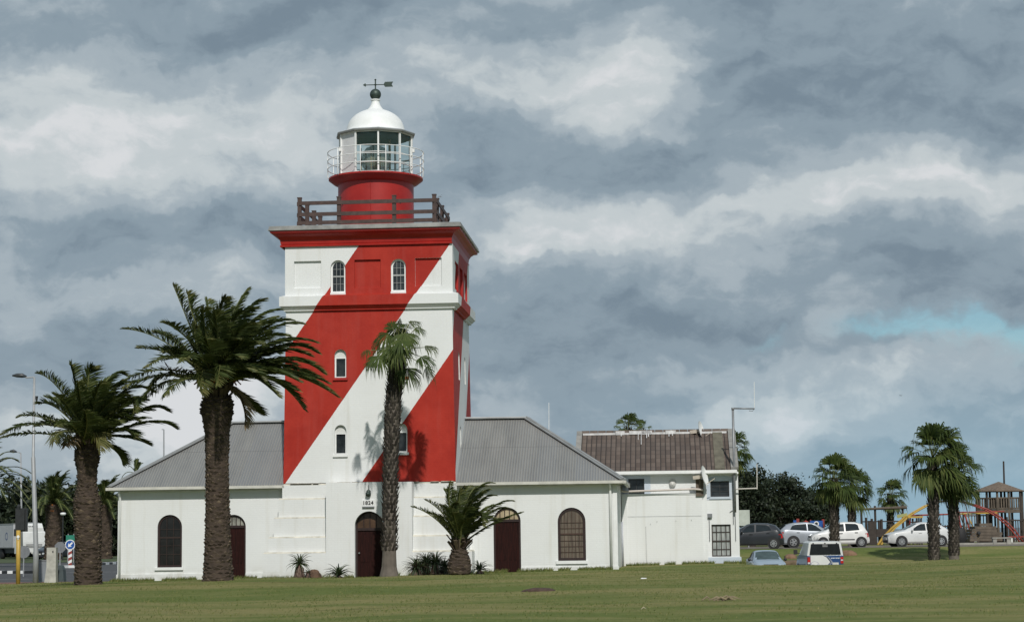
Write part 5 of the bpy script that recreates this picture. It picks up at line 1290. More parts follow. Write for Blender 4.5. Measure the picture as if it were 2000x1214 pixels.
# ------------------------------------------------------------------ vehicles
def rot_world(o, loc, heading): o.location = loc; o.rotation_euler = (0, 0, heading)
MTAIL = simple('red_lamp_lens', (.42, .02, .015), .2, .2, 6)
MHEAD = simple('clear_lamp_lens', (.55, .57, .58), .12, .2, 8)
MALLOY = simple('alloy_wheel', (.40, .41, .42), .3, .2, 6, .5)
MPLASTIC = simple('black_plastic_trim', (.018, .018, .02), .55, .2, 5)
MPLATE = simple('number_plate_face', (.55, .55, .50), .5, .1, 5)
def lerp_tab(tab, x):
    for a, b in zip(tab, tab[1:]):
        if x <= b[0]:
            f = (x - a[0]) / max(1e-6, b[0] - a[0]); return [a[i] + (b[i] - a[i]) * f for i in range(1, len(a))]
    return list(tab[-1][1:])
def car(name, label, L, W, Ht, tab, sidewin, wheels, wr, pm, loc, heading, group, front_end=True, trim=None, shield=None, rearglass=None, mirror_x=None, tall=.0, spokes=7):
    """tab: (x, top z, belt z, roof half-width factor) along the length, front at x = 0 pointing to -x"""
    t = thing(name, label, 'car', loc, heading, group, off=(0, 0, 0))
    hw_ = W / 2; mb = MB(); xs_ = []
    x = 0.0
    while x < L + 1e-6: xs_.append(x); x += L / 44
    ring = []
    zb = .20
    for x in xs_:
        top, belt, rf_ = lerp_tab(tab, x)
        e = min(x, L - x); k_ = 1 - .20 * (1 - ss(0, .40, e)) ** 1.5
        w = hw_ * k_; low = zb + .06 * (1 - ss(0, .3, e))
        belt = min(belt, top - .015)
        zm = low + (belt - low) * .55
        half = [(0, low), (w * .90, low), (w * .985, low + .10), (w, zm), (w * .975, belt - .03), (w * .955, belt), (w * (rf_ + .03), top - .07 if top - belt > .2 else top - .014), (w * (rf_ - .07), top - .02 if top - belt > .2 else top - .004), (w * rf_ * .55, top + .005), (0, top + .015)]
        ring.append(half)
    nh = len(ring[0])
    vs = []
    for x, half in zip(xs_, ring):
        for y, z in half: vs.append((x - L / 2, -y, z))
        for y, z in half[-2:0:-1]: vs.append((x - L / 2, y, z))
    nr = 2 * nh - 2; fs = []
    for i in range(len(xs_) - 1):
        for j in range(nr): fs.append((i * nr + j, (i + 1) * nr + j, (i + 1) * nr + (j + 1) % nr, i * nr + (j + 1) % nr))
    fs.append(tuple(range(nr))); fs.append(tuple(range((len(xs_) - 1) * nr, len(xs_) * nr))[::-1])
    mb.add(vs, fs)
    for sx in (-1, 1):                                     # arches
        for wx in wheels: mb.lathe([(wr + .065, 0), (wr + .065, .012), (0, .012)] if sx > 0 else [(wr + .065, 0), (wr + .065, -.012), (0, -.012)], 24, axis='y', c=(wx - L / 2, sx * (hw_ * .988), wr + .015), m=1)
    body = smooth_angle(mb.build('body', [pm, MPLASTIC], t), 32)
    def side_pt(x, z, sg, o_):
        top, belt, rf_ = lerp_tab(tab, x); w = hw_ * (1 - .20 * (1 - ss(0, .40, min(x, L - x))) ** 1.5)
        f = (z - belt) / max(.05, top - .07 - belt); y = w * .955 + (w * (rf_ + .03) - w * .955) * max(0, min(1, f))
        return (x - L / 2, sg * (y + o_), z)
    for poly in sidewin:
        for sg in (-1, 1):
            g_ = MB()
            P_ = []
            n = len(poly)
            for i in range(n):
                a, b = Vector(poly[i]), Vector(poly[(i + 1) % n])
                for q in range(3): P_.append(tuple(a + (b - a) * q / 3))
            g_.prism(P_, lambda a, b, d, sg=sg: side_pt(a, b, sg, .012 + d), 0 if sg < 0 else .006, .006 if sg < 0 else 0)
            g_.build('window', MCARGLASS, t)
    def cross_glass(nm, xa, xb, inner_a, inner_b, mat):
        g_ = MB(); (ta, ba, ra), (tb, bb, rb) = lerp_tab(tab, xa), lerp_tab(tab, xb)
        n = 6; up_ = Vector((ta - tb, 0, xb - xa)).normalized() * .016
        if up_.z < 0: up_ = -up_
        vs = []
        for x, tz, rr in ((xa, ta, inner_a), (xa * .5 + xb * .5, lerp_tab(tab, (xa + xb) / 2)[0], (inner_a + inner_b) / 2), (xb, tb, inner_b)):
            for j in range(n + 1):
                y = (-1 + 2 * j / n); vs.append(Vector((x - L / 2, y * hw_ * rr, tz + .014 - .05 * abs(y) ** 3)) + up_)
        fs = []
        for i in range(2):
            for j in range(n): fs.append((i * (n + 1) + j, i * (n + 1) + j + 1, (i + 1) * (n + 1) + j + 1, (i + 1) * (n + 1) + j))
        g_.add(vs, fs); g_.build(nm, mat, t, True)
    if shield: cross_glass('windscreen', *shield, MCLEARCAR)
    if rearglass: cross_glass('rear_window', *rearglass, MCARGLASS)
    for wx in wheels:
        for sg in (-1, 1):
            wy = sg * (hw_ * .988 + .016); ty = MB()
            ty.lathe([(wr * .66, -.02), (wr * .9, -.018), (wr, -.06), (wr, -.18), (wr * .7, -.2)] if sg > 0 else [(wr * .66, .02), (wr * .9, .018), (wr, .06), (wr, .18), (wr * .7, .2)], 24, axis='y', c=(wx - L / 2, wy + sg * .018, wr))
            WH = ty.build('wheel', MBLACK, t, True)
            rm_ = MB()
            for q in range(spokes):
                a = 6.283 * q / spokes; rm_.bar((wx - L / 2, wy + sg * .006, wr), (wx - L / 2 + wr * .62 * math.cos(a), wy + sg * .002, wr + wr * .62 * math.sin(a)), .05 if spokes > 6 else .085, .02, up=(0, 1, 0))
            rm_.lathe([(wr * .58, 0), (wr * .68, 0)], 24, axis='y', c=(wx - L / 2, wy + sg * .006, wr), caps=False); rm_.lathe([(0, 0), (.06, 0)], 10, axis='y', c=(wx - L / 2, wy + sg * .014, wr), caps=False)
            rm_.build('rim', MALLOY, WH)
    zt = lambda x: lerp_tab(tab, x)[1]
    for sg in (-1, 1):
        hl = MB(); hl.prism([(.05, zt(.1) - .22), (.16, zt(.1) - .25), (.52, zt(.5) - .10), (.46, zt(.5) - .06), (.14, zt(.1) - .08)], lambda a, b, d, sg=sg: (a - L / 2, sg * (hw_ * (1 - .20 * (1 - ss(0, .40, a)) ** 1.5) * .975 + .014 + d), b), 0, .004)
        hl.box(.0 - L / 2 - .012, .05 - L / 2, sg * hw_ * .50 if sg > 0 else -hw_ * .78, hw_ * .78 if sg > 0 else -hw_ * .50, zt(.05) - .20, zt(.05) - .06)
        hl.build('headlight', MHEAD, t)
        tl = MB(); zz = lerp_tab(tab, L - .1)[1]
        tl.prism([(L - .30, zz - .02), (L - .20, zz - .26), (L - .05, zz - .24), (L - .10, zz + .0)], lambda a, b, d, sg=sg: (a - L / 2, sg * (hw_ * (1 - .20 * (1 - ss(0, .40, L - a)) ** 1.5) * .975 + .014 + d), b), 0, .004)
        tl.build('tail_light', MTAIL, t)
        mx = mirror_x if mirror_x else shield[0] + .35
        mr = MB(); mr.lathe([(0, -.05), (.07, -.04), (.085, .0), (.07, .05), (0, .06)], 10, axis='x', c=(mx - L / 2, sg * (hw_ + .10), lerp_tab(tab, mx)[1] + .06)); mr.bar((mx - L / 2, sg * hw_ * .9, lerp_tab(tab, mx)[1] + .02), (mx - L / 2, sg * (hw_ + .08), lerp_tab(tab, mx)[1] + .05), .04)
        mr.build('wing_mirror', pm if trim != 'dark' else MPLASTIC, t, True)
        tr_ = MB()
        if trim: tr_.box(wheels[0] + wr + .15 - L / 2, wheels[1] - wr - .12 - L / 2, sg * (hw_ + .002) - .008, sg * (hw_ + .002) + .008, .44, .50)
        for hx in (wheels[0] + (wheels[1] - wheels[0]) * .48, wheels[0] + (wheels[1] - wheels[0]) * .88): tr_.box(hx - .11 - L / 2, hx + .08 - L / 2, sg * (hw_ * .985) - .03, sg * (hw_ * .985) + .03, lerp_tab(tab, hx)[1] - .13, lerp_tab(tab, hx)[1] - .095)
        tr_.build('door_trim', MPLASTIC if trim else pm, t)
    gl = MB(); gl.box(-.02 - L / 2, .03 - L / 2, -hw_ * .45, hw_ * .45, .62, .72); gl.box(-.03 - L / 2, .03 - L / 2, -hw_ * .6, hw_ * .6, .25, .40); gl.build('grille', MPLASTIC, t)
    np__ = MB(); np__.box(-.04 - L / 2, .0 - L / 2, -.26, .26, .44, .55); np__.box(L / 2, L / 2 + .02, -.26, .26, .62, .73); np__.build('number_plate', MPLATE, t)
    return t
def place(px, d, pxw=None):
    p = Vector(at(px, 1066, d)); return Vector((p.x, d, H(p.x, d) + .01))
GRPC = 'cars parked in a row on the bank'
HATCH = [(0, .62, .60, .80), (.12, .80, .78, .80), (.55, .93, .86, .80), (.86, 1.02, .92, .78), (1.58, 1.46, .95, .72), (2.05, 1.545, .97, .70), (2.75, 1.52, 1.0, .70), (3.18, 1.40, 1.04, .70), (3.42, 1.0, .98, .72), (3.50, .80, .78, .80), (3.57, .55, .53, .82)]
HWIN = [[(1.22, .97), (1.98, .98), (1.98, 1.42), (1.70, 1.41), (1.50, 1.28)], [(2.08, .985), (2.92, 1.05), (2.86, 1.34), (2.72, 1.42), (2.08, 1.44)]]
c4 = place(1638, 123.5)
car('parked_car', 'white small hatchback parked nose left, behind the left fan palm', 3.57, 1.60, 1.54, HATCH, HWIN, (.66, 3.02), .285, paint('white_car_paint', (.74, .74, .73)), c4, R(4), GRPC, trim='dark', shield=(.93, 1.56, .74, .62), rearglass=(3.16, 3.40, .62, .62), spokes=9)
POLO = [(0, .60, .58, .82), (.10, .76, .74, .82), (.55, .90, .84, .80), (1.05, 1.0, .92, .78), (1.85, 1.40, .94, .72), (2.25, 1.465, .95, .70), (2.85, 1.43, .98, .70), (3.35, 1.28, 1.02, .70), (3.72, 1.02, .98, .74), (3.88, .86, .84, .80), (3.97, .58, .56, .82)]
PWIN = [[(1.38, .955), (2.30, .965), (2.30, 1.37), (2.05, 1.36), (1.80, 1.26)], [(2.38, .97), (3.28, 1.05), (3.10, 1.22), (2.80, 1.345), (2.38, 1.375)]]
car('parked_car', 'white five door hatchback parked behind the two stout fan palms', 3.97, 1.68, 1.465, POLO, PWIN, (.78, 3.24), .30, paint('pale_silver_white_paint', (.62, .63, .63)), place(1792, 123), R(5), GRPC, trim='', shield=(1.08, 1.82, .74, .62), rearglass=(3.36, 3.70, .62, .62), spokes=8)
SUV = [(0, .70, .68, .82), (.12, .86, .84, .82), (.70, .98, .92, .80), (1.15, 1.06, .97, .78), (2.0, 1.52, 1.0, .72), (2.5, 1.59, 1.02, .70), (3.3, 1.55, 1.06, .70), (3.85, 1.42, 1.12, .69), (4.22, 1.12, 1.08, .72), (4.36, .90, .88, .80), (4.39, .60, .58, .82)]
SWIN = [[(1.55, 1.03), (2.48, 1.05), (2.48, 1.48), (2.22, 1.47), (1.95, 1.36)], [(2.56, 1.055), (3.66, 1.14), (3.50, 1.36), (3.25, 1.45), (2.56, 1.485)]]
car('parked_car', 'silver crossover parked tail left, with five spoke wheels', 4.2, 1.80, 1.57, [(a * 4.2 / 4.39, b * .985, c_, d) for a, b, c_, d in SUV], [[(a * 4.2 / 4.39, b * .985) for a, b in q] for q in SWIN], (.82, 3.32), .335, paint('silver_car_paint', (.36, .39, .43), .25), place(1582, 125.5), R(180 + 4), GRPC, trim='', shield=(1.13, 1.88, .74, .62), rearglass=(3.70, 4.02, .62, .60), spokes=5)
GREYH = [(0, .62, .60, .80), (.12, .80, .78, .80), (.6, .95, .88, .80), (.95, 1.04, .94, .78), (1.7, 1.46, .97, .72), (2.15, 1.53, .99, .70), (2.9, 1.50, 1.03, .70), (3.35, 1.38, 1.10, .69), (3.66, 1.02, 1.0, .72), (3.78, .80, .78, .80), (3.83, .55, .53, .82)]
car('parked_car', 'dark grey hatchback parked nose left, nearest the two storey house', 3.83, 1.66, 1.53, GREYH, [[(1.32, .985), (2.10, 1.0), (2.10, 1.42), (1.82, 1.41), (1.62, 1.28)], [(2.2, 1.005), (3.1, 1.10), (2.95, 1.33), (2.80, 1.40), (2.2, 1.435)]], (.70, 3.22), .30, paint('dark_grey_car_paint', (.026, .029, .035), .1), place(1469, 120.5), R(-9), GRPC, trim='', shield=(1.0, 1.66, .74, .62), rearglass=(3.32, 3.62, .62, .62))
SED = [(0, .58, .56, .82), (.10, .72, .70, .82), (.6, .86, .80, .80), (1.15, .95, .87, .78), (1.95, 1.36, .89, .70), (2.35, 1.42, .90, .68), (3.0, 1.39, .92, .68), (3.55, 1.06, .96, .72), (4.0, 1.0, .95, .78), (4.2, .92, .90, .80), (4.28, .60, .58, .82)]
sp_ = Vector(at(1495, 1073, 105.5)); sp_.z = H(sp_.x, 105.5) + .01
SC_ = car('parked_car', 'light blue saloon seen head-on in the dip beside the white plinth', 4.28, 1.68, 1.42, SED, [[(1.45, .91), (2.35, .92), (2.35, 1.33), (2.1, 1.32)], [(2.44, .92), (3.3, .97), (2.95, 1.28), (2.44, 1.335)]], (.8, 3.4), .29, paint('light_blue_silver_paint', (.34, .42, .50), .15), sp_, R(90), 'vehicles in the dip behind the lawn', trim='dark', shield=(1.14, 1.92, .80, .66), rearglass=(3.05, 3.5, .64, .70))
# blue and white canopy pickup, seen from behind
bp = Vector(at(1611, 1058, 94.5)); bp = Vector((bp.x, 94.5, H(bp.x, 94.5) + .01))
PK = thing('pickup', 'blue and white pickup with a canopy, seen from behind in the dip', 'pickup', bp, R(-1), 'vehicles in the dip behind the lawn', off=(0, 0, 0))
MPBLUE = paint('deep_blue_vehicle_paint', (.020, .065, .19)); MPWHITE = paint('white_vehicle_paint', (.70, .71, .70))
def loft(mb, secs, m=0):
    """secs: (y, [(x, z) half outline from bottom centre-out to top])"""
    vs = []; n = None
    for y, half in secs:
        rg_ = [(x, y, z) for x, z in half] + [(-x, y, z) for x, z in half[::-1]]; n = len(rg_); vs += rg_
    fs = [tuple(range(n))[::-1] if secs[0][0] > secs[-1][0] else tuple(range(n))]
    fs.append(tuple(range((len(secs) - 1) * n, len(secs) * n))[::-1])
    for i in range(len(secs) - 1):
        for j in range(n): fs.append((i * n + j, i * n + (j + 1) % n, (i + 1) * n + (j + 1) % n, (i + 1) * n + j))
    mb.add(vs, fs, m)
pk = MB()
loft(pk, [(0, [(.78, .38), (.83, .5), (.84, .98)]), (.05, [(.80, .36), (.86, .5), (.86, 1.0)]), (2.9, [(.82, .36), (.87, .5), (.87, 1.0)]), (4.25, [(.80, .36), (.84, .5), (.80, .92)]), (4.35, [(.70, .4), (.74, .5), (.70, .8)])])
PKB = pk.build('body', [MPBLUE], PK)
cp = MB(); loft(cp, [(.02, [(.845, .985), (.84, 1.0), (.74, 1.55), (.66, 1.61)]), (.10, [(.85, .985), (.85, 1.0), (.76, 1.57), (.66, 1.64)]), (2.1, [(.85, .985), (.85, 1.0), (.76, 1.58), (.66, 1.66)]), (2.25, [(.84, .985), (.84, 1.0), (.70, 1.52), (.6, 1.57)]), (3.0, [(.80, .985), (.8, .99), (.64, 1.50), (.55, 1.52)]), (3.6, [(.80, .95), (.80, .96), (.74, .99), (.6, 1.0)])])
cp.build('canopy', [MPWHITE], PK)
rw_ = MB(); rw_.prism([(-.735, 1.03), (.735, 1.03), (.655, 1.53), (-.655, 1.53)], lambda a, b, d: (a, -.012 + d - (b - 1) * -.0, b), 0, .01); RWN = rw_.build('rear_window', simple('dark_canopy_glass', (.012, .013, .015), .12, .3, 3), PK)
for z_ in (1.39, 1.46):
    bs = MB(); bs.box(-.12, .12, -.018, -.0125, z_, z_ + .05); bs.build('brake_light', simple('grey_strip', (.20, .20, .20), .5, .1, 5), RWN)
wg = MB(); wg.prism([(-.69, .995), (-.12, .995), (.06, .90), (.23, .68), (.05, .5), (-.69, .5)], lambda a, b, d: (a, -.010 + d, b), 0, .008); WG = wg.build('white_panel', MPWHITE, PKB)
ch = MB()
for o_ in (0.0, .055):
    w_ = .022
    ch.prism([(-.10 + o_, .995), (-.10 + o_ + w_, .995), (.085 + o_ + w_, .90), (.25 + o_ + w_, .68), (.08 + o_ + w_, .5), (.08 + o_, .5), (.25 + o_, .68), (.085 + o_, .90)], lambda a, b, d: (a, -.016 + d, b), 0, .004, 0 if o_ == 0 else 1)
ch.build('chevron', [MDARK, MPWHITE], PKB)
ov = MB(); ov.lathe([(.155, 0), (.172, 0)], 28, axis='y', c=(0, 0, 0), caps=False); ov.v = [(x * 1.0 - .50, -.0125, z * .55 + .62) for x, y, z in ov.v]; ov.build('oval_emblem', simple('violet_outline', (.12, .10, .30), .5, .1, 5), PKB)
tx_ = MB(); xq = .27
for w_ in (.045, .03, .04, .03, .02, .0, .04, .03, .045, .03, .03): 
    if w_: tx_.box(xq, xq + w_ * .75, -.006, .0, .835 + .01 * (w_ < .035), .885)
    xq += w_ + .012
tx_.build('tailgate_lettering', MTRIM, PKB)
tp_ = MB(); tp_.box(.32, .62, -.02, 0, .56, .66); tp_.build('number_plate', MPLATE, PKB)
for sg in (-1, 1):
    tl = MB(); tl.box(sg * .775 - .065, sg * .775 + .065, -.03, .01, .62, .92); tl.build('tail_light', MTAIL, PK)
    tl = MB(); tl.box(sg * .775 - .055, sg * .775 + .055, -.034, -.0305, .60 if sg < 0 else .74, .68 if sg < 0 else .80); tl.build('reversing_light', MHEAD, PK)
    mr = MB(); mr.box(sg * 1.02 - .09, sg * 1.02 + .09, 3.0, 3.08, 1.02, 1.24); mr.bar((sg * .8, 3.04, 1.05), (sg * .98, 3.04, 1.1), .04); mr.build('wing_mirror', MPLASTIC, PK)
    for wy in (.85, 3.45):
        wb_ = MB(); wb_.lathe([(.0, -.09), (.22, -.09), (.31, -.06), (.31, .08), (0, .08)], 20, axis='x', c=(sg * .80, wy, .31)); wb_.build('wheel', MBLACK, PK, True)
bm_ = MB(); bm_.box(-.8, .8, -.12, .02, .36, .5); bm_.build('bumper', MPLASTIC, PK)
for x_ in (-.55, 0, .55):
    hg = MB(); hg.box(x_ - .03, x_ + .03, -.02, .02, 1.51, 1.58); hg.build('hinge', MPLASTIC, RWN)

# lorry at the left edge
lp_ = Vector(at(66, 1090, 178)); lp_ = Vector((lp_.x, 178, -.13))
LO = thing('lorry', 'white box lorry standing behind the traffic light', 'lorry', lp_, R(0), None, off=(0, 0, 0))
LO.rotation_euler = (0, 0, R(33))
cb_ = MB(); W2_ = 1.12
loft(cb_, [(-.02, [(W2_ * .96, .5), (W2_, .7), (W2_, 1.5)]), (.12, [(W2_, .5), (W2_ * 1.0, 1.5), (W2_ * .97, 2.35)]), (.30, [(W2_, .5), (W2_, 1.5), (W2_ * .94, 2.45)]), (1.9, [(W2_, .5), (W2_, 1.5), (W2_ * .94, 2.5)])])
loft(cb_, [(.22, [(.95, 2.4), (.97, 2.5), (.90, 2.75)]), (.55, [(.98, 2.4), (1.0, 2.6), (.90, 3.15)]), (1.95, [(1.0, 2.4), (1.02, 2.7), (.92, 3.25)])])
CAB = smooth_angle(cb_.build('cab', [MPWHITE], LO), 35)
ws = MB(); ws.quad((-1.0, .01, 1.52), (1.0, .01, 1.52), (.95, .13, 2.28), (-.95, .13, 2.28)); ws.v = [(x, y - .02, z) for x, y, z in ws.v]; ws.build('windscreen', MCLEARCAR, CAB)
for sg in (-1, 1):
    sw = MB(); q = [(sg * 1.125, .35, 1.5), (sg * 1.125, 1.3, 1.5), (sg * 1.095, 1.3, 2.2), (sg * 1.10, .45, 2.2)]; sw.quad(*q); sw.build('side_window', MCARGLASS, CAB)
    hl = MB(); hl.box(sg * .9 - .16, sg * .9 + .16, -.06, 0, .78, .98); hl.build('headlight', MHEAD, CAB)
    mr = MB(); mr.box(sg * 1.32 - .08, sg * 1.32 + .08, .1, .18, 1.7, 2.3); mr.bar((sg * 1.1, .2, 2.2), (sg * 1.3, .15, 2.2), .04); mr.build('wing_mirror', MPLASTIC, CAB)
    for wy in (1.1, 5.6):
        wb_ = MB(); wb_.lathe([(.0, -.14), (.3, -.14), (.46, -.10), (.46, .14), (0, .14)], 20, axis='x', c=(sg * .95, wy, .46)); wb_.build('wheel', MBLACK, LO, True)
gr_ = MB()
for z_ in (1.02, 1.14, 1.26): gr_.box(-.75, .75, -.04, 0, z_, z_ + .05)
gr_.box(-1.05, 1.05, -.05, .05, .5, .62); gr_.build('grille', MPLASTIC, CAB)
np__ = MB(); np__.box(-.26, .26, -.07, -.051, .5, .62); np__.build('number_plate', MPLATE, CAB)
tx_ = MB(); xq = -.72
for w_ in (.10, .0, .12, .11, .12, .11): 
    if w_: tx_.box(xq, xq + w_ * .7, .26, .33, 2.83, 2.95)
    xq += w_ + .05 + (.1 if w_ == 0 else 0)
tx_.v = [(x, y - .02, z) for x, y, z in tx_.v]; tx_.build('cab_lettering', MDARK, CAB)
bx_ = MB(); bx_.box(-1.2, 1.2, 2.05, 8.2, 1.0, 3.15); BX = bx_.build('cargo_box', simple('grey_cargo_box', (.42, .43, .45), .5, .08, 1.5), LO)
rl_ = MB()
for z_ in (1.0, 3.09): rl_.box(-1.23, 1.23, 2.03, 8.22, z_, z_ + .09)
rl_.build('box_rail', MFLASH, BX)
rn = MB(); rn.lathe([(.26, 0), (.34, 0)], 24, axis='x', c=(-1.215, 3.8, 2.05), caps=False); rn.build('ring_emblem', simple('blue_ring', (.05, .10, .25), .5, .1, 5), BX)
us_ = MB(); us_.box(-.9, .9, 1.9, 8.1, .55, .98); us_.build('chassis', MDARK, LO)
dcp = Vector(at(106, 1088, 172)); dcp.z = -.13
car('parked_car', 'dark hatchback facing the camera beyond the concrete post', 3.83, 1.68, 1.53, GREYH, [[(1.32, .985), (2.10, 1.0), (2.10, 1.42), (1.82, 1.41), (1.62, 1.28)]], (.70, 3.22), .30, paint('blackish_car_paint', (.020, .024, .030), .2), dcp, R(60), None, trim='', shield=(1.0, 1.66, .74, .62), rearglass=(3.32, 3.62, .62, .62))

# ------------------------------------------------------------------ street furniture on the left
def gpt(px, d, py=1100): p = Vector(at(px, py, d)); return Vector((p.x, d, H(p.x, d) if p.x > -16.9 or d < 81 else -.146))
b = gpt(70, 79.2); top = Vector(at(67, 736, 79.2))
SL = thing('street_lamp', 'tall pale street lamp post nearest the lawn, with a single arm to the left', 'street lamp', b, 0, 'street lamps')
mb = MB(); mb.tube([b - Vector((0, 0, .1)), b + Vector((0, 0, 1.2)), b + Vector((0, 0, 1.25)), Vector((top.x, top.y, top.z - 3.2)), Vector((top.x, top.y, top.z - 3.15)), top], [.115, .11, .10, .085, .06, .045], 10); mb.build('pole', MPOLE, SL, True)
mb = MB(); mb.tube([top, Vector(at(50, 737, 79.2))], .03, 6); mb.build('arm', MPOLE, SL)
l0, l1 = Vector(at(52, 735, 79.2)), Vector(at(24, 733, 79.2))
mb = MB(); mb.tube([l0, l0 * .7 + l1 * .3 + Vector((0, 0, .03)), l0 * .3 + l1 * .7 + Vector((0, 0, .02)), l1], [.03, .09, .08, .03], 8); mb.build('lamp_head', simple('dark_lamp_housing', (.045, .05, .055), .4, .2, 5), SL, True)
cpt = Vector(at(69, 778, 79.2)); mb = MB(); mb.tube([cpt + Vector((.05, 0, -.15)), cpt + Vector((.06, -.02, .1))], [.03, .06], 7); mb.bar(Vector((top.x, top.y, cpt.z)), cpt + Vector((.06, 0, 0)), .03); mb.build('camera_bracket', MDARK, SL)
b = gpt(43, 160); top = Vector(at(40.5, 884, 160))
S2 = thing('street_lamp', 'smaller distant street lamp behind the lorry, left of the tall post', 'street lamp', b, 0, 'street lamps')
mb = MB(); mb.tube([b, top], [.09, .06], 7); mb.tube([top, Vector(at(30, 881, 160))], .035, 5); mb.build('pole', MPOLE, S2, True)
l0, l1 = Vector(at(33, 882, 160)), Vector(at(19, 880, 160)); mb = MB(); mb.tube([l0, l0 * .5 + l1 * .5 + Vector((0, 0, .04)), l1], [.05, .14, .04], 7); mb.build('lamp_head', simple('dark_lamp_housing', (.045, .05, .055), .4, .2, 5), S2, True)
b = gpt(320, 130); mb = MB(); mb.tube([b, Vector(at(320, 838, 130))], [.07, .04], 6); mb.tube([Vector(at(320, 838, 130)), Vector(at(316, 838, 130))], .03, 5); solo(mb, 'thin_pole', MPOLE, b, 'thin grey pole rising behind the left roof slope', 'pole', 'distant poles')
b = gpt(1073, 96); b.z = H(b.x, 96); mb = MB(); mb.tube([b, Vector(at(1072, 786, 96))], [.03, .016], 5); solo(mb, 'whip_aerial', MTRIM, b, 'thin white aerial rising behind the right roof slope', 'aerial')
b = gpt(1555, 142); b.z = H(b.x, 142); mb = MB(); mb.tube([b, Vector(at(1555, 937, 142))], [.10, .08], 6); solo(mb, 'timber_post', MGREYW, b, 'tall timber post top above the dark trees', 'post', 'distant poles')
b = gpt(36, 77.4); b.z = H(b.x, 77.4)
TL = thing('traffic_light', 'traffic light on a yellow pole, seen from behind', 'traffic light', b)
mb = MB(); mb.tube([b - Vector((0, 0, .1)), b + Vector((-.02, 0, 2.05))], .085, 10); mb.build('pole', MYEL, TL, True)
mb = MB(); q = b + Vector((.05, 0, 2.45)); mb.box(q.x - .22, q.x + .22, q.y + .10, q.y + .30, q.z - .45, q.z + .45); mb.box(q.x - .16, q.x + .16, q.y - .02, q.y + .10, q.z - .40, q.z + .40); mb.box(q.x - .26, q.x - .02, q.y + .05, q.y + .12, q.z - .62, q.z - .35); mb.bar(b + Vector((0, 0, 2.0)), q, .06); mb.lathe([(.07, -.1), (.08, .05), (.02, .12)], 10, (q.x - .10, q.y + .12, q.z + .48)); mb.build('signal_head', MDARK, TL)
mb = MB(); mb.lathe([(.0, -.035), (.055, -.035), (.055, 0)], 12, (b.x, b.y - .09, b.z + 1.80), axis='y'); mb.box(b.x - .03, b.x + .03, b.y - .10, b.y - .088, b.z + 1.70, b.z + 1.86); mb.build('call_button', MTRIM, TL)
b = gpt(46, 97); mb = MB(); mb.lathe([(0, -.01), (.30, -.01), (.30, .01), (0, .01)], 28, (b.x, b.y, Vector(at(44, 1077, 97)).z), axis='y'); 
RS = thing('road_sign', 'round grey sign back beside the yellow traffic light pole', 'road sign', b, 0, 'road signs'); mb.build('sign_face', MGREY, RS); mb = MB(); mb.tube([b, Vector((b.x, b.y + .03, Vector(at(44, 1066, 97)).z))], .03, 6); mb.build('post', MPOLE, RS)
b = gpt(117, 118); zc = Vector(at(117, 1068, 118)).z
RS = thing('road_sign', 'grey sign back on a post, between the concrete post and the blue arrow sign', 'road sign', b, 0, 'road signs'); mb = MB(); mb.lathe([(0, -.01), (.34, -.01), (.34, .01), (0, .01)], 8, (b.x, b.y, zc), axis='y', a0=R(22.5)); mb.build('sign_face', MGREY, RS); mb = MB(); mb.tube([b, Vector((b.x, b.y + .03, zc + .3))], .035, 6); mb.build('post', MPOLE, RS)
b = gpt(137, 128); zc = Vector(at(137, 1063, 128)).z
KS = thing('arrow_sign', 'round blue keep-left sign with white arrow on a red and white post', 'road sign', b, 0, 'road signs')
mb = MB(); mb.lathe([(0, -.012), (.325, -.012), (.325, .012), (0, .012)], 32, (b.x, b.y - .05, zc), axis='y'); KD = mb.build('sign_face', MTRIM, KS)
mb = MB(); mb.lathe([(0, -.004), (.272, -.004), (.272, .0), (0, .0)], 32, (b.x, b.y - .0625, zc), axis='y'); mb.build('blue_disc', MBLUE, KD)
mb = MB(); ca_ = R(225); 
def arr(a, s): return (a * math.cos(ca_) - s * math.sin(ca_), a * math.sin(ca_) + s * math.cos(ca_))
mb.prism([arr(*p) for p in ((-.2, -.05), (.02, -.05), (.0, -.15), (.20, 0), (.0, .15), (.02, .05), (-.2, .05))], lambda a, c_, d: (b.x + a, b.y - .07 + d, zc + c_), 0, .003); mb.build('arrow', MTRIM, KD)
mb = MB(); z0 = b.z
for i in range(6):
    za = z0 + (zc - .3 - z0) * i / 6; zb_ = z0 + (zc - .3 - z0) * (i + 1) / 6; sl = .12
    mb.add([(b.x - .11, b.y - .05, za), (b.x + .11, b.y - .05, za + (sl if i else 0)), (b.x + .11, b.y - .05, zb_ + (sl if i < 5 else 0)), (b.x - .11, b.y - .05, zb_), (b.x - .11, b.y + .02, za), (b.x + .11, b.y + .02, za), (b.x + .11, b.y + .02, zb_), (b.x - .11, b.y + .02, zb_)], [(0, 1, 2, 3), (4, 7, 6, 5), (0, 3, 7, 4), (1, 5, 6, 2)], i % 2)
mb.tube([(b.x, b.y, z0), (b.x, b.y, zc + .2)], .03, 6, 1); mb.build('striped_post', [MREDP, MTRIM], KS)
b = gpt(140, 150); zc = Vector(at(140, 1050, 150)).z
GS = thing('direction_sign', 'green direction sign back beyond the blue arrow sign', 'road sign', b, 0, 'road signs'); mb = MB(); mb.prism([(-.45, -.35), (.25, -.35), (.50, .0), (.35, .22), (-.45, .22)], lambda a, c_, d: (b.x + a, b.y + d, zc + c_), 0, .03); mb.build('sign_face', simple('green_sign_paint', (.02, .20, .13), .5, .2, 3), GS); mb = MB()
for x_ in (-.3, .12): mb.tube([(b.x + x_, b.y + .06, b.z), (b.x + x_, b.y + .06, zc + .32)], .04, 6)
mb.build('post', MPOLE, GS)
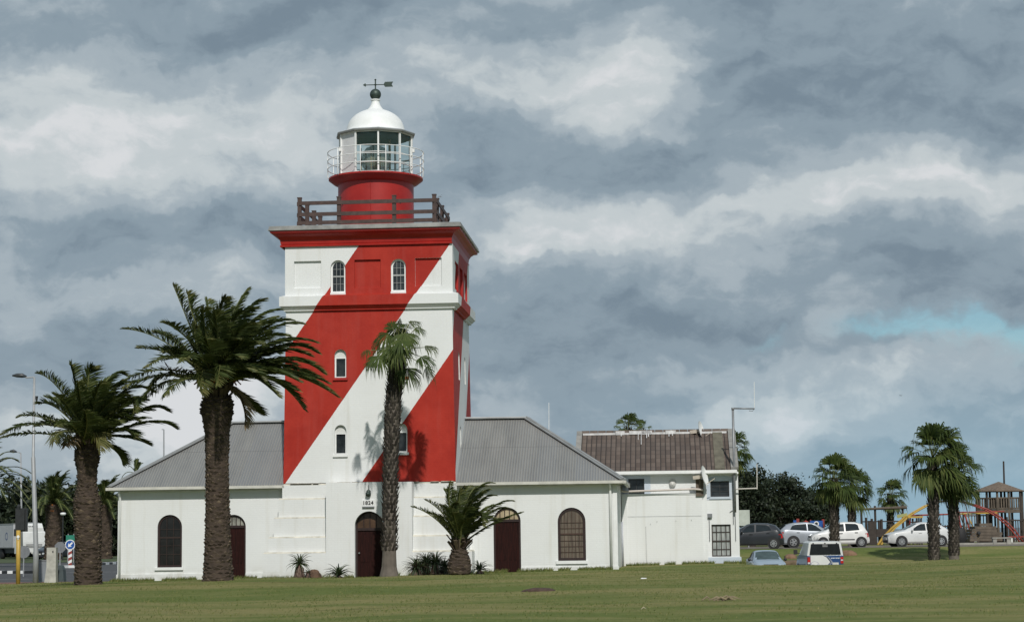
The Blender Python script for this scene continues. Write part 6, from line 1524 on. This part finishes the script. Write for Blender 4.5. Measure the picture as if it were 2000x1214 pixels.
b = gpt(122, 165); zc = Vector(at(121, 1003, 165)).z
GL = thing('globe_lamp', 'small white park lamp in front of the dark trees', 'lamp post', b); mb = MB(); mb.tube([b, Vector((b.x, b.y, zc - .1))], [.06, .04], 6); mb.build('pole', MDARK, GL); mb = MB(); mb.lathe([(.08, -.14), (.2, -.08), (.25, .02), (.2, .10), (0, .13)], 14, (b.x, b.y, zc)); mb.build('lamp_shade', MTRIM, GL, True)
b = gpt(100, 78.6); b.z = H(b.x, 78.6)
mb = MB(); mb.add([(b.x - .23, b.y - .22, b.z - .1), (b.x + .24, b.y - .22, b.z - .1), (b.x + .24, b.y + .22, b.z - .1), (b.x - .23, b.y + .22, b.z - .1), (b.x - .15, b.y - .15, b.z + .6), (b.x + .22, b.y - .18, b.z + .6), (b.x + .22, b.y + .18, b.z + .6), (b.x - .15, b.y + .15, b.z + .6), (b.x - .15, b.y - .14, b.z + 1.36), (b.x + .22, b.y - .17, b.z + 1.36), (b.x + .22, b.y + .17, b.z + 1.36), (b.x - .15, b.y + .14, b.z + 1.36)],
            [(0, 1, 5, 4), (1, 2, 6, 5), (2, 3, 7, 6), (3, 0, 4, 7), (4, 5, 9, 8), (5, 6, 10, 9), (6, 7, 11, 10), (7, 4, 8, 11), (8, 9, 10, 11)])
mb.box(b.x + .08, b.x + .12, b.y - .18, b.y - .155, b.z + 1.16, b.z + 1.24, 1); solo(mb, 'concrete_post', [simple('chipped_white_concrete', (.42, .41, .37), .85, .28, 3, bump=.3, bsc=10), MDARK], b, 'chunky weathered white concrete post with flared foot', 'post')
b = gpt(88, 82.5); b.z = -.09
UC = thing('utility_cabinet', 'grey utility cabinet behind the white concrete post', 'cabinet', b, 0, 'utility cabinets'); mb = MB(); mb.box(b.x - .36, b.x + .42, b.y, b.y + .5, b.z, b.z + .84); mb.build('body', simple('grey_cabinet_paint', (.21, .23, .25), .5, .12, 2), UC); mb = MB(); mb.box(b.x - .38, b.x + .44, b.y - .02, b.y + .52, b.z + .84, b.z + .88); mb.build('lid', MGREY, UC); mb = MB(); mb.box(b.x + .10, b.x + .16, b.y - .012, b.y, b.z + .48, b.z + .56); mb.build('latch', MTRIM, UC)
b = gpt(117, 83.5); b.z = -.146
mb = MB(); mb.prism([(-.3, 0), (.17, 0), (.13, .52), (.06, .68), (-.3, .72)], lambda a, c_, d: (b.x + a, b.y + d, b.z + c_), 0, .5); solo(mb, 'utility_cabinet', simple('dark_green_grey_paint', (.065, .085, .088), .6, .2, 3), b, 'dark sloping-topped utility box right of the concrete post', 'cabinet', 'utility cabinets')
def kerb(name, label, pts, n, w=.32, h=.15):
    p0 = Vector(pts[0]); t = thing(name, label, 'kerb', (p0.x, p0.y, p0.z), 0, 'black and white painted kerbs'); mats = [MTRIM, MDARK]
    for i in range(n):
        a = interp_line([Vector(p) for p in pts], i / n); e = interp_line([Vector(p) for p in pts], (i + 1) / n - .004)
        mb = MB(); mb.bar(a + Vector((0, 0, h / 2)), e + Vector((0, 0, h / 2)), w, h); mb.build('kerb_stone', mats[i % 2], t)
kerb('traffic_island', 'black and white kerb ending near the yellow traffic light pole', [(Vector(at(-45, 1119, 107)).x, 107, -.146), (Vector(at(56, 1117, 105)).x, 105.5, -.146)], 10)
kerb('traffic_island', 'short white island nose under the blue arrow sign', [(Vector(at(127, 1108, 124)).x, 124, -.146), (Vector(at(150, 1106, 124)).x, 124.6, -.146)], 1, .9)
kerb('traffic_island', 'black and white kerb between the near palm and the white wing', [(Vector(at(188, 1102, 134)).x, 134, -.146), (Vector(at(250, 1096, 145)).x, 146, -.146)], 10)
vg_ = MB(); xa_, xb_ = -60, -22
vg_.quad((xa_, 152, -.12), (xb_, 152, -.12), (xb_ - 8, 205, -.1), (xa_ - 20, 205, -.1)); o = vg_.build('verge', simple('far_verge_grass', (.05, .07, .022), .9, .3, .6), off=Vector((0, 0, 0))); o['kind'] = 'structure'

# ------------------------------------------------------------------ playground on the right
PD = 142.0
def gp(px, py=None, d=PD): p = Vector(at(px, 1058 if py is None else py, d)); return p
gz0 = H(30, PD)
def onground(px, d=PD): p = Vector(at(px, 1058, d)); return Vector((p.x, d, H(p.x, d)))
cx_ = onground(1955); TWR = thing('play_tower', 'timber play tower with a shingled hipped roof and railed upper deck', 'play tower', cx_)
hwid = Vector(at(2003, 1000, PD)).x - Vector(at(1955, 1000, PD)).x
zt = lambda py, px=1955, d=PD: Vector(at(px, py, d)).z
z_eave, z_top, z_rail, z_deck, z_dk2 = zt(958), zt(943), zt(972), zt(992), zt(1000)
r6 = hwid * 1.0
hexp = lambda r, k_: Vector((cx_.x + r * math.cos(R(60 * k_ + 12)), cx_.y + r * math.sin(R(60 * k_ + 12)), 0))
mb = MB()
for k_ in range(6):
    a, e = hexp(r6 * 1.14, k_), hexp(r6 * 1.14, k_ + 1)
    mb.add([(a.x, a.y, z_eave), (e.x, e.y, z_eave), (cx_.x, cx_.y, z_top + .12)], [(0, 1, 2)]); mb.add([(a.x, a.y, z_eave - .06), (e.x, e.y, z_eave - .06), (a.x, a.y, z_eave), (e.x, e.y, z_eave)], [(0, 1, 3, 2)])
mb.build('roof', MSHINGLE, TWR)
for k_ in range(6):
    a, e = hexp(r6, k_), hexp(r6, k_ + 1); m_ = (a + e) * .5
    for q in (a, m_):
        pm_ = MB(); pm_.tube([(q.x, q.y, cx_.z - .1), (q.x, q.y, z_eave)], .085, 7); pm_.build('post', MDARKW if k_ % 2 else MGREYW, TWR)
    rm_ = MB(); rm_.bar((a.x, a.y, z_rail), (e.x, e.y, z_rail), .08, .08); rm_.bar((a.x, a.y, z_deck - .0), (e.x, e.y, z_deck), .08, .08)
    for j in range(9):
        q = a + (e - a) * (j + .5) / 9; rm_.box(q.x - .045, q.x + .045, q.y - .02, q.y + .02, z_deck, z_rail)
    rm_.build('railing', MDARKW if k_ in (1, 2) else MGREYW, TWR)
    bm = MB(); bm.bar((a.x, a.y, (z_deck + z_dk2) / 2 - .05), (e.x, e.y, (z_deck + z_dk2) / 2 - .05), .10, z_deck - z_dk2 - .04); bm.build('deck_beam', MGREYW, TWR)
dk_ = MB(); dk_.add([tuple(hexp(r6, k_) + Vector((0, 0, z_deck - .08))) for k_ in range(6)], [(0, 1, 2, 3, 4, 5)]); dk_.build('deck', MDARKW, TWR)
for k_ in (3, 4, 5):
    a, e = hexp(r6 * .98, k_), hexp(r6 * .98, k_ + 1)
    if k_ != 4:
        lw = MB(); lw.bar((a.x, a.y, cx_.z + .55), (e.x, e.y, cx_.z + .55), .06, 1.1); lw.build('lower_panel', MDARKW, TWR)
mp_ = Vector(at(1963, 1050, PD + .5)); mb = MB(); mb.tube([(mp_.x + .05, mp_.y, cx_.z), Vector(at(1960, 900, PD + .5))], [.09, .06], 7); solo(mb, 'mast_pole', MDARKW, (mp_.x, mp_.y, cx_.z), 'tall dark mast rising through the play tower roof', 'mast')
# bridge and fences beside the tower
def slat_fence(name, label, pxa, pxb, pyt, d, dd=0, gap=.17, mat=None, h0=.0, group='timber playground fences', wid=.07):
    a = onground(pxa, d); e = onground(pxb, d + dd); za = Vector(at(pxa, pyt, d)).z; n = max(3, int((e - a).length / gap))
    t = thing(name, label, 'fence', a, 0, group); r = random.Random(pxa); mb = MB()
    for i in range(n + 1):
        q = a + (e - a) * i / n; mb.box(q.x - wid / 2, q.x + wid / 2, q.y - .02, q.y + .02, q.z + h0, za - .08 * r.random())
    mb.build('slat', mat or MGREYW, t)
    mb = MB()
    for z_ in (a.z + h0 + .25, za - .12): mb.bar((a.x, a.y - .04, z_), (e.x, e.y - .04, z_), .06, .09)
    mb.build('rail', mat or MGREYW, t)
    for q in (a, e):
        mb = MB(); mb.tube([(q.x, q.y - .05, q.z - .1), (q.x, q.y - .05, za + .12)], .07, 7); mb.build('post', MDARKW, t)
slat_fence('bridge_railing', 'slatted walkway railing joining the play tower, left of its lower posts', 1883, 1945, 1003, PD - .4, .3, .2, MGREYW, .9)
slat_fence('slat_fence', 'dark slat fence behind the white five door hatchback', 1838, 1884, 1024, PD + 2, 0, .16, MDARKW)
slat_fence('slat_fence', 'dark slat fence at the right edge, under the play tower', 1968, 2020, 1012, PD - 2.2, 0, .15, MDARKW)
slat_fence('slat_fence', 'low slat fence right of the pergola', 1772, 1800, 1016, PD + 1, 0, .2, MDARKW)
# pergola and palisade between the two white cars
a0 = onground(1725, 139); PG = thing('pergola', 'dark timber pergola with a pole roof, between the two white cars', 'pergola', a0)
zr_ = Vector(at(1725, 993, 139)).z
for px, pyt in ((1684, 989), (1711, 987), (1765, 985)):
    for dd in (0, 1.6):
        q = onground(px, 139 + dd); mb = MB(); mb.tube([q - Vector((0, 0, .1)), Vector((q.x, q.y, Vector(at(px, pyt, 139)).z))], .08, 7); mb.build('post', MDARKW, PG)
for dd in (-.15, .5, 1.1, 1.75):
    mb = MB(); mb.tube([Vector(at(1680, 994, 139)) + Vector((0, dd, 0)), Vector(at(1700, 993, 139)) + Vector((0, dd, 0)), Vector(at(1770, 990, 139)) + Vector((0, dd, 0))], [.05, .08, .11], 7); mb.build('roof_pole', MGREYW, PG)
for z_ in (1018, 1045):
    mb = MB(); mb.bar(Vector(at(1682, z_, 139)), Vector(at(1768, z_ - 1, 139)), .06, .08); mb.build('rail', MDARKW, PG)
PLB = ['leftmost dark upright post under the pergola, nearest the white hatchback', 'second dark upright post from the left under the pergola', 'third dark upright post from the left under the pergola',
       'left post of the close pair under the middle of the pergola', 'right post of the close pair under the middle of the pergola', 'dark upright post just right of the pergola roof end',
       'middle one of the three upright posts right of the pergola', 'rightmost of the three upright posts right of the pergola']
for i, (px, pyt) in enumerate(((1693, 1010), (1699, 1016), (1704, 1012), (1718, 1015), (1723, 1013), (1775, 1010), (1784, 1012), (1792, 1011))):
    q = onground(px, 138.6); mb = MB(); mb.tube([q - Vector((0, 0, .1)), Vector((q.x, q.y, Vector(at(px, pyt, 138.6)).z))], .09 if px < 1730 else .07, 7)
    solo(mb, 'palisade_post', MDARKW, q, PLB[i], 'post', 'upright posts around the pergola')
for i, (px, dd) in enumerate(((1701, 0), (1728, 1), (1760, 1))):
    pass
mb = MB(); q = onground(1705, 138.2); mb.box(q.x - .28, q.x + .28, q.y, q.y + .2, q.z, Vector(at(1700, 1018, 138)).z); mb.box(q.x + .3, q.x + 1.1, q.y, q.y + .12, q.z + .55, q.z + 1.1); solo(mb, 'notice_stand', MDARKW, q, 'dark boarded timber stand under the pergola', 'stand')
# arched climber and slide
def pth(pts, d, dd=0): return [Vector(at(px, py, d)) + Vector((0, dd, 0)) for px, py in pts]
ACP = [(1716, 1062), (1727, 1047), (1745, 1030), (1765, 1013), (1785, 1000), (1808, 987), (1830, 980), (1852, 977), (1875, 978), (1900, 985), (1925, 994), (1946, 1006), (1965, 1021), (1980, 1036), (1996, 1052)]
q0 = onground(1716, 137); AC = thing('arched_climber', 'tall arched climbing frame of curved yellow and red rails', 'climbing frame', q0)
for dd in (-.5, .45):
    P_ = pth(ACP, 137.5, dd)
    P_[0].z = P_[-1].z = H(P_[0].x, 137.5)
    for i0, i1, m_ in ((0, 6, MYEL), (6, 9, MGREYW), (9, 14, MREDP)):
        mb = MB(); mb.tube(P_[i0:i1 + 1], .055, 7); mb.build('curved_rail', m_, AC, True)
for i in range(3, 13, 1):
    mb = MB(); mb.tube([pth(ACP, 137.5, -.5)[i], pth(ACP, 137.5, .45)[i]], .025, 5); mb.build('rung', MGREY, AC)
SLP = [(1717, 1064), (1728, 1047), (1744, 1030), (1760, 1017), (1772, 1006)]
q0 = onground(1722, 135.6); SD = thing('slide', 'yellow slide with a brown chute beside the white five door hatchback', 'slide', q0)
for dd in (-.30, .32):
    P_ = [p + Vector((.10 if dd < 0 else -.02, dd, 0)) for p in pth(SLP, 135.8)]
    P_[0].z = max(P_[0].z, H(P_[0].x, 135.8) + .05)
    mb = MB()
    for a, e in zip(P_, P_[1:]): mb.bar(a, e, .05, .11)
    mb.build('side_rail', MYEL, SD)
PA = [p + Vector((.06, -.28, -.05)) for p in pth(SLP, 135.8)]; PB_ = [p + Vector((0, .30, -.05)) for p in pth(SLP, 135.8)]
mb = MB()
for i in range(4): mb.quad(PA[i], PA[i + 1], PB_[i + 1], PB_[i])
mb.build('chute', simple('ochre_brown_chute', (.20, .12, .02), .5, .25, 3), SD)
tb_ = MB(); e = PA[-1]; tb_.box(e.x - .1, e.x + .9, e.y - .2, e.y + .8, e.z - .12, e.z); tb_.build('platform', MYEL, SD)
lg = MB()
for x_, y_ in ((.8, -.1), (.8, .7)): lg.tube([(e.x + x_, e.y + y_, H(e.x, e.y)), (e.x + x_, e.y + y_, e.z)], .05, 6)
lg.build('platform_leg', MDARKW, SD)
rb_ = MB(); e = Vector(at(1752, 1008, 136.2)); f_ = Vector(at(1772, 1004, 136.2)); rb_.bar(e, f_, .06, .22); rb_.build('side_panel', simple('pale_yellow_green_panel', (.32, .34, .14), .5, .15, 3), SD)
q0 = onground(1875, 138.5); SWG = thing('swing_frame', 'swing frame with a long red top bar and splayed red and yellow legs', 'swing', q0)
tA, tB, tC = Vector(at(1772, 1006, 138.5)), Vector(at(1872, 1003, 138.5)), Vector(at(1948, 1001, 138.5))
for a, e, m_, o_ in ((tA, tB, MREDP, 0), (tB, tC, MYEL, .0)):
    mb = MB(); mb.tube([a, e], .055, 7); mb.build('top_bar', m_, SWG)
mb = MB(); mb.tube([tB + Vector((0, .5, .12)), tC + Vector((.6, .5, .1))], .045, 7); mb.build('top_bar', MREDP, SWG)
for (px, py), (bx, by), m_ in (((1872, 1003), (1882, 1060), MREDP), ((1884, 1003), (1903, 1060), MREDP), ((1890, 1006), (1916, 1060), MYEL), ((1868, 985), (1896, 1060), MGREYW), ((1778, 1006), (1774, 1050), MREDP), ((1863, 994), (1885, 1030), MDARKW)):
    a, e = Vector(at(px, py, 138.5)), Vector(at(bx, by, 138.2)); e.z = H(e.x, e.y) - .05
    mb = MB(); mb.tube([a, e], .06 if m_ is MREDP else .045, 7); mb.build('leg', m_, SWG)
for px in (1836, 1842):
    mb = MB(); mb.tube([Vector(at(px, 1004, 138.5)), Vector(at(px, 1042, 138.5))], .018, 5); mb.build('chain', MDARK, SWG)
mb = MB(); e = Vector(at(1839, 1042, 138.5)); mb.box(e.x - .25, e.x + .25, e.y - .12, e.y + .12, e.z - .04, e.z); mb.build('seat', MBLACK, SWG)
mb = MB(); mb.tube([onground(1903, 137.8), Vector(at(1890, 1000, 137.8)), Vector(at(1874, 935, 137.8))], [.03, .025, .015], 5); solo(mb, 'cable_stay', MGREY, onground(1903, 137.8), 'thin slanting cable stay in front of the play tower', 'cable')
# weathered timber stage, stone blocks, bench
q0 = onground(1925, 134); ST = thing('timber_stage', 'weathered grey timber climbing block of stacked sleepers, before the play tower', 'climbing block', q0)
xa, xb = Vector(at(1893, 1050, 134)).x, Vector(at(1962, 1050, 134)).x
rs = random.Random(3)
for i in range(6):
    za = q0.z + .20 + .20 * i; ins = .05 * i * i * .5
    mb = MB(); mb.box(xa + ins + .15 * rs.random(), xb - ins - .25 * rs.random(), q0.y + .05 * i, q0.y + 1.8, za, za + .185); mb.build('sleeper', MGREYW, ST)
for x_ in (xa + .2, (xa + xb) / 2, xb - .3):
    mb = MB(); mb.box(x_ - .15, x_ + .15, q0.y + .15, q0.y + 1.6, q0.z - .1, q0.z + .2); mb.build('footing', MDARKW, ST)
mb = MB(); e = Vector(at(1912, 1040, 133.9)); mb.lathe([(.0, -.08), (.10, -.07), (.12, .0), (.12, .12)], 14, (e.x, e.y + .0, e.z), axis='y'); mb.build('crawl_hole', MDARK, ST)
q0 = onground(1956, 131); BN = thing('bench', 'grey concrete bench below the play tower', 'bench', q0); mb = MB(); mb.box(q0.x - .62, q0.x + .62, q0.y - .2, q0.y + .25, q0.z + .38, q0.z + .46); mb.build('seat', MCONC, BN)
for x_ in (-.45, .45): mb = MB(); mb.box(q0.x + x_ - .12, q0.x + x_ + .12, q0.y - .15, q0.y + .2, q0.z - .05, q0.z + .38); mb.build('leg', MCONC, BN)
q0 = onground(1877, 131.5); mb = MB(); mb.lathe([(.0, -.2), (.30, -.2), (.36, -.12), (.36, .1), (.30, .2), (.0, .2)], 18, (q0.x, q0.y, q0.z + .34), axis='y'); mb.v = [(x, y, q0.z + (z - q0.z) * 1.6) for x, y, z in mb.v]; solo(mb, 'tyre_bollard', MBLACK, q0, 'dark rounded block between the swing legs', 'block', None, True)
lwp = MB(); a, e = onground(1850, 131), onground(2030, 131); lwp.bar(a + Vector((0, 0, .06)), e + Vector((0, 0, .06)), .18, .14); solo(lwp, 'low_kerb_wall', MCONC, a, 'long low pale kerb in front of the playground', 'kerb')
q0 = onground(1990, 136); DB = thing('picnic_bench', 'low dark red plank bench at the right edge, below the play tower', 'bench', q0); mb = MB(); mb.box(q0.x - .75, q0.x + .9, q0.y - .2, q0.y + .2, q0.z + .42, q0.z + .5); mb.build('seat', MREDP, DB)
for x_ in (-.5, .5): mb = MB(); mb.box(q0.x + x_ - .05, q0.x + x_ + .05, q0.y - .15, q0.y + .15, q0.z, q0.z + .42); mb.build('leg', MTRIM, DB)
# red and blue play panels behind the silver car
q0 = onground(1590, 132); PP = thing('play_house', 'play structure of red and blue panels with a white ring, behind the silver car', 'play structure', q0)
def pan(nm, pxa, pxb, pya, pyb, d, m_, parent, thick=.06):
    a, e = Vector(at(pxa, pyb, d)), Vector(at(pxb, pya, d)); mb = MB(); mb.box(a.x, e.x, d, d + thick, a.z, e.z); return mb.build(nm, m_, parent)
BP_ = pan('blue_panel', 1583, 1607, 1016, 1041, 132, MBLUE, PP)
e = Vector(at(1594.5, 1022, 132)); mb = MB(); mb.lathe([(.10, -.012), (.165, -.012), (.165, .0), (.10, .0), (.10, -.012)], 24, (e.x, 132 - .001, e.z), axis='y', caps=False); mb.build('white_ring', MTRIM, BP_)
mb = MB(); mb.lathe([(0, -.004), (.10, -.004)], 20, (e.x, 132 - .001, e.z), axis='y', caps=False); mb.build('porthole', MDARK, BP_)
pan('blue_panel', 1550, 1557, 1015, 1028, 133, MBLUE, PP); pan('red_post', 1556, 1561, 1012, 1030, 132.6, MREDP, PP); pan('red_post', 1606, 1610, 1013, 1042, 132.4, MREDP, PP, .1)
MVRED = simple('bright_red_plastic', (.34, .035, .022), .4, .15, 3)
mb = MB(); e = Vector(at(1574, 1022, 132.3)); mb.lathe([(0, -.2), (.16, -.15), (.19, 0), (.16, .15), (0, .2)], 14, (e.x, e.y, e.z), axis='z'); mb.tube([(e.x, e.y, H(e.x, e.y)), (e.x, e.y, e.z)], .05, 6); mb.tube([(e.x, e.y, e.z), (e.x, e.y, e.z + .25)], .03, 6); mb.build('red_drum', MVRED, PP, True)
for x_ in (1583, 1607): 
    e = onground(x_, 132.1); mb = MB(); mb.tube([e, Vector(at(x_, 1014, 132.1))], .04, 6); mb.build('post', MREDP, PP)
q0 = onground(1526, 140); RSL = thing('red_slide', 'red plastic slide showing above the silver car roof', 'slide', q0); mb = MB()
a, e = Vector(at(1522, 1015, 140)), Vector(at(1532, 1032, 139)); mb.bar(a, e, .3, .05); mb.bar(a + Vector((0, -.15, .06)), e + Vector((0, -.15, .06)), .04, .12); mb.build('chute', MVRED, RSL); mb = MB(); mb.tube([(a.x, a.y, H(a.x, a.y)), a], .05, 6); mb.build('leg', MREDP, RSL)
q0 = onground(1454, 127); SB = thing('notice_board', 'pale notice board behind the corner of the two storey house', 'notice board', q0)
a, e = Vector(at(1440, 1026, 127)), Vector(at(1464, 995, 127)); mb = MB(); mb.box(a.x, e.x, 127, 127.06, a.z, e.z); mb.build('board', simple('pale_board_paint', (.46, .50, .44), .5, .15, 2), SB)
for x_ in (a.x + .1, e.x - .1): mb = MB(); mb.tube([(x_, 127.1, q0.z), (x_, 127.1, e.z)], .04, 6); mb.build('post', MPOLE, SB)
# birds
def bird(label, px, py, d, span, bank, flap):
    c_ = Vector(at(px, py, d)); t = thing('gull', label, 'bird', c_, 0, 'birds in the sky'); mb = MB()
    mb.tube([c_ + Vector((-span * .22, 0, 0)), c_ + Vector((-span * .1, 0, .01)), c_ + Vector((.05, 0, 0)), c_ + Vector((span * .25, 0, .0))], [.01, span * .045, span * .05, .01], 7); mb.build('body', MGREY, t, True)
    for sg in (-1, 1):
        w = MB(); a = c_; m_ = c_ + Vector((sg * span * .22 * math.cos(bank), -.05, span * .10 * flap + sg * span * .22 * math.sin(bank))); e = c_ + Vector((sg * span * .5 * math.cos(bank), .05, span * .04 * flap + sg * span * .5 * math.sin(bank)))
        dy = Vector((0, span * .08, 0)); w.add([a - dy, a + dy, m_ + dy * .8, e, m_ - dy * .8], [(0, 1, 2, 4), (4, 2, 3)]); w.build('wing', MDARK, t)
bird('tiny dark bird gliding above the fan palms at right', 1759, 772, 150, .40, R(-12), 1)
bird('tiny dark bird high in the sky over the two storey house', 1294, 559, 150, .22, R(70), 1)
bird('small grey gull flying past the right corner of the timber railing', 859, 384, 84, .30, R(32), 1)
